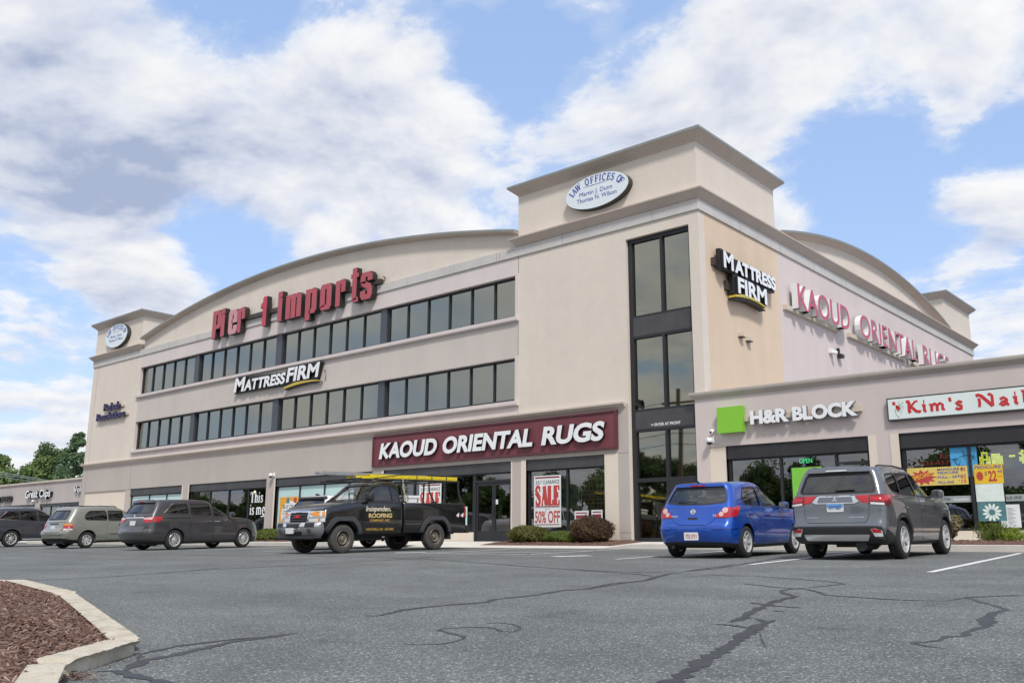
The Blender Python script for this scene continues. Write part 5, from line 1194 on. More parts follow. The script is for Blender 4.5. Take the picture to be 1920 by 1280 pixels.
def inisl(r):
    while True:
        f = r.random() ** .5; i = r.randrange(n); k2 = r.random(); x = K[i][0] + (K[(i + 1) % n][0] - K[i][0]) * k2; y = K[i][1] + (K[(i + 1) % n][1] - K[i][1]) * k2
        px, py = cx + (x - cx) * f, cy + (y - cy) * f
        if px < -3.4: inisl.f = f; return px, py
chips(mb, inisl, lambda x, y: mz(x, y, inisl.f) - .004, 24000, .016, .058, 12)
rr = random.Random(4)
chips(mb, lambda r: (-4.72 + r.gauss(0, .07), 2.07 + r.gauss(0, .06) + .03), lambda x, y: GZ(y) + .004, 90, .015, .045, 13)
chips(mb, lambda r: (r.uniform(-5.4, -4.2), 2.2 + r.gauss(0, .25)), lambda x, y: GZ(y) + .004, 16, .015, .04, 14)
o = mb.build('mulch_island', CHIP); o['kind'] = 'stuff'

# ------------------------------------------------------------------ plants
def leaves(mb, n, centre, rad, size, rr, shell=.55, mi=0, flat=1.0, up=0.25):
    cx, cy, cz = centre; rx, ry, rz = rad
    for _ in range(n):
        while True:
            v = Vector((rr.uniform(-1, 1), rr.uniform(-1, 1), rr.uniform(-1, 1)))
            if shell < v.length <= 1: break
        p = Vector((cx + v.x * rx, cy + v.y * ry, cz + v.z * rz))
        nn = (v.normalized() * .7 + Vector((rr.uniform(-1, 1), rr.uniform(-1, 1), rr.uniform(-1, 1) + up))).normalized()
        a = nn.orthogonal().normalized(); a = (Matrix.Rotation(rr.uniform(0, 2 * PI), 3, nn) @ a); b = nn.cross(a)
        s = size * rr.uniform(.6, 1.35)
        i = len(mb.v); mb.v += [tuple(p - a * s * .5), tuple(p + b * s * .32), tuple(p + a * s * .5), tuple(p - b * s * .32)]
        mb.f.append((i, i + 1, i + 2, i + 3)); mb.m.append(mi)
def bush(label, centre, rad, leafm, n, size, seed, group, flat_top=False, core='twig', stem=True, name='bush'):
    rr = random.Random(seed); s = thing(name, label, 'bush', (centre[0], centre[1], centre[2] - rad[2]), group=group)
    mb = MB(); ic = 26; ir = 14; pts = []
    def shape(v):
        q = 1 + .06 * math.sin(v.x * 5 + seed) * math.cos(v.y * 4 + v.z * 3 + seed) + .04 * math.sin(v.z * 9 + v.x * 7)
        z = v.z
        if flat_top: z = min(max(z, -1), .55) / .55 if z > 0 else z; w_ = .75 + .25 * max(-1, min(1, v.z * 1.3)); return Vector((v.x * w_ * q, v.y * w_ * q, z))
        return Vector((v.x * q, v.y * q, z * q))
    for j in range(ir + 1):
        th = PI * j / ir
        for i in range(ic):
            ph = 2 * PI * i / ic; v = shape(Vector((math.sin(th) * math.cos(ph), math.sin(th) * math.sin(ph), math.cos(th))))
            mb.v.append((centre[0] + v.x * rad[0] * .86, centre[1] + v.y * rad[1] * .86, centre[2] + v.z * rad[2] * .86))
    for j in range(ir):
        for i in range(ic): mb.f.append((j * ic + i, (j + 1) * ic + i, (j + 1) * ic + (i + 1) % ic, j * ic + (i + 1) % ic)); mb.m.append(0)
    mb.build('twigs', M[core], s, smooth=80)
    mb = MB()
    for _ in range(n):
        v = Vector((rr.gauss(0, 1), rr.gauss(0, 1), rr.gauss(0, 1))).normalized()
        if v.z < -.75 and rr.random() < .7: continue
        nv = v; v = shape(v) * (rr.uniform(.84, 1.0) if rr.random() < .9 else rr.uniform(1.0, 1.07))
        p = Vector((centre[0] + v.x * rad[0], centre[1] + v.y * rad[1], centre[2] + v.z * rad[2]))
        nn = (nv * .8 + Vector((rr.uniform(-1, 1), rr.uniform(-1, 1), rr.uniform(-.6, 1.2)))).normalized()
        a = Matrix.Rotation(rr.uniform(0, 6.28), 3, nn) @ nn.orthogonal().normalized(); b = nn.cross(a); q = size * rr.uniform(.6, 1.4)
        i = len(mb.v); mb.v += [tuple(p - a * q * .5), tuple(p + b * q * .3), tuple(p + a * q * .5), tuple(p - b * q * .3)]; mb.f.append((i, i + 1, i + 2, i + 3)); mb.m.append(0)
    mb.build('foliage', M[leafm], s)
    return s
GB = 'clipped bushes in front of the rug shop window'
bush('olive clipped bush, leftmost of three under the tall sale poster', (-20.25, 23.85, .36), (.76, .60, .30), 'bushg', 6500, .05, 1, GB)
bush('low light green bush between the olive and the round bronze bush', (-18.95, 23.95, .25), (.80, .45, .21), 'bushl', 5000, .055, 2, GB)
bush('round bronze red clipped bush beside the cream pillar', (-17.62, 23.85, .50), (.72, .66, .44), 'bushr', 8000, .05, 3, GB)
GL = 'bushes beside the truck front'
bush('light green bush between the dark minivan and the truck', (-34.9, 23.7, .34), (.72, .6, .32), 'bushl', 3500, .06, 4, GL)
bush('olive yellow bush just behind the truck bumper', (-33.75, 23.75, .31), (.62, .55, .30), 'bushg', 3000, .06, 5, GL)
bush('olive bush hidden mostly behind the truck wheel', (-36.2, 23.9, .30), (.6, .5, .28), 'bushg', 2500, .06, 15, GL)
bush('flat topped dusty bush beside the front of the grey sport utility', (-6.95, 23.35, .44), (.50, .50, .30), 'busht', 4500, .05, 6, 'bushes in the salon bed', flat_top=True)
bush('low dusty bush in the bed ahead of the blue hatchback', (-11.2, 23.4, .35), (.5, .5, .26), 'busht', 2500, .05, 7, 'bushes in the salon bed', flat_top=True)
s = thing('perennial', 'loose green perennial clump with lime shoots on its right in the salon bed', 'plant', (-5.75, 23.5, .14))
rr = random.Random(8)
for nm, mm, cx, w_, hh, n_ in (('green_shoots', 'bushl', -5.88, .34, .46, 260), ('lime_shoots', 'lime', -5.52, .20, .34, 200)):
    mb = MB()
    for _ in range(n_):
        x, y = cx + rr.gauss(0, w_ * .45), 23.5 + rr.gauss(0, .16); h = hh * rr.uniform(.45, 1.05); lx, ly = rr.gauss(0, .10), rr.gauss(0, .10)
        mb.tube([(x, y, .12), (x + lx * .4, y + ly * .4, .12 + h * .6), (x + lx, y + ly, .12 + h)], .003, 3, False)
        for k in range(9):
            f = rr.uniform(.3, 1.0); p = Vector((x + lx * f, y + ly * f, .12 + h * f)); a = Vector((rr.uniform(-1, 1), rr.uniform(-1, 1), rr.uniform(-.2, .7))).normalized(); b = a.orthogonal().normalized(); q = rr.uniform(.03, .06)
            i = len(mb.v); mb.v += [tuple(p), tuple(p + a * q * .5 + b * q * .2), tuple(p + a * q), tuple(p + a * q * .5 - b * q * .2)]; mb.f.append((i, i + 1, i + 2, i + 3)); mb.m.append(0)
    mb.build(nm, M[mm], s)

# trees
def limb(mb, p0, d, L, r, rr, depth, tips, spread=.55):
    P = [Vector(p0)]; R = [r]; d = Vector(d).normalized()
    for i in range(4):
        d = (d + Vector((rr.uniform(-1, 1), rr.uniform(-1, 1), rr.uniform(-.5, .8))) * .16).normalized()
        P.append(P[-1] + d * L / 4); R.append(r * (1 - .5 * (i + 1) / 4))
    mb.tube(P, R, 7 if depth > 1 else 5, False)
    tips.append((P[-1], depth)); 
    if depth < 3: tips.append((P[2], depth))
    if depth == 0: return
    for k in range(rr.choice((3, 4)) if depth > 1 else 3):
        a = rr.uniform(0, 2 * PI); t_ = Vector((math.cos(a), math.sin(a), rr.uniform(.0, .9))).normalized()
        limb(mb, P[rr.choice((2, 3, 4))], d * (1 - spread) + t_ * spread, L * rr.uniform(.55, .75), R[-1] * rr.uniform(.6, .8), rr, depth - 1, tips, spread)
def tree_meshes(h, cr, seed, leafm, n_per, size, conifer=False):
    rr = random.Random(seed); tr = MB(); cw = MB(); tips = []
    if conifer:
        P = [(rr.uniform(-.1, .1), rr.uniform(-.1, .1), h * i / 8) for i in range(9)]; tr.tube(P, [.22 * (1 - .85 * i / 8) for i in range(9)], 8, False)
        for k in range(70):
            f = .12 + .86 * (k / 70) ** .85; a = rr.uniform(0, 2 * PI); L = cr * (1.05 - f) * rr.uniform(.6, 1.15) + .25; z = h * f
            e = Vector((math.cos(a) * L, math.sin(a) * L, z + L * rr.uniform(.25, .65))); tr.tube([(0, 0, z), tuple(e)], [.035, .01], 4, False)
            for q in range(5):
                t_ = .35 + .65 * q / 4; c = Vector((0, 0, z)).lerp(e, t_); leaves(cw, n_per // 5, tuple(c), (.30 + .2 * L * .4, .30 + .2 * L * .4, .30), size, rr, .1)
    else:
        limb(tr, (0, 0, -.2), (rr.uniform(-.05, .05), rr.uniform(-.05, .05), 1), h * .42, .24 * h / 10, rr, 3, tips)
        zmax = max(t_[0].z for t_ in tips); rm = max(math.hypot(t_[0].x, t_[0].y) for t_ in tips)
        sx, sz = cr * .82 / rm, h * .90 / zmax
        for m_ in (tr,): m_.v = [(p[0] * (sx if p[2] > h * .2 else 1), p[1] * (sx if p[2] > h * .2 else 1), p[2] * sz) for p in m_.v]
        for p, dp in tips:
            c = (p.x * sx, p.y * sx, p.z * sz)
            if c[2] < h * .2: continue
            r = rr.uniform(.45, 1.0) * cr * .27
            leaves(cw, int(n_per * rr.uniform(.6, 1.3)), c, (r, r, r * .75), size, rr, .2)
    def mesh(b, nm, m_):
        me = bpy.data.meshes.new(nm); me.from_pydata([tuple(p) for p in b.v], [], b.f); me.materials.append(m_); return me
    return mesh(tr, 'trunk', M['bark']), mesh(cw, 'crown', M[leafm])
def place_tree(meshes, x, y, z, sc, rz, label, group):
    r = thing('tree', label, 'tree', (x, y, z), (0, 0, rz), group=group); r.scale = (sc, sc, sc)
    for nm, me in zip(('trunk', 'crown'), meshes): o = bpy.data.objects.new(nm, me); COL.objects.link(o); o.parent = r
    return r
def at_depth(px, depth):
    v = RIGHT * ((px - 960) / 1717.73) + FWD - UP * ((1015 - 640) / 1717.73); v = v * depth; return v.x, v.y
TA = tree_meshes(12.5, 3.1, 21, 'leafd', 110, .30); TB = tree_meshes(10.5, 4.6, 22, 'leaf', 120, .34); TCn = tree_meshes(11.0, 2.6, 23, 'leafb', 80, .28, True); TD = tree_meshes(8.5, 4.0, 24, 'leaf', 130, .30)
GT = 'trees behind the left shop row'
for mesh_, px, dep, sc, rz, lb in ((TA, 56, 98, .92, .3, 'tall dark tree with a ragged top, highest of the trees behind the left shops'), (TD, 20, 92, 1.12, 1.0, 'lower green tree at the left picture edge behind the shop row'), (TD, 2, 98, 1.2, 2.2, 'green tree cut by the left picture edge'),
        (TD, 84, 96, .95, 2.0, 'rounded mid green tree right of the tall ragged tree'), (TCn, 126, 92, 1.02, .4, 'upright blue green conifer near the office building corner'), (TCn, 106, 95, .88, 2.4, 'slimmer conifer left of the upright one'), (TD, 142, 92, .95, .7, 'bright green tree against the left office building corner'),
        (TB, 40, 112, .95, 3.0, 'green tree filling the gap behind the tall ragged tree'), (TB, 108, 118, .92, 1.2, 'dim green tree behind the conifers'), (TB, 158, 110, .9, 5.0, 'green tree half hidden by the office building'), (TB, -30, 110, .9, 4.0, 'green tree just beyond the left picture edge'), (TA, 72, 120, .9, 4.4, 'dark tree behind the rounded mid green tree')):
    x, y = at_depth(px, dep); place_tree(mesh_, x, y, -.1, sc, rz, lb, GT)
GM = 'trees across the lot mirrored in the glass'
rr = random.Random(31)
for i in range(66):
    x = -165 + i * 3.1 + rr.uniform(-1.5, 1.5); y = -40 - 7 * (i % 3) + rr.uniform(-4, 4)
    place_tree((TA, TB, TD, TB)[i % 4], x, y, GZ(y), rr.uniform(.95, 1.35), rr.uniform(0, 6), 'leafy tree across the parking lot, seen only as a reflection in the shop glass', GM)
# utility pole and cables across the lot, mirrored in the stair window
s = thing('utility_pole', 'leaning wooden utility pole mirrored in the tall stair window', 'pole', (-36.0, -9.0, GZ(-9)))
mb = MB(); mb.tube([(-36, -9, GZ(-9) - .3), (-35.4, -9, 11.5)], [.20, .15], 12); mb.build('shaft', M['wood'], s, smooth=40)
mb = MB(); mb.box(-36.6, -34.2, -9.25, -9.13, 10.4, 10.55); mb.build('crossarm', M['wood'], s)
for k, (z, dy) in enumerate(((10.6, -.2), (8.2, .2), (7.4, .2))):
    w = thing('power_line', ('topmost', 'middle', 'lowest')[k] + ' overhead cable mirrored in the stair window', 'cable', (-36, -9 + dy, z))
    mb = MB(); mb.tube([(-120 + 6 * i, -9 + dy, z - 1.2 * math.sin(PI * ((i % 7) / 7))) for i in range(27)], .022, 5, False); mb.build('strand', M['wire'], w)
for k, (p0, p1) in enumerate((((-4, 884), (100, 902)), ((-4, 888), (80, 901)), ((-4, 893), (66, 903)))):
    a = (RIGHT * ((p0[0] - 960) / 1717.73) - UP * ((p0[1] - 640) / 1717.73) + FWD) * 78; b = (RIGHT * ((p1[0] - 960) / 1717.73) - UP * ((p1[1] - 640) / 1717.73) + FWD) * 92
    d = b - a; w = thing('power_line', ('upper', 'middle', 'lower')[k] + ' pale cable crossing the trees above the left shop roof', 'cable', tuple(a))
    mb = MB(); mb.tube([tuple(a - d * .6), tuple(a), tuple(b), tuple(b + d * .6)], .03, 5, False); mb.build('strand', mat('pale weathered cable', (.30, .36, .33), .6), w)
# ------------------------------------------------------------------ vehicles
def curve(pts):
    xs_ = [p[0] for p in pts]; ys_ = [p[1] for p in pts]; n = len(pts)
    d = [(ys_[i + 1] - ys_[i]) / (xs_[i + 1] - xs_[i]) for i in range(n - 1)]
    m = [d[0]] + [0 if d[i - 1] * d[i] <= 0 else 2 * d[i - 1] * d[i] / (d[i - 1] + d[i]) for i in range(1, n - 1)] + [d[-1]] if n > 2 else [d[0], d[0]]
    def f(x):
        if x <= xs_[0]: return ys_[0]
        if x >= xs_[-1]: return ys_[-1]
        i = max(k for k in range(n - 1) if xs_[k] <= x); h = xs_[i + 1] - xs_[i]; t_ = (x - xs_[i]) / h
        return (2 * t_**3 - 3 * t_**2 + 1) * ys_[i] + (t_**3 - 2 * t_**2 + t_) * h * m[i] + (-2 * t_**3 + 3 * t_**2) * ys_[i + 1] + (t_**3 - t_**2) * h * m[i + 1]
    return f
NS = 30
def half_ring(lv, plan):
    t_, xr, xf, w, rr, rf, br, bf = lv[:8]; P = []
    for i in range(7):
        y = (w - rr) * i / 6; P.append((xr + br * (y / w) ** 2, y))
    x0, y0 = P[-1]; x1 = xr + br + rr
    for i in range(1, 7):
        a = PI / 2 * i / 6; P.append((x0 + (x1 - x0) * (1 - math.cos(a)), y0 + (w - y0) * math.sin(a)))
    xq = xf - bf * ((w - rf) / w) ** 2; x2 = xf - bf - rf
    for i in range(1, NS): P.append((x1 + (x2 - x1) * i / NS, w))
    for i in range(6):
        a = PI / 2 * i / 6; P.append((x2 + (xq - x2) * math.sin(a), (w - rf) + rf * math.cos(a)))
    for i in range(7):
        y = (w - rf) * (1 - i / 6); P.append((xf - bf * (y / w) ** 2, y))
    return [(x, y * plan(x)) for x, y in P]
def ring3(lv, zb, zt, plan, mod=None):
    dz = lv[8] if len(lv) > 8 else 0.0; out = []
    for x, y in half_ring(lv, plan):
        z = zb(x) + (zt(x) - zb(x)) * lv[0] + dz
        if mod: y = mod(x, y, z)
        out.append((x, y, z))
    return out
def stack(levels, zb, zt, plan, mod=None, capb=True):
    V = []; Fc = []; H = [ring3(l, zb, zt, plan, mod) for l in levels]; n = len(H[0]); m = 2 * n - 2
    for h in H: V += h + [(x, -y, z) for x, y, z in h[-2:0:-1]]
    for k in range(len(H) - 1):
        for i in range(m): Fc.append((k * m + i, k * m + (i + 1) % m, (k + 1) * m + (i + 1) % m, (k + 1) * m + i))
    def cap(k, rev):
        idx = lambda i: k * m + i; R = lambda i: k * m + (m - i) % m; o = []
        for i in range(n - 1):
            q = [idx(i), idx(i + 1), R(i + 1), R(i)]; q = [v for j, v in enumerate(q) if v not in q[:j]]
            if len(q) > 2: o.append(tuple(q if not rev else q[::-1]))
        return o
    Fc += cap(len(H) - 1, False)
    if capb: Fc += cap(0, True)
    return V, Fc, m
def mesh_from(V, Fc, smooth=None):
    me = bpy.data.meshes.new('part'); me.from_pydata(V, [], Fc); bm = bmesh.new(); bm.from_mesh(me); bmesh.ops.remove_doubles(bm, verts=bm.verts, dist=1e-5); bmesh.ops.recalc_face_normals(bm, faces=bm.faces); bm.to_mesh(me); bm.free(); return me
def boolean(me, cut_v, cut_f, op='DIFFERENCE'):
    a = bpy.data.objects.new('a', me); COL.objects.link(a); c = bpy.data.objects.new('c', mesh_from(cut_v, cut_f)); COL.objects.link(c)
    md = a.modifiers.new('b', 'BOOLEAN'); md.operation = op; md.object = c; md.solver = 'EXACT'
    bpy.context.view_layer.update(); r = bpy.data.meshes.new_from_object(a.evaluated_get(bpy.context.evaluated_depsgraph_get()))
    for o in (a, c): m_ = o.data; bpy.data.objects.remove(o); bpy.data.meshes.remove(m_)
    return r
def prism_y(V, Fc, poly, y0, y1):
    b = len(V); k = len(poly); V += [(x, y0, z) for x, z in poly] + [(x, y1, z) for x, z in poly]
    Fc += [tuple(b + i for i in range(k))[::-1], tuple(b + k + i for i in range(k))] + [(b + i, b + (i + 1) % k, b + k + (i + 1) % k, b + k + i) for i in range(k)]
def prism_x(V, Fc, poly, x0, x1):
    b = len(V); k = len(poly); V += [(x0, y, z) for y, z in poly] + [(x1, y, z) for y, z in poly]
    Fc += [tuple(b + i for i in range(k))[::-1], tuple(b + k + i for i in range(k))] + [(b + i, b + (i + 1) % k, b + k + (i + 1) % k, b + k + i) for i in range(k)]
def rounded(poly, r, n=4):
    out = []; k = len(poly)
    for i in range(k):
        p, a, b = Vector(poly[i]), Vector(poly[i - 1]), Vector(poly[(i + 1) % k]); da, db = a - p, b - p
        q = min(r, da.length * .45, db.length * .45); s, e = p + da.normalized() * q, p + db.normalized() * q
        for j in range(n + 1):
            t_ = j / n; out.append(tuple(s * (1 - t_) ** 2 + p * 2 * t_ * (1 - t_) + e * t_ ** 2))
    return out
def mirror2(poly): return [(-a, b) for a, b in poly][::-1]
RAY = {'+y': (Vector((0, 5, 0)), Vector((0, -1, 0))), '-y': (Vector((0, -5, 0)), Vector((0, 1, 0))), '+x': (Vector((12, 0, 0)), Vector((-1, 0, 0))), '-x': (Vector((-8, 0, 0)), Vector((1, 0, 0))), '+z': (Vector((0, 0, 6)), Vector((0, 0, -1)))}
def to3(axis, a, b):
    o = RAY[axis][0]
    if axis[1] == 'y': return Vector((a, o.y, b))
    if axis[1] == 'x': return Vector((o.x, a, b))
    return Vector((a, b, o.z))
def hit(bvh, axis, a, b):
    o = to3(axis, a, b); loc, nor, _, _ = bvh.ray_cast(o, RAY[axis][1])
    if loc is None:
        q = Vector(o); k = 'xyz'.index(axis[1]); q[k] = 0.85 if axis == '+y' else (-0.85 if axis == '-y' else (4.0 if axis == '+x' else -1.0)); loc, nor, _, _ = bvh.find_nearest(q)
    if nor.dot(RAY[axis][1]) > 0: nor = -nor
    return loc, nor
def patch(mb, bvh, poly, axis, off, th, res=.07):
    bm = bmesh.new(); vs = [bm.verts.new((a, b, 0)) for a, b in poly]; bm.faces.new(vs)
    for ax in (0, 1):
        lo, hi = min(p[ax] for p in poly), max(p[ax] for p in poly); n = int((hi - lo) / res)
        for i in range(1, n + 1):
            c = [0, 0, 0]; c[ax] = lo + (hi - lo) * i / (n + 1); no = [0, 0, 0]; no[ax] = 1
            bmesh.ops.bisect_plane(bm, geom=bm.verts[:] + bm.edges[:] + bm.faces[:], plane_co=c, plane_no=no)
    bm.verts.index_update(); bm.normal_update()
    P = []; N = []
    for v in bm.verts:
        l, n = hit(bvh, axis, v.co.x, v.co.y); P.append(l); N.append(n)
    k = len(P); flip = None
    faces = [[v.index for v in f.verts] for f in bm.faces]; bed = [[v.index for v in e.verts] for e in bm.edges if len(e.link_faces) == 1]
    bm.free()
    f0 = faces[0]; nn = (P[f0[1]] - P[f0[0]]).cross(P[f0[2]] - P[f0[1]])
    if nn.dot(N[f0[0]]) < 0: faces = [f[::-1] for f in faces]
    emap = {}
    for f in faces:
        for i in range(len(f)): emap[(f[i], f[(i + 1) % len(f)])] = 1
    b = mb.add([p + n * off for p, n in zip(P, N)] + [p + n * (off - th) for p, n in zip(P, N)], faces)
    if th > 0:
        for a, c in bed:
            if (a, c) not in emap: a, c = c, a
            mb.f.append((b + c, b + a, b + k + a, b + k + c)); mb.m.append(mb.mi)
def seam(mb, bvh, pts, axis, w=.010, off=.0015, closed=False, res=.06):
    if closed: pts = list(pts) + [pts[0]]
    P = [Vector(pts[0])]
    for a, b in zip(pts, pts[1:]):
        a, b = Vector(a), Vector(b); n = max(1, int((b - a).length / res))
        for i in range(1, n + 1): P.append(a.lerp(b, i / n))
    L = []
    for i, p in enumerate(P):
        d = P[min(i + 1, len(P) - 1)] - P[max(i - 1, 0)]; d.normalize(); n = Vector((-d.y, d.x)) * w / 2
        for q in (p + n, p - n): l, nn = hit(bvh, axis, q.x, q.y); L.append(l + nn * off)
    mb.add(L, [(2 * i, 2 * i + 1, 2 * i + 3, 2 * i + 2) for i in range(len(P) - 1)])
def pframe(bvh, axis, u0=0, v0=0):
    s = {'+y': -1, '-y': 1, '+x': 1, '-x': -1}[axis]
    def F(a, b, c=0.0):
        l, n = hit(bvh, axis, u0 + s * a, v0 + b); return l + n * c
    return F
_w = {}
def wheel_meshes(R, rr, w, style, rimcol):
    key = (R, rr, w, style, rimcol)
    if key in _w: return _w[key]
    h = w / 2; ty = MB()
    ty.lathe([(rr - .01, -h + .01), (rr + .012, -h), (R - .05, -h - .004), (R - .012, -h + .018), (R, -h + .045), (R, -h * .2), (R - .006, -h * .15), (R - .006, h * .15), (R, h * .2), (R, h - .045), (R - .012, h - .018), (R - .05, h + .004), (rr + .012, h), (rr - .01, h - .01), (rr - .012, 0)], 'y', n=40, close=True)
    rim = MB()
    rim.lathe([(rr - .008, -h + .02), (rr - .006, h - .012), (rr + .004, h - .004), (rr - .002, h + .002), (rr - .018, h - .006), (rr - .024, h - .05), (rr - .03, -h + .02)], 'y', n=40, close=True)
    n, sw, tw, kind = style
    for i in range(n):
        a = 2 * PI * i / n + PI / 2; c, s = math.cos(a), math.sin(a)
        def pt(r, off, y): return (r * c - off * s, y, r * s + off * c)
        def spoke(o0, o1, w0, w1, r0=.055, r1=rr - .012, y0=h - .035, y1=h - .012):
            vs = [pt(r0, o0 - w0, y0), pt(r0, o0 + w0, y0), pt(r1, o1 + w1, y1), pt(r1, o1 - w1, y1)]; vs += [(x, y - .03, z) for x, y, z in vs]
            rim.add(vs, [(0, 1, 2, 3), (7, 6, 5, 4), (0, 4, 5, 1), (1, 5, 6, 2), (2, 6, 7, 3), (3, 7, 4, 0)])
        if kind == 'single': spoke(0, 0, sw, tw)
        elif kind == 'double': spoke(-sw * .9, -tw * 2.2, sw * .5, tw * .5); spoke(sw * .9, tw * 2.2, sw * .5, tw * .5)
        elif kind == 'y':
            spoke(0, 0, sw, sw * .8, r1=rr * .55, y1=h - .02); spoke(0, -tw * 2.6, sw * .6, tw * .6, r0=rr * .5, y0=h - .022); spoke(0, tw * 2.6, sw * .6, tw * .6, r0=rr * .5, y0=h - .022)
    rim.lathe([(0, h - .02), (.04, h - .02), (.065, h - .03), (.075, h - .06), (0, h - .06)], 'y', n=20)
    if kind == 'steel':
        rim.lathe([(.07, h - .07), (.09, h - .075), (rr * .60, h - .05), (rr * .66, h - .045)], 'y', n=40)
        rim.lathe([(rr * .86, h - .06), (rr - .01, h - .02)], 'y', n=40)
    dk = MB(); dk.lathe([(0, h - .085), (rr - .02, h - .085), (rr - .02, h - .10), (0, h - .10)], 'y', n=32)
    _w[key] = (ty, rim, dk); return _w[key]
M['tyre'] = mat('tyre rubber', (0.022, 0.022, 0.023), 0.85, noise=[(8, .15)], bump=(40, .2))
M['tyred'] = mat('dusty tyre rubber', (0.060, 0.058, 0.055), 0.9, noise=[(8, .2)], bump=(40, .2))
M['rimw'] = mat('bright alloy', (0.62, 0.63, 0.64), 0.30, metal=0.35, noise=[(6, .05)])
M['rimd'] = mat('tarnished steel wheel', (0.24, 0.21, 0.17), 0.5, metal=0.7, noise=[(12, .35)])
M['hub'] = mat('wheel cover silver', (0.55, 0.56, 0.56), 0.4, metal=0.4, noise=[(6, .05)])
M['carglass'] = glass_mat('car window glass', (0.80, 0.84, 0.82), 0.06)
M['privacy'] = glass_mat('privacy car glass', (0.08, 0.085, 0.09), 0.07)
M['trim'] = mat('black car trim', (0.018, 0.018, 0.019), 0.55, noise=[(6, .1)])
M['gap'] = mat('panel gap', (0.006, 0.006, 0.006), 0.9)
M['chrome'] = mat('chrome', (0.75, 0.76, 0.77), 0.12, metal=1.0, noise=[(6, .03)])
M['satin'] = mat('satin silver trim', (0.60, 0.61, 0.62), 0.3, metal=0.8, noise=[(6, .04)])
M['redlens'] = mat('red lamp lens', (0.42, 0.012, 0.018), 0.12, coat=.5, noise=[(30, .25)])
M['redlensd'] = mat('dark red lamp lens', (0.16, 0.006, 0.010), 0.12, coat=.5, noise=[(30, .25)])
M['clrlens'] = mat('clear lamp lens', (0.62, 0.63, 0.63), 0.12, coat=.5, noise=[(30, .2)])
M['pinklens'] = mat('pale lamp lens', (0.62, 0.40, 0.38), 0.12, coat=.5, noise=[(30, .2)])
M['amber'] = mat('amber lamp lens', (0.62, 0.24, 0.04), 0.12, coat=.5, noise=[(30, .2)])
M['seatd'] = mat('dark seat fabric', (0.03, 0.03, 0.032), .9, noise=[(9, .2)])
M['seatl'] = mat('light grey seat fabric', (0.50, 0.49, 0.46), .9, noise=[(9, .1)])
M['plate'] = mat('white licence plate', (0.70, 0.70, 0.70), .5, noise=[(9, .05)])
M['plateb'] = mat('blue fade licence plate', (0.12, 0.33, 0.62), .5, noise=[(9, .05)])
M['plater'] = mat('plate red characters', (0.40, 0.05, 0.07), .5)
def paint(name, col, metal=.35, rough=.32): return mat(name, col, rough, metal=metal, coat=1.0, noise=[(1.2, .05), (180, .05)])
def pose(root, x, y, deg):
    h = math.radians(deg); f = Vector((math.cos(h), math.sin(h), .0288 * math.sin(h))).normalized(); l = Vector((-math.sin(h), math.cos(h), .0288 * math.cos(h))); u = f.cross(l).normalized(); l = u.cross(f)
    root.location = (x, y, GZ(y)); root.rotation_euler = Matrix(((f.x, l.x, u.x), (f.y, l.y, u.y), (f.z, l.z, u.z))).to_euler()
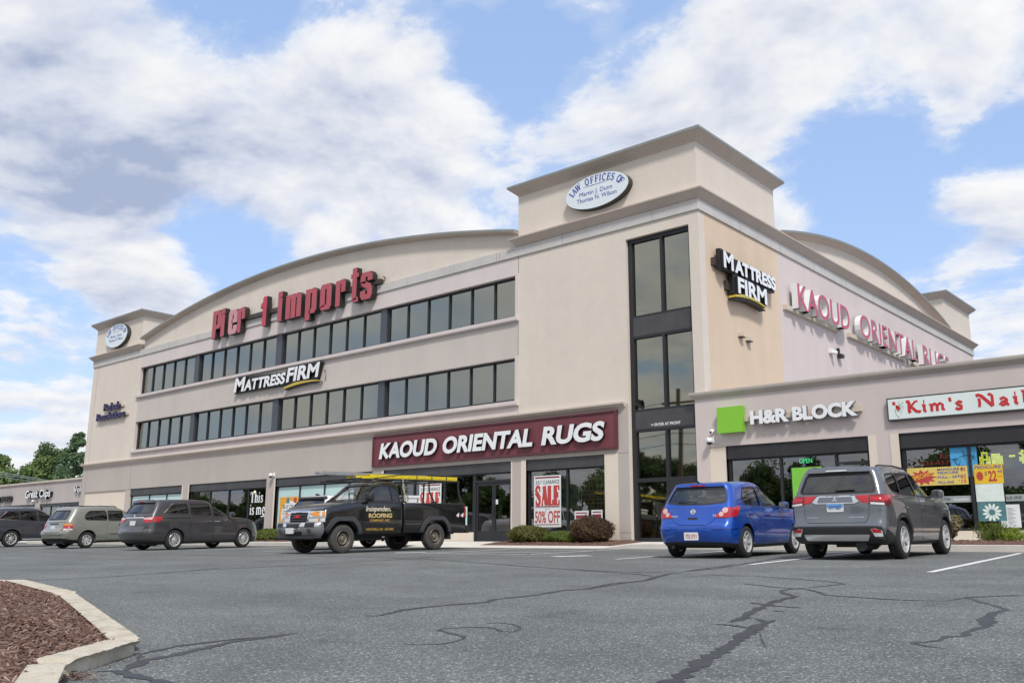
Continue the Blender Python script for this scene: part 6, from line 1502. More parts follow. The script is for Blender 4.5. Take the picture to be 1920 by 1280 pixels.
def vehicle(name, label, cat, s):
    root = thing(name, label, cat, (0, 0, 0), (0, 0, 1e-6), s.get('group')); OFF[root.name] = Vector((0, 0, 0)); pose(root, *s['pose'])
    plan = curve(s['plan']) if 'plan' in s else (lambda x: 1.0)
    zb, zt, zr = curve(s['zb']), curve(s['zt']), curve(s['roof'])
    fl = s.get('flare', .018); wb, R = s['wb'], s['R']
    def mod(x, y, z):
        if abs(y) < .3: return y
        b = sum(math.exp(-((x - c) / .36) ** 2) for c in (0, wb)) * math.exp(-((z - R * 1.35) / .28) ** 2); return y + math.copysign(fl * b, y)
    V, Fc, _ = stack(s['lower'], zb, zt, plan, mod); low = mesh_from(V, Fc); bv_low = BVHTree.FromPolygons(V, Fc)
    zb2 = lambda x: zt(x) - .04
    V2, F2, m = stack(s['cabin'], zb2, zr, plan)
    allV = V + V2; allF = Fc + [tuple(i + len(V) for i in f) for f in F2]; bvh = BVHTree.FromPolygons(allV, allF); bv_cab = BVHTree.FromPolygons(V2, F2)
    # wheel arches
    ra = s.get('ra', R + .07); cv, cf = [], []
    for c in (0, wb):
        P = [(c + ra * math.cos(2 * PI * i / 36), R + .01 + ra * math.sin(2 * PI * i / 36)) for i in range(36)]
        for sg in (1, -1): prism_y(cv, cf, P, sg * .48, sg * 1.3)
    low = boolean(low, cv, cf)
    # hollow cabin with real window openings
    inner = [(l[0], l[1] + .05, l[2] - .05, l[3] - .045, max(l[4] - .03, .02), max(l[5] - .03, .02), l[6], l[7], (l[8] if len(l) > 8 else 0) - .05 * l[0]) for l in s['cabin']]
    V3, F3, _ = stack(inner, zb2, zr, plan)
    k = len(V2); VV = V2 + V3; nb = len(F2)
    capb = len([1 for f in F2]) ; sh = [f for f in F2 if not all(i < m for i in f)] + [tuple(i + k for i in f)[::-1] for f in F3 if not all(i < m for i in f)]
    sh += [(i, k + i, k + (i + 1) % m, (i + 1) % m) for i in range(m)]
    cab = mesh_from(VV, sh)
    cv, cf = [], []
    for P, _ in s['side_windows']:
        for sg in (1, -1): prism_y(cv, cf, P, sg * .30, sg * 1.3)
    cab = boolean(cab, cv, cf); cv, cf = [], []
    if s.get('rear_window'): prism_x(cv, cf, s['rear_window'], -3, s.get('xmid', 1.0) - .4)
    if s.get('windshield'): prism_x(cv, cf, s['windshield'], s.get('xmid', 1.0) + .05, 6)
    if cv: cab = boolean(cab, cv, cf)
    bm = bmesh.new(); bm.from_mesh(low); 
    for f in bm.faces:
        c = f.calc_center_median(); f.material_index = 0
        if any(math.hypot(c.x - w_, c.z - R - .01) < ra - .004 for w_ in (0, wb)) and abs(c.y) > .3: f.material_index = 1
        if f.normal.z < -.6: f.material_index = 1
        if s.get('clad') and c.z < s['clad'](c.x): f.material_index = 1
    n0 = len(bm.faces); bm.from_mesh(cab); bm.faces.ensure_lookup_table()
    for f in bm.faces[n0:]:
        c = f.calc_center_median(); f.material_index = 0
        l, nn, _, d = bv_cab.find_nearest(c)
        if d > .012: f.material_index = 1
    me = bpy.data.meshes.new('body'); bm.to_mesh(me); bm.free(); me.materials.append(s['paint']); me.materials.append(M['trim'])
    me.polygons.foreach_set('use_smooth', [True] * len(me.polygons)); me.set_sharp_from_angle(angle=math.radians(32)); me.update()
    for q in (low, cab): bpy.data.meshes.remove(q)
    body = obj_from_mesh('body', me, root)
    ctx = dict(root=root, body=body, bvh=bvh, cab=bv_cab, low=bv_low, zt=zt, zr=zr)
    # panes
    def pane(nm, P, axis, m_, off=-.010):
        b = MB(); patch(b, bv_cab, P, axis, off, .004, .09); return b.build(nm, m_, body, smooth=40)
    for P, gm in s['side_windows']:
        for ax in ('+y', '-y'): pane('side_window', P, ax, M[gm])
    if s.get('rear_window'): pane('rear_window', s['rear_window'], '-x', M[s.get('rear_glass', 'privacy')])
    if s.get('windshield'): pane('windshield', s['windshield'], '+x', M['carglass'])
    # black surrounds of the glass
    b = MB()
    for P, gm in s['side_windows']:
        for ax in ('+y', '-y'): seam(b, bv_cab, P, ax, .030, .0015, True)
    for key, ax in (('rear_window', '-x'), ('windshield', '+x')):
        if s.get(key): seam(b, bv_cab, s[key], ax, .035, .0015, True)
    b.build('window_seal', M['trim'], body)
    # seats and dashboard
    b = MB(); zf = zt(1.0) - .2; xm = s.get('xmid', 1.0)
    rows = s.get('seats', [(xm + .10, .34), (xm - .85, .34)])
    for x, yo in rows:
        for y in (yo, -yo):
            P = rounded([(x - .12, zf - .1), (x + .06, zf - .1), (x - .04, zf + .44), (x - .18, zf + .44)], .06)
            b.prism(frame((0, y - .2, 0), (1, 0, 0), (0, 0, 1), (0, 1, 0)), P, 0, .42)
            P = rounded([(x - .16, zf + .47), (x - .06, zf + .47), (x - .09, zf + .66), (x - .19, zf + .66)], .05)
            b.prism(frame((0, y - .13, 0), (1, 0, 0), (0, 0, 1), (0, 1, 0)), P, 0, .26)
    b.build('seats', M[s.get('seatm', 'seatd')], root, smooth=40)
    b = MB(); w_ = s['lower'][-3][3] * .8; e_ = s['cabin'][0][2] - s['cabin'][0][7] - .25; b.box(s['cabin'][0][1] + .2, e_, -w_, w_, zt(xm) - .02, zt(xm) + .02); b.box(e_ - .45, e_ - .02, -w_ * .98, w_ * .98, zt(xm) + .021, zt(xm) + .07); b.build('dashboard', M[s.get('dashm', 'seatd')], root)
    b = MB(); cx, cy, cz = xm + .62, .36, zt(xm) + .10; Q = [(cx + .05 * math.sin(a) , cy + .18 * math.cos(a), cz + .17 * math.sin(a)) for a in [i * PI / 12 for i in range(25)]]; b.tube(Q, .015, 6, False); b.build('steering_wheel', M['seatd'], root)
    # wheels
    ty, rim, dk = wheel_meshes(R, s['rim'], s.get('tw', .22), s['style'], s.get('rimm', 'rimw'))
    proto = None
    for x in (0, wb):
        for sg in (1, -1):
            if proto is None:
                wo = ty.build('wheel', M[s.get('tyrem', 'tyre')], root, smooth=40); ro = rim.build('rim', M[s.get('rimm', 'rimw')], wo, smooth=35); do_ = dk.build('brake_disc', M['trim'], wo); proto = (wo, ro, do_)
            else:
                wo = proto[0].copy(); COL.objects.link(wo); wo.parent = root; OFF[wo.name] = Vector((0, 0, 0))
                for q in proto[1:]: c = q.copy(); COL.objects.link(c); c.parent = wo
            wo.location = (x, sg * (s['track'] / 2), R); wo.rotation_euler = (0, 0, 0 if sg > 0 else PI)
            wo.rotation_euler.y = random.uniform(0, 1.2)
    # doors: raised skins with dark gaps and handles
    for P in s.get('doors', []):
        for ax in ('+y', '-y'):
            b = MB(); patch(b, bv_low, P, ax, .004, .006, .08); d = b.build('door', s['paint'], root, smooth=40)
            b = MB(); seam(b, bv_low, P, ax, .014, .0022, True); b.build('gap', M['gap'], d)
    hm = s.get('handlem', s['paint'])
    for (x, z, L) in s.get('handles', []):
        for ax in ('+y', '-y'):
            l, n = hit(bvh, ax, x, z); sg = 1 if ax == '+y' else -1; b = MB()
            b.prism(frame((x, l.y, z), (1, 0, 0), (0, 0, 1), (0, sg, 0)), rounded([(-L / 2, -.014), (L / 2, -.014), (L / 2, .014), (-L / 2, .014)], .012), .0, .034); b.build('door_handle', hm, root, smooth=40)
    # mirrors
    mx, mz, mw, mh = s['mirror']
    for sg in s.get('mirror_sides', (1, -1)):
        l, n = hit(bvh, '+y' if sg > 0 else '-y', mx, mz - .04); y0 = abs(l.y); b = MB()
        b.tube([(mx, sg * (y0 - .02), mz - .04), (mx - .01, sg * (y0 + .08), mz)], .025, 8)
        rg = [(.02, .72), (.0, .95), (-.05, 1.0), (-.10, .92), (-.105, .84)] 
        vs = []
        for dx, k_ in rg[::-1] + [(.06, .4)]:
            for i in range(16):
                a = 2 * PI * i / 16; ca, sa = math.cos(a), math.sin(a); e = .55
                vs.append((mx + dx, sg * (y0 + .06 + mw / 2 + math.copysign(abs(ca) ** e, ca) * mw / 2 * k_), mz + .03 + math.copysign(abs(sa) ** e, sa) * mh / 2 * k_))
        fs = [(j * 16 + i, j * 16 + (i + 1) % 16, (j + 1) * 16 + (i + 1) % 16, (j + 1) * 16 + i) for j in range(5) for i in range(16)] + [tuple(range(80, 96))]
        b.add(vs, fs); mo = b.build('side_mirror', s.get('mirrorm', s['paint']), root, smooth=50, recalc=True)
        b = MB(); b.add([vs[i] for i in range(16)], [tuple(range(16)) if sg > 0 else tuple(range(16))[::-1]]); b.v = [(p[0] - .002, p[1], p[2]) for p in b.v]; b.build('mirror_glass', M['chrome'], mo)
    return ctx
def lamp(ctx, nm, polys, m_, off=.008, th=.02, parent=None):
    b = MB()
    for ax, P in polys: patch(b, ctx['bvh'], P, ax, off, th, .05)
    return b.build(nm, M[m_] if isinstance(m_, str) else m_, parent or ctx['root'], smooth=40)
def seams(ctx, nm, items, m_='gap', w=.010, off=.0018, which='bvh'):
    b = MB()
    for ax, P in items: seam(b, ctx[which], P, ax, w, off)
    return b.build(nm, M[m_] if isinstance(m_, str) else m_, ctx['root'])
def plate(ctx, axis, y, z, text, chars, base='plate', top=None, off=.012):
    l, n = hit(ctx['bvh'], axis, y, z); sx = -1 if axis == '-x' else 1; x = min(hit(ctx['bvh'], axis, y + d, z + e)[0].x * sx * -1 for d in (-.15, .15) for e in (-.07, .07)) * -1 * sx
    F = frame((x, y, z), (0, -1 if axis == '-x' else 1, 0), (0, 0, 1), (sx, 0, 0))
    b = MB(); b.prism(F, rounded([(-.152, -.076), (.152, -.076), (.152, .076), (-.152, .076)], .012), -.01, off); p = b.build('licence_plate', M[base], ctx['root'])
    if top: b = MB(); b.prism(F, [(-.148, .0), (.148, .0), (.148, .070), (-.148, .070)], off, off + .0015); b.build('plate_band', M[top], p)
    if text: text_part('characters', text, F, -.118, -.036, .075, M[chars], p, off + .001, off + .004, offset=.008, width=.236)
    return p
def wiper(ctx, axis, pts, r=.010, bv='cab'):
    P = []
    for i in range(9):
        t_ = i / 8; a = pts[0][0] + (pts[1][0] - pts[0][0]) * t_; z = pts[0][1] + (pts[1][1] - pts[0][1]) * t_; l, n = hit(ctx[bv], axis, a, z); P.append(l + n * .02)
    b = MB(); b.tube(P, [r * 1.5] + [r] * 8, 6); return b.build('wiper', M['trim'], ctx['root'])
# ---- grey sport utility, nearest, far right
PO = paint('grey blue metallic paint', (0.155, 0.168, 0.190), .65, .24)
L8 = lambda t, xr, xf, w, rr, rf, br, bf, dz=0: (t, xr, xf, w, rr, rf, br, bf, dz)
c = vehicle('sport_utility_vehicle', 'grey metallic sport utility vehicle parked nose in beside the blue hatchback', 'car', dict(pose=(-6.82, 17.63, 91.5), paint=PO, wb=2.67, R=.35, rim=.235, tw=.225, track=1.56, style=(5, .030, .024, 'y'), ra=.405, xmid=1.05,
  zb=[(-1.03, .33), (-.6, .28), (.5, .24), (2.2, .24), (3.3, .24), (3.67, .30)], zt=[(-1.03, 1.13), (0, 1.13), (1.5, 1.09), (2.3, 1.08), (2.7, 1.07), (3.25, .99), (3.55, .90), (3.68, .82)], roof=[(-.9, 1.60), (-.55, 1.665), (.4, 1.69), (1.2, 1.67), (1.6, 1.62), (2.6, 1.5)],
  plan=[(-1.03, .955), (-.4, .99), (.6, 1.0), (2.4, 1.0), (3.2, .98), (3.67, .95)], flare=.022, clad=lambda x: .37 if .3 < x < 2.4 else .30,
  lower=[L8(0, -.93, 3.52, .80, .14, .2, .08, .25), L8(.08, -1.0, 3.60, .87, .16, .25, .08, .28), L8(.26, -1.03, 3.66, .90, .16, .25, .08, .30), L8(.36, -1.03, 3.665, .905, .16, .25, .08, .30), L8(.45, -.98, 3.66, .90, .15, .25, .07, .3), L8(.55, -.95, 3.66, .895, .14, .25, .06, .3), L8(.70, -.94, 3.64, .905, .13, .25, .06, .3), L8(.84, -.93, 3.60, .90, .12, .25, .06, .3), L8(.95, -.91, 3.55, .885, .12, .25, .06, .3), L8(1, -.89, 3.48, .86, .12, .28, .06, .3), L8(1, -.83, 3.38, .74, .1, .28, .06, .28, .018), L8(1, -.7, 3.2, .40, .1, .2, .04, .2, .034)],
  cabin=[L8(0, -.90, 2.62, .865, .11, .3, .09, .28), L8(.22, -.87, 2.36, .835, .11, .28, .09, .26), L8(.45, -.82, 2.09, .80, .11, .25, .09, .24), L8(.68, -.76, 1.80, .755, .11, .22, .09, .22), L8(.86, -.71, 1.57, .71, .11, .2, .09, .2), L8(.95, -.70, 1.44, .68, .11, .2, .09, .2), L8(.99, -.68, 1.34, .64, .11, .2, .09, .2), L8(1, -.60, 1.22, .56, .1, .2, .08, .2, .004), L8(1, -.4, 1.0, .30, .1, .2, .06, .2, .014)],
  side_windows=[(rounded([(-.42, 1.33), (-.30, 1.22), (.12, 1.17), (.16, 1.56), (-.36, 1.53)], .06), 'privacy'), (rounded([(.16, 1.17), (.20, 1.56), (.93, 1.575), (1.02, 1.15)], .03), 'privacy'), (rounded([(1.10, 1.145), (1.00, 1.575), (1.28, 1.56), (1.75, 1.37), (2.14, 1.14)], .03), 'carglass')],
  rear_window=rounded([(-.70, 1.20), (.70, 1.20), (.60, 1.545), (-.60, 1.545)], .07), windshield=rounded([(-.74, 1.12), (.74, 1.12), (.60, 1.58), (-.60, 1.58)], .05),
  doors=[rounded([(.06, 1.10), (.30, .80), (.49, .58), (.53, .33), (1.08, .33), (1.08, 1.09)], .05), rounded([(1.10, 1.09), (1.10, .33), (2.15, .33), (2.22, .7), (2.18, 1.06)], .05)], handles=[(.22, .93, .20), (1.25, .92, .20)], handlem=PO, mirror=(1.98, 1.17, .22, .17), mirrorm=PO))
for sg, ax in ((1, '+y'), (-1, '-y')):
    e = lambda P: P if sg > 0 else mirror2(P)
    tl = lamp(c, 'tail_light', [('-x', e([(.60, 1.15), (.60, 1.0), (.85, .955), (.85, 1.16)])), (ax, [(-.80, 1.16), (-.80, .955), (-.60, .99), (-.42, 1.155)])], 'redlensd', .014)
    lamp(c, 'red_lens', [('-x', e([(.62, 1.135), (.62, 1.05), (.85, 1.03), (.85, 1.14)])), (ax, [(-.80, 1.14), (-.80, 1.04), (-.60, 1.06), (-.5, 1.14)])], 'redlens', .018, .006, tl)
    lamp(c, 'reversing_lens', [('-x', e([(.63, 1.02), (.63, .985), (.84, .965), (.84, 1.0)]))], 'clrlens', .018, .006, tl)
    lamp(c, 'tail_light', [('-x', e([(.36, 1.145), (.46, 1.025), (.59, 1.0), (.59, 1.15)]))], 'redlens', .010)
    r = lamp(c, 'rear_reflector', [('-x', e([(.62, .55), (.68, .42), (.80, .42), (.80, .52), (.70, .56)]))], 'clrlens', .012)
    lamp(c, 'red_lens', [('-x', e([(.63, .55), (.66, .49), (.79, .49), (.78, .53), (.70, .555)]))], 'redlens', .016, .006, r)
    lamp(c, 'sill_strip', [(ax, rounded([(.50, .445), (.48, .40), (2.1, .40), (2.06, .445)], .02))], 'satin', .012, .012)
    for w_ in (0, 2.67):
        A = [(w_ + .42 * math.cos(a), .36 + .42 * math.sin(a)) for a in [PI * (-.08 + 1.16 * i / 20) for i in range(21)]] + [(w_ + .475 * math.cos(a), .36 + .475 * math.sin(a)) for a in [PI * (1.08 - 1.16 * i / 20) for i in range(21)]]
        lamp(c, 'arch_cladding', [(ax, A)], 'trim', .010, .012)
lamp(c, 'garnish', [('-x', [(-.34, 1.13), (-.43, 1.035), (-.36, 1.0), (.36, 1.0), (.43, 1.035), (.34, 1.13)])], 'satin', .022, .02)
lamp(c, 'garnish_panel', [('-x', [(-.30, 1.115), (-.33, 1.02), (.33, 1.02), (.30, 1.115)])], PO, .026, .008)
b = MB(); patch(b, c['bvh'], rounded([(-.60, 1.10), (-.59, .80), (-.54, .665), (.54, .665), (.59, .80), (.60, 1.10)], .05), '-x', .004, .006, .08); tg = b.build('tailgate', PO, c['root'], smooth=40)
b = MB(); seam(b, c['bvh'], rounded([(-.60, 1.10), (-.59, .80), (-.54, .665), (.54, .665), (.59, .80), (.60, 1.10)], .05), '-x', .014, .0025, True); b.build('gap', M['gap'], tg)
lamp(c, 'lower_bumper', [('-x', [(-.80, .59), (-.84, .40), (-.74, .31), (.74, .31), (.84, .40), (.80, .59), (.6, .585), (-.6, .585)]), ('-y', [(-.86, .55), (-.86, .33), (-.50, .31), (-.44, .40), (-.6, .46)]), ('+y', [(-.86, .55), (-.86, .33), (-.50, .31), (-.44, .40), (-.6, .46)])], 'trim', .008, .02)
lamp(c, 'skid_bar', [('-x', rounded([(-.60, .455), (-.56, .36), (.56, .36), (.60, .455)], .03))], 'satin', .026, .03)
lamp(c, 'bumper_crease', [('-x', [(-.80, .605), (.80, .605), (.80, .62), (-.80, .62)])], PO, .012, .015)
plate(c, '-x', .0, .935, 'AW·93607', 'blue', 'plate', 'plateb', .02)
F = pframe(c['bvh'], '-x', -.24, .745); text_part('badge', 'OUTLANDER', F, 0, 0, .026, M['chrome'], c['root'], .006, .010, width=.27)
F = pframe(c['bvh'], '-x', .54, .745); text_part('badge', 'MITSUBISHI', F, 0, 0, .018, M['satin'], c['root'], .006, .010, width=.20)
b = MB(); F = pframe(c['bvh'], '-x', 0, 1.07)
for a in (90, 210, 330):
    d = Vector((math.cos(math.radians(a)), math.sin(math.radians(a)))); q = Vector((-d.y, d.x)); b.prism(F, [tuple(Vector((0, 0))), tuple(d * .024 + q * .014), tuple(d * .048), tuple(d * .024 - q * .014)], .02, .034)
b.build('emblem', M['chrome'], c['root'])
lamp(c, 'brake_light', [('-x', [(-.20, 1.585), (.20, 1.585), (.18, 1.61), (-.18, 1.61)])], 'clrlens', .06, .02)
b = MB(); patch(b, c['cab'], rounded([(-.60, 1.56), (.60, 1.56), (.55, 1.645), (-.55, 1.645)], .03), '-x', .05, .06, .1); b.build('spoiler', PO, c['root'], smooth=40)
wiper(c, '-x', [(.0, 1.235), (-.34, 1.245)], .014)
b = MB(); b.prism(frame((-.35, 0, 1.67), (1, 0, 0), (0, 0, 1), (0, 1, 0)), [(.1, .0), (-.09, .0), (-.09, .085), (-.05, .075)], -.02, .02); b.build('antenna_fin', PO, c['root'])
for sg in (1, -1):
    b = MB(); b.tube([(-.45, sg * .60, 1.655), (-.3, sg * .61, 1.70), (.5, sg * .62, 1.715), (1.2, sg * .60, 1.69), (1.35, sg * .58, 1.645)], .016, 6); b.build('roof_rail', M['trim'], c['root'])
b = MB(); b.box(-.5, .3, -.35, .2, .22, .34); b.tube([(-.9, -.4, .26), (-.2, -.4, .27)], .10, 10); b.tube([(-.1, -.7, .33), (-.1, .7, .33)], .05, 8); b.build('underbody', M['trim'], c['root'])
for sg in (1, -1): lamp(c, 'headlight', [('+x', [(sg * .45, .80), (sg * .80, .84), (sg * .82, .92), (sg * .45, .87)] if sg > 0 else mirror2([(.45, .80), (.80, .84), (.82, .92), (.45, .87)]))], 'clrlens', .01)

# ---- blue hatchback
PB = paint('bright blue metallic paint', (0.007, 0.072, 0.43), .35, .26)
c = vehicle('hatchback', 'bright blue hatchback parked nose in at the stair window', 'car', dict(pose=(-9.67, 17.14, 94.0), paint=PB, wb=2.60, R=.315, rim=.205, tw=.19, track=1.48, style=(6, .028, .026, 'single'), ra=.355, xmid=1.05,
  zb=[(-.8, .27), (-.4, .22), (.5, .19), (2.2, .19), (3.2, .19), (3.48, .26)], zt=[(-.8, 1.02), (0, 1.03), (1.2, .98), (2.2, .96), (2.6, .97), (3.1, .88), (3.35, .78), (3.49, .68)], roof=[(-.72, 1.40), (-.35, 1.475), (.5, 1.53), (1.1, 1.52), (1.6, 1.44), (2.4, 1.3)],
  plan=[(-.8, .94), (-.2, .985), (.6, 1.0), (2.2, 1.0), (3.0, .97), (3.49, .93)], flare=.024,
  lower=[L8(0, -.70, 3.36, .74, .16, .22, .10, .25), L8(.08, -.77, 3.43, .80, .2, .25, .12, .28), L8(.25, -.81, 3.48, .835, .2, .28, .13, .32), L8(.38, -.82, 3.485, .845, .2, .28, .13, .33), L8(.50, -.80, 3.48, .845, .2, .28, .12, .33), L8(.57, -.74, 3.46, .845, .18, .28, .11, .33), L8(.72, -.70, 3.42, .845, .16, .28, .10, .33), L8(.88, -.66, 3.36, .83, .15, .28, .10, .33), L8(1, -.62, 3.26, .795, .14, .28, .10, .3), L8(1, -.55, 3.14, .68, .1, .26, .08, .28, .02), L8(1, -.4, 3.0, .36, .1, .2, .05, .2, .036)],
  cabin=[L8(0, -.65, 2.58, .80, .13, .3, .10, .30), L8(.22, -.58, 2.30, .775, .13, .28, .10, .28), L8(.45, -.50, 2.02, .74, .13, .25, .10, .26), L8(.68, -.42, 1.73, .695, .13, .22, .10, .24), L8(.86, -.37, 1.48, .65, .13, .2, .10, .22), L8(.95, -.37, 1.33, .615, .13, .2, .10, .2), L8(.99, -.36, 1.22, .57, .12, .2, .09, .2), L8(1, -.28, 1.1, .48, .1, .2, .08, .2, .004), L8(1, -.1, .95, .25, .1, .15, .05, .15, .012)],
  side_windows=[(rounded([(-.02, 1.15), (.10, 1.05), (.88, 1.03), (.86, 1.42), (.22, 1.39)], .05), 'carglass'), (rounded([(.96, 1.03), (.93, 1.42), (1.25, 1.41), (1.62, 1.27), (2.02, 1.01)], .04), 'carglass')],
  rear_window=rounded([(-.66, 1.10), (-.3, 1.06), (.3, 1.06), (.66, 1.10), (.56, 1.385), (-.56, 1.385)], .08), rear_glass='carglass', windshield=rounded([(-.68, 1.02), (.68, 1.02), (.54, 1.42), (-.54, 1.42)], .05), seatm='seatl', dashm='seatl', seats=[(1.15, .34), (.30, .34)],
  doors=[rounded([(.02, 1.0), (.24, .74), (.42, .50), (.46, .27), (.92, .27), (.92, .97)], .05), rounded([(.94, .98), (.94, .27), (2.05, .27), (2.10, .6), (2.08, .95)], .05)], handles=[(.24, .86, .18), (1.08, .84, .18)], handlem=PB, mirror=(1.80, 1.02, .20, .14), mirrorm=PB))
for sg, ax in ((1, '+y'), (-1, '-y')):
    e = lambda P: P if sg > 0 else mirror2(P)
    tl = lamp(c, 'tail_light', [('-x', e(rounded([(.46, .79), (.54, .89), (.68, .985), (.75, .985), (.76, .79)], .03))), (ax, rounded([(-.57, .80), (-.50, .985), (-.20, 1.02), (-.28, .93), (-.44, .81)], .03))], 'redlens', .014)
    for yy, zz2, r_ in ((.655, .93, .055), (.585, .855, .045)):
        lamp(c, 'clear_lens', [('-x', e([(yy + r_ * math.cos(i * PI / 8), zz2 + r_ * math.sin(i * PI / 8)) for i in range(16)]))], 'pinklens', .019, .008, tl)
    lamp(c, 'bumper_strip', [('-x', e(rounded([(.46, .595), (.80, .60), (.80, .575), (.46, .57)], .01))), (ax, [(-.56, .60), (-.56, .575), (-.42, .575), (-.42, .60)])], PB, .018, .02)
    lamp(c, 'sill_molding', [(ax, rounded([(.45, .36), (.45, .32), (2.1, .32), (2.1, .36)], .02))], PB, .014, .014)
    lamp(c, 'headlight', [('+x', e([(.45, .66), (.72, .70), (.76, .80), (.45, .74)]))], 'clrlens', .01)
O_ = rounded([(-.65, .985), (-.49, .80), (-.34, .655), (.34, .655), (.49, .80), (.65, .985)], .06)
b = MB(); patch(b, c['bvh'], O_, '-x', .004, .006, .07); tg = b.build('tailgate', PB, c['root'], smooth=40)
b = MB(); seam(b, c['bvh'], O_, '-x', .014, .0022, True); b.build('gap', M['gap'], tg)
lamp(c, 'handle_recess', [('-x', rounded([(-.11, .80), (-.10, .755), (.10, .755), (.11, .80)], .02))], 'trim', .008, .01)
lamp(c, 'plate_recess', [('-x', rounded([(-.40, .53), (-.30, .345), (.30, .345), (.40, .53)], .03))], paint('shaded blue paint', (0.006, 0.058, 0.35), .35, .35), .004, .006)  # recess shade put into the colour, a darker copy of the body blue
lamp(c, 'lower_valance', [('-x', [(-.70, .29), (-.66, .23), (.66, .23), (.70, .29)])], 'trim', .006, .02)
plate(c, '-x', 0, .435, '752 EY1', 'plater')
F = pframe(c['bvh'], '-x', .55, .805); text_part('badge', 'VERSA', F, 0, 0, .034, M['chrome'], c['root'], .006, .012, offset=.01, width=.22)
F = pframe(c['bvh'], '-x', -.42, .815); text_part('badge', 'SL', F, 0, 0, .036, M['chrome'], c['root'], .006, .012, offset=.01, width=.09)
b = MB(); F = pframe(c['bvh'], '-x', 0, .91); E1 = [(.055 * math.cos(i * PI / 12), .05 * math.sin(i * PI / 12)) for i in range(24)]; b.prism(F, E1, .004, .016); eo = b.build('emblem', M['chrome'], c['root'])
b = MB(); b.prism(F, [(x * .66, z * .66) for x, z in E1], .016, .018); b.build('emblem_centre', M['trim'], eo); b = MB(); b.prism(F, [(-.06, -.012), (.06, -.012), (.06, .012), (-.06, .012)], .016, .021); b.build('emblem_bar', M['chrome'], eo)
lamp(c, 'brake_light', [('-x', [(-.16, 1.42), (.16, 1.42), (.15, 1.445), (-.15, 1.445)])], 'redlens', .045, .02)
b = MB(); patch(b, c['cab'], rounded([(-.55, 1.40), (.55, 1.40), (.50, 1.465), (-.50, 1.465)], .03), '-x', .035, .05, .1); b.build('spoiler', PB, c['root'], smooth=40)
wiper(c, '-x', [(-.05, 1.085), (.40, 1.12)], .011)
b = MB(); b.tube([(-.15, .10, 1.50), (-.42, .16, 1.72)], [.012, .005], 6); b.tube([(-.12, .10, 1.485), (-.19, .10, 1.525)], .02, 8); b.build('antenna', M['trim'], c['root'])
b = MB(); b.tube([(-.74, .45, .22), (-.2, .45, .24)], .035, 10); b.box(-.5, .2, -.4, .3, .20, .30); b.tube([(0, -.6, .31), (0, .6, .31)], .04, 8); b.build('exhaust', M['trim'], c['root'])

# ---- dark grey minivan
PG = paint('dark warm grey paint', (0.075, 0.072, 0.078), .55, .30)
c = vehicle('minivan', 'dark grey minivan with chrome door handles parked left of the black pickup', 'car', dict(pose=(-31.55, 16.76, 96.5), paint=PG, wb=3.0, R=.345, rim=.225, tw=.22, track=1.73, style=(7, .018, .022, 'double'), ra=.39, xmid=1.3,
  zb=[(-1.1, .30), (-.6, .24), (.5, .20), (2.6, .20), (3.6, .20), (4.0, .26)], zt=[(-1.1, 1.20), (.3, 1.18), (1.0, 1.10), (2.6, 1.08), (3.0, 1.08), (3.5, .98), (3.85, .86), (4.0, .78)], roof=[(-1.0, 1.64), (-.6, 1.71), (.5, 1.745), (1.6, 1.72), (2.0, 1.65), (3.0, 1.4)],
  plan=[(-1.1, .95), (-.3, .99), (.6, 1.0), (2.6, 1.0), (3.5, .975), (4.0, .93)], flare=.02,
  lower=[L8(0, -1.0, 3.86, .88, .16, .24, .1, .3), L8(.08, -1.08, 3.94, .95, .2, .28, .12, .34), L8(.25, -1.12, 3.99, .99, .2, .3, .12, .36), L8(.36, -1.13, 4.0, 1.0, .2, .3, .12, .36), L8(.44, -1.10, 4.0, 1.0, .2, .3, .12, .36), L8(.50, -1.05, 3.98, .995, .18, .3, .11, .36), L8(.7, -1.03, 3.94, 1.0, .16, .3, .10, .36), L8(.85, -1.0, 3.9, .985, .16, .3, .10, .36), L8(1, -.95, 3.8, .94, .15, .3, .10, .34), L8(1, -.85, 3.68, .8, .12, .28, .08, .3, .02), L8(1, -.6, 3.5, .4, .1, .2, .05, .2, .035)],
  cabin=[L8(0, -.99, 3.06, .945, .14, .34, .11, .34), L8(.22, -.92, 2.74, .915, .14, .3, .11, .32), L8(.45, -.84, 2.42, .88, .14, .28, .11, .3), L8(.68, -.76, 2.10, .83, .14, .26, .11, .28), L8(.86, -.71, 1.84, .78, .14, .24, .11, .26), L8(.95, -.70, 1.68, .74, .14, .22, .11, .24), L8(.99, -.68, 1.56, .69, .13, .2, .1, .22), L8(1, -.58, 1.44, .60, .1, .2, .08, .2, .004), L8(1, -.4, 1.2, .3, .1, .15, .05, .15, .014)],
  side_windows=[(rounded([(-.42, 1.27), (-.08, 1.56), (.52, 1.595), (.55, 1.24), (.2, 1.25)], .05), 'privacy'), (rounded([(.68, 1.22), (.66, 1.60), (1.48, 1.60), (1.52, 1.18)], .04), 'privacy'), (rounded([(1.66, 1.17), (1.60, 1.595), (1.85, 1.57), (2.35, 1.38), (2.62, 1.16)], .04), 'carglass')],
  rear_window=rounded([(-.78, 1.27), (.78, 1.27), (.66, 1.60), (-.66, 1.60)], .08), windshield=rounded([(-.80, 1.15), (.80, 1.15), (.66, 1.6), (-.66, 1.6)], .05),
  doors=[rounded([(.60, 1.16), (.62, .45), (.70, .32), (1.56, .32), (1.56, 1.12)], .04), rounded([(1.58, 1.12), (1.58, .32), (2.45, .32), (2.56, .6), (2.60, 1.07)], .05)], handles=[(1.40, .97, .24), (1.75, .97, .24)], handlem=M['chrome'], mirror=(2.42, 1.20, .24, .17), mirrorm=PG))
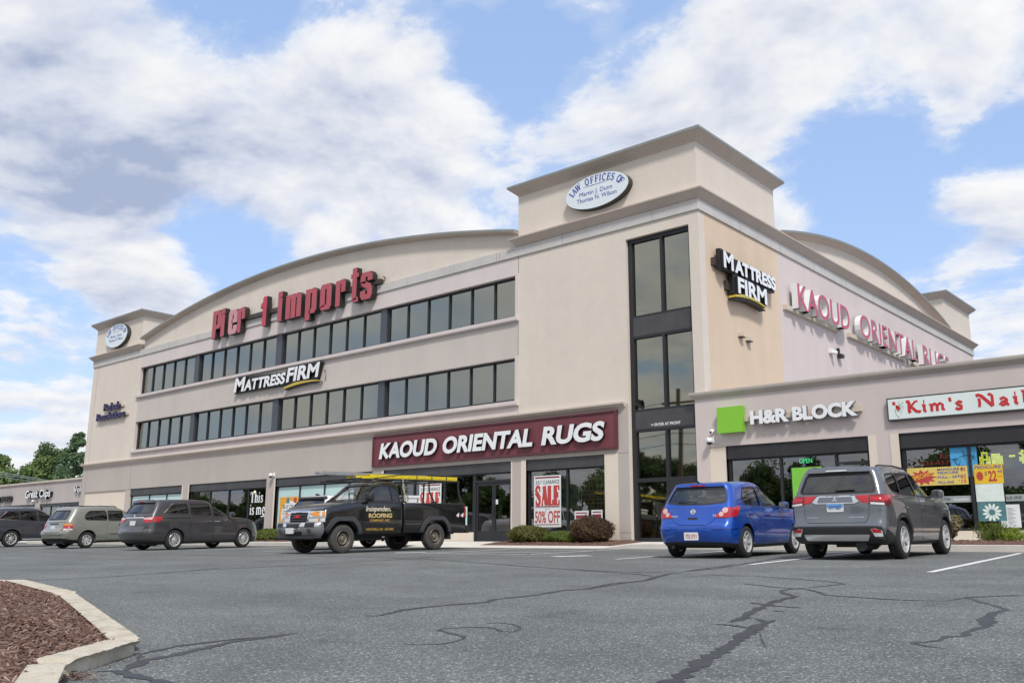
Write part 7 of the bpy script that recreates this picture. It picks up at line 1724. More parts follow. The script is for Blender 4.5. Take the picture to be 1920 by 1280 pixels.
for sg, ax in ((1, '+y'), (-1, '-y')):
    e = lambda P: P if sg > 0 else mirror2(P)
    tl = lamp(c, 'tail_light', [('-x', e([(.50, 1.10), (.58, .95), (.90, .94), (.90, 1.13)])), (ax, [(-.84, 1.13), (-.86, .94), (-.62, .97), (-.50, 1.13)])], 'redlens', .014)
    lamp(c, 'clear_lens', [('-x', e([(.52, 1.10), (.56, 1.05), (.90, 1.04), (.90, 1.12)]))], 'pinklens', .018, .006, tl)
    lamp(c, 'headlight', [('+x', e([(.5, .76), (.85, .80), (.90, .90), (.5, .84)]))], 'clrlens', .01)
    lamp(c, 'sliding_door_track', [(ax, [(-.5, 1.075), (.6, 1.075), (.6, 1.095), (-.5, 1.095)])], 'gap', .003, .004)
    lamp(c, 'sill_chrome', [(ax, [(-.40, 1.28), (-.06, 1.575), (.0, 1.59), (-.07, 1.60), (-.46, 1.265)])], 'chrome', .004, .006)
lamp(c, 'chrome_bar', [('-x', rounded([(-.52, 1.13), (-.52, 1.09), (.52, 1.09), (.52, 1.13)], .01))], 'chrome', .018, .02)
O_ = rounded([(-.71, 1.15), (-.70, .95), (-.62, .62), (.62, .62), (.70, .95), (.71, 1.15)], .06)
b = MB(); patch(b, c['bvh'], O_, '-x', .004, .006, .08); tg = b.build('tailgate', PG, c['root'], smooth=40); b = MB(); seam(b, c['bvh'], O_, '-x', .014, .0022, True); b.build('gap', M['gap'], tg)
plate(c, '-x', 0, .93, '', 'plater')
b = MB(); patch(b, c['cab'], rounded([(-.66, 1.615), (.66, 1.615), (.60, 1.70), (-.60, 1.70)], .03), '-x', .05, .06, .1); b.build('spoiler', PG, c['root'], smooth=40)
lamp(c, 'brake_light', [('-x', [(-.16, 1.645), (.16, 1.645), (.15, 1.67), (-.15, 1.67)])], 'redlens', .06, .02)
wiper(c, '-x', [(.0, 1.29), (.4, 1.30)], .012)
b = MB(); F = pframe(c['bvh'], '-x', 0, 1.17); b.prism(F, [(-.045, -.04), (.045, -.04), (.035, .04), (-.035, .04)], .004, .014); b.build('emblem', M['chrome'], c['root'])
b = MB(); b.box(-.6, .6, -.6, .6, .18, .3); b.build('underbody', M['trim'], c['root'])

# ---- grey green older minivan
PW = paint('pale grey green paint', (0.27, 0.275, 0.245), .40, .34)
c = vehicle('minivan', 'pale grey green older minivan with roof rack between two dark cars', 'car', dict(pose=(-38.6, 16.9, 96.5), paint=PW, wb=3.07, R=.33, rim=.20, tw=.2, track=1.62, style=(7, .035, .030, 'single'), rimm='hub', ra=.39, xmid=1.2,
  zb=[(-1.0, .34), (-.5, .26), (.5, .22), (2.6, .22), (3.5, .22), (4.0, .3)], zt=[(-1.0, 1.08), (.3, 1.07), (2.6, 1.05), (3.0, 1.03), (3.5, .90), (3.8, .80), (4.0, .70)], roof=[(-.9, 1.55), (-.5, 1.635), (.5, 1.665), (1.5, 1.64), (2.0, 1.56), (3.0, 1.3)],
  plan=[(-1.0, .94), (-.3, .99), (.6, 1.0), (2.6, 1.0), (3.4, .965), (4.0, .90)], flare=.012,
  lower=[L8(0, -.96, 3.8, .84, .2, .3, .1, .35), L8(.10, -1.06, 3.92, .91, .22, .3, .12, .4), L8(.30, -1.09, 3.98, .945, .22, .32, .13, .42), L8(.42, -1.09, 4.0, .955, .22, .32, .13, .42), L8(.50, -1.05, 3.98, .955, .2, .32, .12, .42), L8(.55, -.94, 3.95, .955, .18, .32, .10, .42), L8(.8, -.90, 3.88, .945, .18, .32, .10, .4), L8(1, -.86, 3.7, .91, .16, .32, .10, .38), L8(1, -.76, 3.6, .78, .12, .28, .08, .3, .02), L8(1, -.6, 3.4, .4, .1, .2, .05, .2, .04)],
  cabin=[L8(0, -.90, 3.0, .91, .16, .36, .12, .36), L8(.22, -.84, 2.68, .885, .16, .32, .12, .34), L8(.45, -.75, 2.36, .85, .16, .3, .12, .32), L8(.68, -.66, 2.04, .805, .16, .28, .12, .3), L8(.86, -.59, 1.78, .76, .16, .24, .12, .28), L8(.95, -.57, 1.62, .72, .15, .22, .12, .26), L8(.99, -.55, 1.5, .67, .14, .2, .1, .22), L8(1, -.46, 1.38, .58, .1, .2, .08, .2, .004), L8(1, -.3, 1.15, .3, .1, .15, .05, .15, .014)],
  side_windows=[(rounded([(-.10, 1.12), (-.12, 1.28), (.06, 1.47), (.80, 1.49), (.84, 1.10)], .10), 'privacy'), (rounded([(.90, 1.10), (.88, 1.49), (1.54, 1.485), (1.58, 1.09)], .05), 'privacy'), (rounded([(1.70, 1.09), (1.66, 1.48), (1.85, 1.465), (2.30, 1.28), (2.58, 1.08)], .04), 'carglass')],
  rear_window=rounded([(-.68, 1.14), (.68, 1.14), (.58, 1.50), (-.58, 1.50)], .08), windshield=rounded([(-.78, 1.1), (.78, 1.1), (.64, 1.53), (-.64, 1.53)], .05),
  doors=[rounded([(.82, 1.06), (.82, .36), (1.58, .36), (1.58, 1.05)], .04), rounded([(1.60, 1.05), (1.60, .36), (2.45, .36), (2.56, .6), (2.58, 1.03)], .05)], handles=[(1.42, .93, .18), (1.78, .93, .18)], handlem=M['trim'], mirror=(2.36, 1.12, .22, .15), mirrorm=PW))
for sg, ax in ((1, '+y'), (-1, '-y')):
    e = lambda P: P if sg > 0 else mirror2(P)
    tl = lamp(c, 'tail_light', [('-x', e(rounded([(.66, .98), (.66, .72), (.86, .70), (.86, .98)], .03))), (ax, rounded([(-.74, .98), (-.76, .71), (-.64, .71), (-.64, .96), (-.68, .99)], .02))], 'redlens', .014)
    lamp(c, 'amber_lens', [('-x', e([(.67, .97), (.67, .90), (.86, .90), (.86, .97)])), (ax, [(-.74, .97), (-.74, .90), (-.65, .90), (-.66, .97)])], 'amber', .019, .006, tl)
    lamp(c, 'clear_lens', [('-x', e([(.67, .78), (.67, .72), (.86, .71), (.86, .78)])), (ax, [(-.75, .78), (-.75, .715), (-.65, .715), (-.65, .78)])], 'clrlens', .019, .006, tl)
    lamp(c, 'side_molding', [(ax, rounded([(.95, .60), (.95, .53), (2.45, .53), (2.45, .60)], .02))], paint('dull grey molding', (.12, .125, .11), .1, .5), .014, .014)
    b = MB(); b.tube([(-.30, sg * .56, 1.62), (-.2, sg * .58, 1.672), (1.3, sg * .58, 1.678), (1.42, sg * .56, 1.62)], .018, 6); b.build('roof_rail', M['trim'], c['root'])
b = MB()
for x in (-.1, 1.0): b.tube([(x, -.58, 1.675), (x, 0, 1.70), (x, .58, 1.675)], .016, 6)
b.build('roof_crossbar', M['trim'], c['root'])
O_ = rounded([(-.64, 1.03), (-.62, .64), (.62, .64), (.64, 1.03)], .05)
b = MB(); patch(b, c['bvh'], O_, '-x', .004, .006, .08); tg = b.build('tailgate', PW, c['root'], smooth=40); b = MB(); seam(b, c['bvh'], O_, '-x', .014, .0022, True); b.build('gap', M['gap'], tg)
lamp(c, 'tailgate_handle', [('-x', rounded([(-.3, .99), (-.3, .95), (.3, .95), (.3, .99)], .01))], 'trim', .016, .02)
lamp(c, 'bumper_pad', [('-x', rounded([(-.82, .60), (-.82, .56), (.82, .56), (.82, .60)], .02))], PW, .03, .03)
plate(c, '-x', 0, .82, '', 'plater'); wiper(c, '-x', [(.0, 1.15), (.4, 1.16)], .012)
b = MB(); b.box(-.8, .6, -.6, .6, .2, .32); b.build('underbody', M['trim'], c['root'])

# ---- slate sport utility, far left
PP = paint('dark slate paint', (0.060, 0.063, 0.082), .5, .30)
c = vehicle('sport_utility_vehicle', 'dark slate sport utility vehicle cut by the left picture edge', 'car', dict(pose=(-46.6, 17.0, 97.0), paint=PP, wb=2.82, R=.375, rim=.25, tw=.23, track=1.68, style=(5, .026, .026, 'double'), ra=.43, xmid=1.1,
  zb=[(-1.1, .36), (-.6, .28), (.5, .26), (2.4, .26), (3.4, .26), (3.85, .34)], zt=[(-1.1, 1.18), (.3, 1.17), (1.5, 1.13), (2.4, 1.12), (2.8, 1.11), (3.4, 1.04), (3.7, .95), (3.86, .85)], roof=[(-1.0, 1.66), (-.6, 1.735), (.5, 1.77), (1.4, 1.75), (1.8, 1.68), (2.8, 1.5)],
  plan=[(-1.1, .955), (-.3, .99), (.6, 1.0), (2.6, 1.0), (3.4, .98), (3.86, .93)], flare=.022, clad=lambda x: .40,
  lower=[L8(0, -.98, 3.7, .87, .16, .24, .1, .3), L8(.1, -1.06, 3.8, .95, .2, .28, .12, .32), L8(.3, -1.1, 3.85, .985, .2, .3, .12, .34), L8(.42, -1.1, 3.86, .99, .2, .3, .12, .34), L8(.5, -1.04, 3.85, .99, .18, .3, .11, .34), L8(.75, -1.0, 3.82, .99, .16, .3, .1, .34), L8(.9, -.97, 3.76, .975, .16, .3, .1, .34), L8(1, -.93, 3.66, .94, .15, .3, .1, .32), L8(1, -.85, 3.5, .8, .12, .28, .08, .3, .02), L8(1, -.6, 3.3, .4, .1, .2, .05, .2, .035)],
  cabin=[L8(0, -.97, 2.75, .945, .14, .32, .11, .3), L8(.22, -.92, 2.46, .915, .14, .3, .11, .28), L8(.45, -.85, 2.18, .88, .14, .28, .11, .26), L8(.68, -.78, 1.89, .83, .14, .24, .11, .24), L8(.86, -.73, 1.65, .78, .14, .22, .11, .22), L8(.95, -.72, 1.5, .74, .14, .2, .11, .2), L8(.99, -.70, 1.4, .69, .13, .2, .1, .2), L8(1, -.6, 1.28, .6, .1, .2, .08, .2, .004), L8(1, -.4, 1.05, .3, .1, .15, .05, .15, .014)],
  side_windows=[(rounded([(-.62, 1.27), (-.20, 1.60), (.30, 1.625), (.32, 1.22)], .05), 'privacy'), (rounded([(.38, 1.22), (.36, 1.63), (1.10, 1.63), (1.16, 1.18)], .04), 'privacy'), (rounded([(1.28, 1.18), (1.20, 1.63), (1.45, 1.61), (1.95, 1.42), (2.3, 1.17)], .04), 'carglass')],
  rear_window=rounded([(-.76, 1.25), (.76, 1.25), (.66, 1.60), (-.66, 1.60)], .08), windshield=rounded([(-.8, 1.17), (.8, 1.17), (.66, 1.63), (-.66, 1.63)], .05),
  doors=[rounded([(.28, 1.14), (.42, .86), (.54, .62), (.58, .42), (1.18, .42), (1.18, 1.12)], .05), rounded([(1.20, 1.14), (1.20, .42), (2.2, .42), (2.3, .7), (2.28, 1.1)], .05)], handles=[(.48, 1.03, .22), (1.36, 1.01, .22)], handlem=PP, mirror=(2.12, 1.22, .24, .18), mirrorm=PP))
for sg, ax in ((1, '+y'), (-1, '-y')):
    e = lambda P: P if sg > 0 else mirror2(P)
    lamp(c, 'tail_light', [('-x', e([(.60, 1.16), (.68, .92), (.88, .90), (.88, 1.18)])), (ax, [(-.84, 1.17), (-.86, .92), (-.72, .95), (-.6, 1.16)])], 'redlens', .014)
    lamp(c, 'window_chrome', [(ax, [(-.66, 1.245), (.32, 1.195), (.32, 1.21), (-.60, 1.265), (-.19, 1.61), (-.24, 1.615)])], 'chrome', .004, .006)
    b = MB(); b.tube([(-.5, sg * .66, 1.73), (-.35, sg * .67, 1.80), (1.2, sg * .67, 1.81), (1.4, sg * .64, 1.74)], .02, 6); b.build('roof_rail', M['satin'], c['root'])
    b = MB(); b.tube([(.5, sg * .97, .33), (2.3, sg * .97, .33)], .045, 8); b.build('running_board', M['satin'], c['root'])
b = MB(); b.box(-.8, .6, -.6, .6, .24, .36); b.build('underbody', M['trim'], c['root'])
# ---- white sport utility behind the truck
PWh = paint('white car paint', (0.74, 0.74, 0.73), .0, .35)
c = vehicle('sport_utility_vehicle', 'white sport utility vehicle with a dark rear window, mostly hidden behind the black pickup', 'car', dict(pose=(-24.85, 18.9, 93.0), paint=PWh, wb=2.75, R=.36, rim=.235, tw=.22, track=1.62, style=(5, .028, .026, 'double'), ra=.41, xmid=1.05,
  zb=[(-1.0, .36), (-.6, .28), (.5, .26), (2.4, .26), (3.4, .26), (3.75, .34)], zt=[(-1.0, 1.16), (.3, 1.15), (1.5, 1.11), (2.4, 1.10), (2.8, 1.09), (3.3, 1.02), (3.6, .93), (3.76, .85)], roof=[(-.9, 1.60), (-.5, 1.70), (.5, 1.73), (1.3, 1.70), (1.7, 1.63), (2.7, 1.5)],
  plan=[(-1.0, .955), (-.3, .99), (.6, 1.0), (2.6, 1.0), (3.3, .98), (3.76, .93)],
  lower=[L8(0, -.92, 3.6, .84, .16, .24, .1, .3), L8(.1, -1.0, 3.7, .91, .2, .28, .12, .32), L8(.3, -1.03, 3.75, .94, .2, .3, .12, .34), L8(.45, -1.02, 3.76, .945, .2, .3, .12, .34), L8(.55, -.97, 3.75, .945, .18, .3, .11, .34), L8(.75, -.94, 3.72, .945, .16, .3, .1, .34), L8(.9, -.92, 3.66, .93, .16, .3, .1, .34), L8(1, -.88, 3.56, .90, .15, .3, .1, .32), L8(1, -.8, 3.4, .77, .12, .28, .08, .3, .02), L8(1, -.6, 3.2, .4, .1, .2, .05, .2, .035)],
  cabin=[L8(0, -.91, 2.66, .90, .14, .32, .11, .3), L8(.22, -.84, 2.38, .87, .14, .3, .11, .28), L8(.45, -.74, 2.10, .83, .14, .28, .11, .26), L8(.68, -.63, 1.82, .78, .14, .24, .11, .24), L8(.86, -.55, 1.58, .73, .14, .22, .11, .22), L8(.95, -.53, 1.44, .69, .14, .2, .11, .2), L8(.99, -.52, 1.34, .65, .13, .2, .1, .2), L8(1, -.44, 1.22, .56, .1, .2, .08, .2, .004), L8(1, -.3, 1.0, .3, .1, .15, .05, .15, .014)],
  side_windows=[(rounded([(-.38, 1.30), (-.20, 1.22), (.28, 1.20), (.26, 1.57), (-.22, 1.54)], .05), 'privacy'), (rounded([(.36, 1.20), (.34, 1.575), (1.06, 1.575), (1.12, 1.16)], .04), 'privacy'), (rounded([(1.22, 1.16), (1.14, 1.575), (1.40, 1.55), (1.9, 1.36), (2.22, 1.15)], .04), 'carglass')],
  rear_window=rounded([(-.74, 1.20), (.74, 1.20), (.66, 1.58), (-.66, 1.58)], .08), windshield=rounded([(-.76, 1.14), (.76, 1.14), (.62, 1.57), (-.62, 1.57)], .05),
  doors=[rounded([(.28, 1.11), (.42, .84), (.52, .62), (.56, .42), (1.12, .42), (1.12, 1.09)], .05), rounded([(1.14, 1.11), (1.14, .42), (2.1, .42), (2.2, .7), (2.18, 1.08)], .05)], handles=[(.46, 1.0, .22), (1.3, .98, .22)], handlem=PWh, mirror=(2.04, 1.2, .22, .16), mirrorm=PWh))
lamp(c, 'spoiler_band', [('-x', rounded([(-.70, 1.585), (.70, 1.585), (.66, 1.66), (-.66, 1.66)], .03))], 'trim', .05, .06)
for sg, ax in ((1, '+y'), (-1, '-y')): lamp(c, 'tail_light', [('-x', [(.60, 1.12), (.60, .92), (.85, .92), (.85, 1.14)] if sg > 0 else mirror2([(.60, 1.12), (.60, .92), (.85, .92), (.85, 1.14)])), (ax, [(-.80, 1.14), (-.82, .93), (-.66, .95), (-.6, 1.12)])], 'redlens', .014)
b = MB(); b.prism(frame((-.2, 0, 1.70), (1, 0, 0), (0, 0, 1), (0, 1, 0)), [(.12, .0), (-.12, .0), (-.12, .085), (-.05, .075)], -.03, .03); b.build('antenna_fin', M['trim'], c['root'])
b = MB(); b.box(-.8, .6, -.6, .6, .24, .36); b.build('underbody', M['trim'], c['root'])

# ---- black work pickup
PK = paint('black truck paint', (0.0065, 0.0065, 0.0085), .1, .22)
M['bump'] = mat('dull silver bumper plastic', (0.19, 0.195, 0.205), .45, metal=.3, noise=[(4, .05)])
M['flare'] = mat('grey black fender flare', (0.055, 0.057, 0.064), .5, noise=[(5, .1)])
c = vehicle('pickup_truck', 'black roofing company pickup truck with ladders on its roof rack', 'truck', dict(pose=(-21.2, 19.57, -91.7), paint=PK, wb=3.38, R=.39, rim=.225, tw=.25, track=1.70, style=(5, .052, .050, 'steel'), rimm='rimd', tyrem='tyred', ra=.49, xmid=2.0, regular=True, flare=.0, seats=[(1.85, .36)],
  zb=[(1.2, .50), (2.8, .50), (3.4, .55), (4.2, .62)], zt=[(1.2, 1.385), (2.7, 1.385), (3.0, 1.37), (3.6, 1.30), (4.0, 1.22), (4.2, 1.13)], roof=[(1.25, 1.93), (1.7, 1.965), (2.2, 1.955), (2.5, 1.90), (3.1, 1.6)],
  lower=[L8(0, 1.29, 4.10, .90, .04, .12, .0, .12), L8(.06, 1.285, 4.14, .945, .05, .12, .0, .12), L8(.25, 1.28, 4.17, .975, .05, .12, .0, .13), L8(.45, 1.28, 4.18, .985, .05, .12, .0, .13), L8(.70, 1.28, 4.17, .985, .05, .12, .0, .13), L8(.88, 1.28, 4.14, .975, .05, .13, .0, .13), L8(.96, 1.285, 4.10, .955, .05, .14, .0, .13), L8(1, 1.29, 4.04, .93, .05, .15, .0, .13), L8(1, 1.33, 3.94, .80, .05, .15, .0, .12, .016), L8(1, 1.4, 3.85, .42, .05, .1, .0, .1, .03)],
  cabin=[L8(0, 1.30, 3.02, .935, .07, .16, .0, .22), L8(.22, 1.305, 2.82, .91, .07, .15, .0, .21), L8(.45, 1.315, 2.62, .88, .07, .15, .0, .2), L8(.68, 1.335, 2.41, .84, .07, .15, .0, .18), L8(.86, 1.36, 2.24, .80, .07, .14, .0, .16), L8(.95, 1.375, 2.14, .77, .08, .14, .0, .15), L8(.99, 1.40, 2.07, .73, .08, .14, .0, .14), L8(1, 1.45, 1.98, .66, .08, .14, .0, .14, .004), L8(1, 1.6, 1.85, .35, .06, .1, .0, .1, .012)],
  side_windows=[(rounded([(1.62, 1.41), (1.68, 1.86), (2.13, 1.865), (2.35, 1.74), (2.72, 1.41)], .05), 'carglass')], rear_window=rounded([(-.62, 1.45), (.62, 1.45), (.58, 1.82), (-.58, 1.82)], .05), rear_glass='carglass', windshield=rounded([(-.82, 1.405), (.82, 1.405), (.68, 1.875), (-.68, 1.875)], .05),
  doors=[rounded([(1.56, 1.37), (1.56, .56), (2.66, .56), (2.74, .70), (2.74, 1.37)], .04)], handles=[(1.70, 1.22, .18)], handlem=M['trim'], mirror=(2.58, 1.50, .20, .26), mirrorm=M['trim'], mirror_sides=(1,)))
rt = c['root']
# cargo bed
zbB, ztB = (lambda x: .52), (lambda x: 1.375)
Vb, Fb, _ = stack([L8(0, -1.24, 1.235, .93, .05, .03, .0, .0), L8(.08, -1.26, 1.24, .965, .05, .03, .0, .0), L8(.3, -1.27, 1.24, .985, .05, .03, .0, .0), L8(.7, -1.27, 1.24, .985, .05, .03, .0, .0), L8(.95, -1.26, 1.24, .975, .05, .03, .0, .0), L8(1, -1.25, 1.23, .95, .05, .03, .0, .0)], zbB, ztB, lambda x: 1.0)
bed_bvh = BVHTree.FromPolygons(Vb, Fb); me = mesh_from(Vb, Fb); cv, cf = [], []
prism_y(cv, cf, [(-1.19, .88), (1.18, .88), (1.18, 1.6), (-1.19, 1.6)], -.82, .82)
for sg in (1, -1): prism_y(cv, cf, [(.49 * math.cos(2 * PI * i / 32), .40 + .49 * math.sin(2 * PI * i / 32)) for i in range(32)], sg * .825, sg * 1.3)
me = boolean(me, cv, cf); me.name = 'cargo_bed'; me.materials.clear(); me.materials.append(PK); me.polygons.foreach_set('use_smooth', [True] * len(me.polygons)); me.set_sharp_from_angle(angle=math.radians(32)); bedo = obj_from_mesh('cargo_bed', me, rt)
cb = dict(root=rt, bvh=bed_bvh, cab=bed_bvh, low=bed_bvh)
b = MB(); b.box(-1.0, .5, -.70, .70, .45, .80); b.tube([(0, -.8, .39), (0, .8, .39)], .06, 10); b.tube([(3.38, -.8, .39), (3.38, .8, .39)], .055, 10); b.box(-1.1, 4.0, -.45, -.36, .42, .55); b.box(-1.1, 4.0, .36, .45, .42, .55); b.box(1.5, 2.8, -.3, .3, .38, .5); b.tube([(-.3, 0, .39), (.25, 0, .39)], .15, 10); b.box(-.30, .35, -.8, .8, .88, .93); b.build('chassis', M['trim'], rt)
for (w_, ctx) in ((0, cb), (3.38, c)):
    for sg, ax in ((1, '+y'), (-1, '-y')):
        def oc(r, dx=0, flat=1.0): return [(w_ + (r + .03) * math.cos(a) * 1.02, .39 + r * min(1.0, math.sin(a) * 1.12 if math.sin(a) > 0 else math.sin(a))) for a in [PI * (-.10 + 1.20 * i / 26) for i in range(27)]]
        I_ = oc(.485); O2 = oc(.60)
        lamp(ctx, 'fender_flare', [(ax, O2 + I_[::-1])], 'flare', .055, .06)
for sg, ax in ((1, '+y'), (-1, '-y')):
    e = lambda P: P if sg > 0 else mirror2(P)
    h = lamp(c, 'headlight', [('+x', e([(.53, 1.13), (.52, .99), (.90, .99), (.92, 1.14)])), (ax, [(4.2, 1.14), (4.2, .99), (3.99, .99), (3.97, 1.12)])], 'clrlens', .012)
    lamp(c, 'amber_lens', [(ax, [(4.12, 1.13), (4.12, 1.0), (4.01, 1.0), (3.99, 1.11)])], 'amber', .017, .006, h)
    h = lamp(c, 'turn_lamp', [('+x', e([(.52, .955), (.51, .85), (.89, .85), (.90, .955)])), (ax, [(4.2, .955), (4.2, .85), (4.0, .85), (4.0, .955)])], 'clrlens', .012)
    lamp(c, 'amber_lens', [('+x', e([(.80, .94), (.80, .87), (.865, .87), (.865, .94)]))], 'amber', .017, .006, h)
    lamp(c, 'lamp_divider', [('+x', e([(.50, .985), (.50, .958), (.91, .958), (.91, .985)])), (ax, [(4.2, .985), (4.2, .958), (3.99, .958), (3.99, .985)])], 'satin', .02, .02)
    lamp(cb, 'tail_light', [(ax, rounded([(-1.26, 1.30), (-1.26, .93), (-1.19, .95), (-1.19, 1.27)], .02)), ('-x', e(rounded([(.82, 1.30), (.82, .93), (.97, .93), (.97, 1.30)], .02)))], 'redlens', .014)
    lamp(cb, 'amber_lens', [(ax, [(-1.255, 1.09), (-1.255, 1.01), (-1.195, 1.01), (-1.195, 1.09)])], 'amber', .02, .008)
    lamp(c, 'side_molding', [(ax, rounded([(1.40, .83), (1.40, .80), (2.72, .80), (2.72, .83)], .01))], PK, .014, .014)
    lamp(cb, 'side_molding', [(ax, rounded([(.62, .83), (.62, .80), (1.2, .80), (1.2, .83)], .01))], PK, .014, .014)
    b = MB(); b.box(-.62, -.58, sg * .72, sg * .98, .30, .70) if sg > 0 else b.box(-.62, -.58, -.98, -.72, .30, .70); b.build('mud_flap', M['flare'], rt)
    lamp(c, 'rocker_dirt', [(ax, [(1.34, .585), (1.34, .515), (2.9, .515), (2.9, .585)])], mat('dusty black rocker', (.045, .038, .028), .8, noise=[(5, .3)]), .004, .004)
# grille, bumpers
g = lamp(c, 'grille_surround', [('+x', rounded([(-.49, 1.145), (-.46, .80), (.46, .80), (.49, 1.145)], .05))], 'chrome', .035, .04)
lamp(c, 'grille_opening', [('+x', rounded([(-.415, 1.095), (-.39, .85), (.39, .85), (.415, 1.095)], .04))], 'gap', .037, .01, g)
for z in (.905, .965, 1.025): lamp(c, 'grille_bar', [('+x', [(-.40, z + .012), (-.40, z - .012), (.40, z - .012), (.40, z + .012)])], 'flare', .05, .02, g)
F = pframe(c['bvh'], '+x', -.15, .955); text_part('emblem_letters', 'GMC', F, 0, 0, .065, M['bred'], g, .05, .066, offset=.01, width=.30)
Vf, Ff, _ = stack([L8(0, 4.06, 4.26, .86, .05, .10, .0, .12), L8(.25, 4.02, 4.36, .96, .05, .14, .0, .14), L8(.55, 4.0, 4.39, .99, .05, .14, .0, .14), L8(.80, 4.02, 4.38, .985, .05, .13, .0, .14), L8(1, 4.04, 4.35, .96, .05, .12, .0, .13)], lambda x: .42, lambda x: .835, lambda x: 1.0)
me = mesh_from(Vf, Ff); me.name = 'front_bumper'; me.materials.append(M['bump']); me.polygons.foreach_set('use_smooth', [True] * len(me.polygons)); me.set_sharp_from_angle(angle=math.radians(35)); fbo = obj_from_mesh('front_bumper', me, rt)
cf_ = dict(root=rt, bvh=BVHTree.FromPolygons(Vf, Ff), cab=None)
for P in ([(-.96, .83), (-.96, .735), (-.30, .735), (-.36, .83)], [(.36, .83), (.30, .735), (.96, .735), (.96, .83)]): lamp(cf_, 'chrome_step', [('+x', P)], 'chrome', .006, .01, fbo)
for P in ([(-.86, .825), (-.86, .72), (-.52, .72), (-.52, .825)], [(.52, .825), (.52, .72), (.86, .72), (.86, .825)], [(-.30, .80), (-.28, .68), (.28, .68), (.30, .80)]): lamp(cf_, 'bumper_pad', [('+x', rounded(P, .015))], 'trim', .014, .02, fbo)
lamp(cf_, 'lower_opening', [('+x', rounded([(-.42, .60), (-.38, .50), (.38, .50), (.42, .60)], .03))], 'gap', .004, .006, fbo)
for y in (-.68, .68): lamp(cf_, 'fog_lamp', [('+x', [(y + .075 * math.cos(i * PI / 9), .60 + .075 * math.sin(i * PI / 9)) for i in range(18)])], 'flare', .006, .01, fbo)
lamp(cf_, 'chrome_step', [('+x', [(-.34, .685), (-.34, .655), (.34, .655), (.34, .685)])], 'chrome', .012, .01, fbo)
plate(cf_, '+x', -.08, .62, '', 'plater', off=.05)
b = MB(); b.tube([(4.33, -.84, .43), (4.30, .84, .43)], .045, 8); b.build('air_dam', M['trim'], rt)
b = MB(); b.prism(frame((0, -.95, 0), (1, 0, 0), (0, 0, 1), (0, 1, 0)), rounded([(-1.27, .70), (-1.27, .52), (-1.40, .47), (-1.47, .55), (-1.43, .72)], .03), 0, 1.9); b.build('rear_bumper', M['trim'], rt, smooth=35)
# door lettering
GL_ = mat('pale gold lettering', (0.62, 0.46, 0.20), .5); GO_ = mat('orange gold lettering', (0.52, 0.32, 0.06), .5); GW_ = mat('cream lettering', (0.72, 0.66, 0.52), .5)
F = pframe(c['low'], '+y', 2.64, 0)
o = text_part('lettering', 'Independent', F, 0.0, 1.135, .14, GW_, rt, .005, .008, offset=.012, width=.90, shear=.25)
text_part('lettering', 'ROOFING', F, .10, .955, .115, GL_, rt, .005, .008, offset=.035, width=.84)
text_part('lettering', 'COMPANY, INC.', F, .14, .845, .065, GO_, rt, .005, .008, offset=.02, width=.74)
text_part('lettering', 'WESTFIELD, MA  568-9405', F, .02, .60, .062, GO_, rt, .005, .008, offset=.012, width=1.0, shear=.12)
F = pframe(bed_bvh, '+y', -.83, 0); text_part('badge', '4', F, 0, .955, .13, M['letw'], rt, .004, .007, offset=.02, width=.12, shear=.2); text_part('badge', 'x', F, .12, .985, .10, M['bred'], rt, .004, .007, offset=.02, width=.09, shear=.2); text_part('badge', '4', F, .19, .955, .13, M['letw'], rt, .004, .007, offset=.02, width=.12, shear=.2)
seams(c, 'cab_bed_gap', [('+y', [(1.31, .52), (1.31, 1.36)]), ('-y', [(1.31, .52), (1.31, 1.36)])], 'gap', .03, .002)
wiper(c, '+x', [(-.1, 1.43), (.45, 1.46)], .012); wiper(c, '+x', [(-.75, 1.43), (-.25, 1.46)], .012)
b = MB(); F = pframe(c['cab'], '+x', -.62, 1.78)
for i, (u, v) in enumerate(((.0, .02), (.09, .035), (.18, .0), (.30, .03), (.40, .01), (.5, .03))): b.prism(F, [(u, v), (u + .06, v + .01), (u + .05, v + .06), (u + .02, v + .08)], -.06, -.05)
b.build('hanging_ornaments', M['trim'], rt)
# ladder rack
b = MB()
for y in (.80, -.80):
    b.tube([(-1.15, y, 2.04), (1.2, y, 2.045), (2.75, y, 2.02), (2.95, y * .98, 1.99)], .024, 8)
    b.tube([(-1.32, y, 2.08), (-1.28, y, 2.16), (-1.15, y, 2.19), (.4, y, 2.22), (1.2, y, 2.19), (2.2, y, 2.06)], .014, 6)
    for x in (-.6, .0, .6): b.tube([(x, y, 2.04), (x, y, 2.20)], .012, 6)
    for x0, x1 in ((-1.15, -1.10), (-.02, .12), (1.18, 1.20)): b.tube([(x0, y * 1.12, 1.38), (x1, y * 1.02, 1.72), (x1, y, 2.04)], .026, 8); b.box(x0 - .08, x0 + .08, y * 1.1 - .04, y * 1.1 + .04, 1.37, 1.42)
for x in (-1.12, .12, 1.2, 2.7): b.tube([(x, -.80, 2.05), (x, .80, 2.05)], .022, 8)
b.build('ladder_rack', M['trim'], rt, smooth=40)
b = MB(); rr = random.Random(2)
for k in range(3): b.tube([(1.16 + .02 * k, .84, 2.06), (1.22 - .03 * k, .88, 1.8), (1.17, .90 + .01 * k, 1.62), (1.12 + .02 * k, .92, 1.46)], .010, 5)
for k in range(5): b.tube([(1.10 + .07 * math.cos(a) + .01 * k, .93, 1.50 + .10 * math.sin(a)) for a in [i * PI / 6 + k for i in range(13)]], .010, 5, False)
b.build('rope_coil', mat('pale rope', (.36, .32, .25), .9, noise=[(20, .2)]), rt)
def to_world(root, pts): m_ = root.matrix_basis; return [tuple(m_ @ Vector(p)) for p in pts]
bpy.context.view_layer.update()
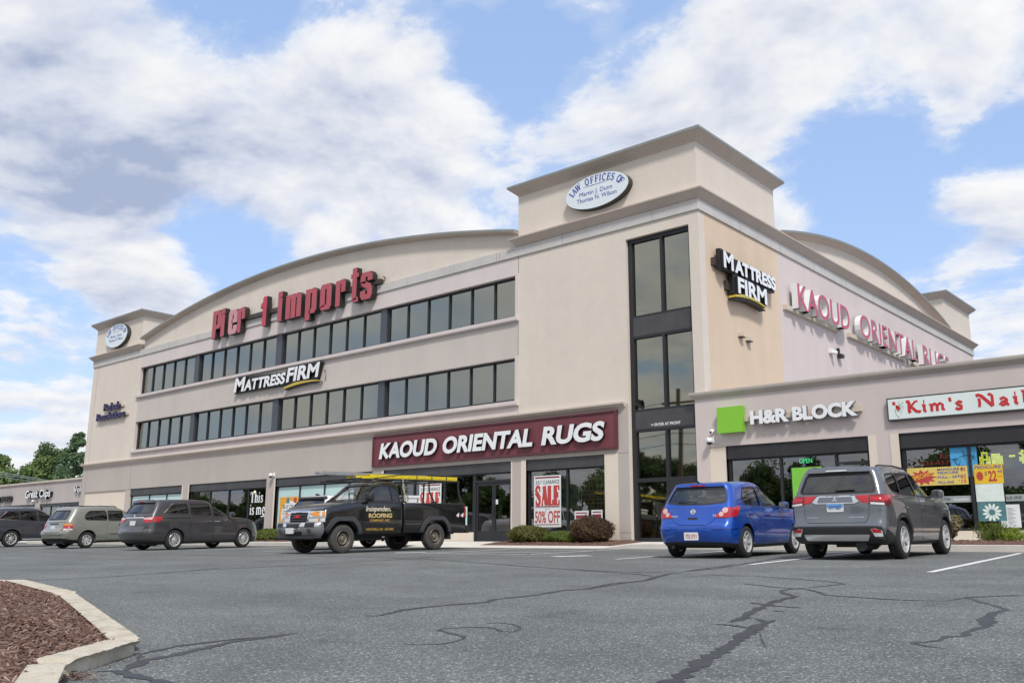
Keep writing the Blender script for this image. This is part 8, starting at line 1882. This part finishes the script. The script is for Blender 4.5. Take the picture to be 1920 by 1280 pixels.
def ladder(label, x0, x1, y, z, wd, hgt, railm, name):
    r = thing(name, label, 'ladder', (0, 0, 0), (0, 0, 1e-6)); r.matrix_world = rt.matrix_world.copy(); r.location = rt.matrix_world @ Vector(((x0 + x1) / 2, y, z)); OFF[r.name] = Vector(((x0 + x1) / 2, y, z))
    for s_ in (-1, 1):
        b = MB(); yy = y + s_ * wd / 2
        b.box(x0, x1, yy - .004 * s_ - .004, yy - .004 * s_ + .004, z, z + hgt); b.box(x0, x1, yy - .03 * (s_ > 0), yy + .03 * (s_ < 0), z, z + .008); b.box(x0, x1, yy - .03 * (s_ > 0), yy + .03 * (s_ < 0), z + hgt - .008, z + hgt)
        b.build('rail', railm, r)
    n = int((x1 - x0 - .2) / .305)
    for i in range(n + 1):
        x = x0 + .14 + i * .305; b = MB(); b.tube([(x, y - wd / 2 - .012, z + hgt / 2), (x, y + wd / 2 + .012, z + hgt / 2)], .016, 8); b.build('rung', M['alu'], r, smooth=40)
    return r
ladder('yellow fibreglass extension ladder lying on the black truck roof rack', -1.42, 2.55, .18, 2.075, .44, .085, M['yel'], 'ladder')
ladder('bare aluminium ladder reaching forward over the truck windshield', -.2, 3.70, .18, 2.165, .36, .07, M['alu'], 'ladder')
ladder('shorter yellow ladder section stacked on top of the truck rack', -1.15, 2.30, .62, 2.085, .18, .10, M['yel'], 'ladder')
r = thing('toolbox', 'white steel toolbox standing in the truck bed behind the cab', 'toolbox', (0, 0, 0), (0, 0, 1e-6)); r.matrix_world = rt.matrix_world.copy(); r.location = rt.matrix_world @ Vector((.7, 0, .94)); OFF[r.name] = Vector((.7, 0, .94))
b = MB(); b.prism(frame((0, -.55, 0), (1, 0, 0), (0, 0, 1), (0, 1, 0)), rounded([(.42, .94), (1.0, .94), (1.0, 1.52), (.42, 1.52)], .02), 0, 1.25); b.build('box', M['white'], r, smooth=35)
b = MB(); b.prism(frame((0, -.57, 0), (1, 0, 0), (0, 0, 1), (0, 1, 0)), rounded([(.40, 1.525), (1.02, 1.525), (1.02, 1.60), (.40, 1.60)], .02), 0, 1.29); b.build('lid', M['white'], r, smooth=35)
b = MB(); b.box(.47, .51, .70, .72, 1.42, 1.52); b.build('latch', M['steel'], r)
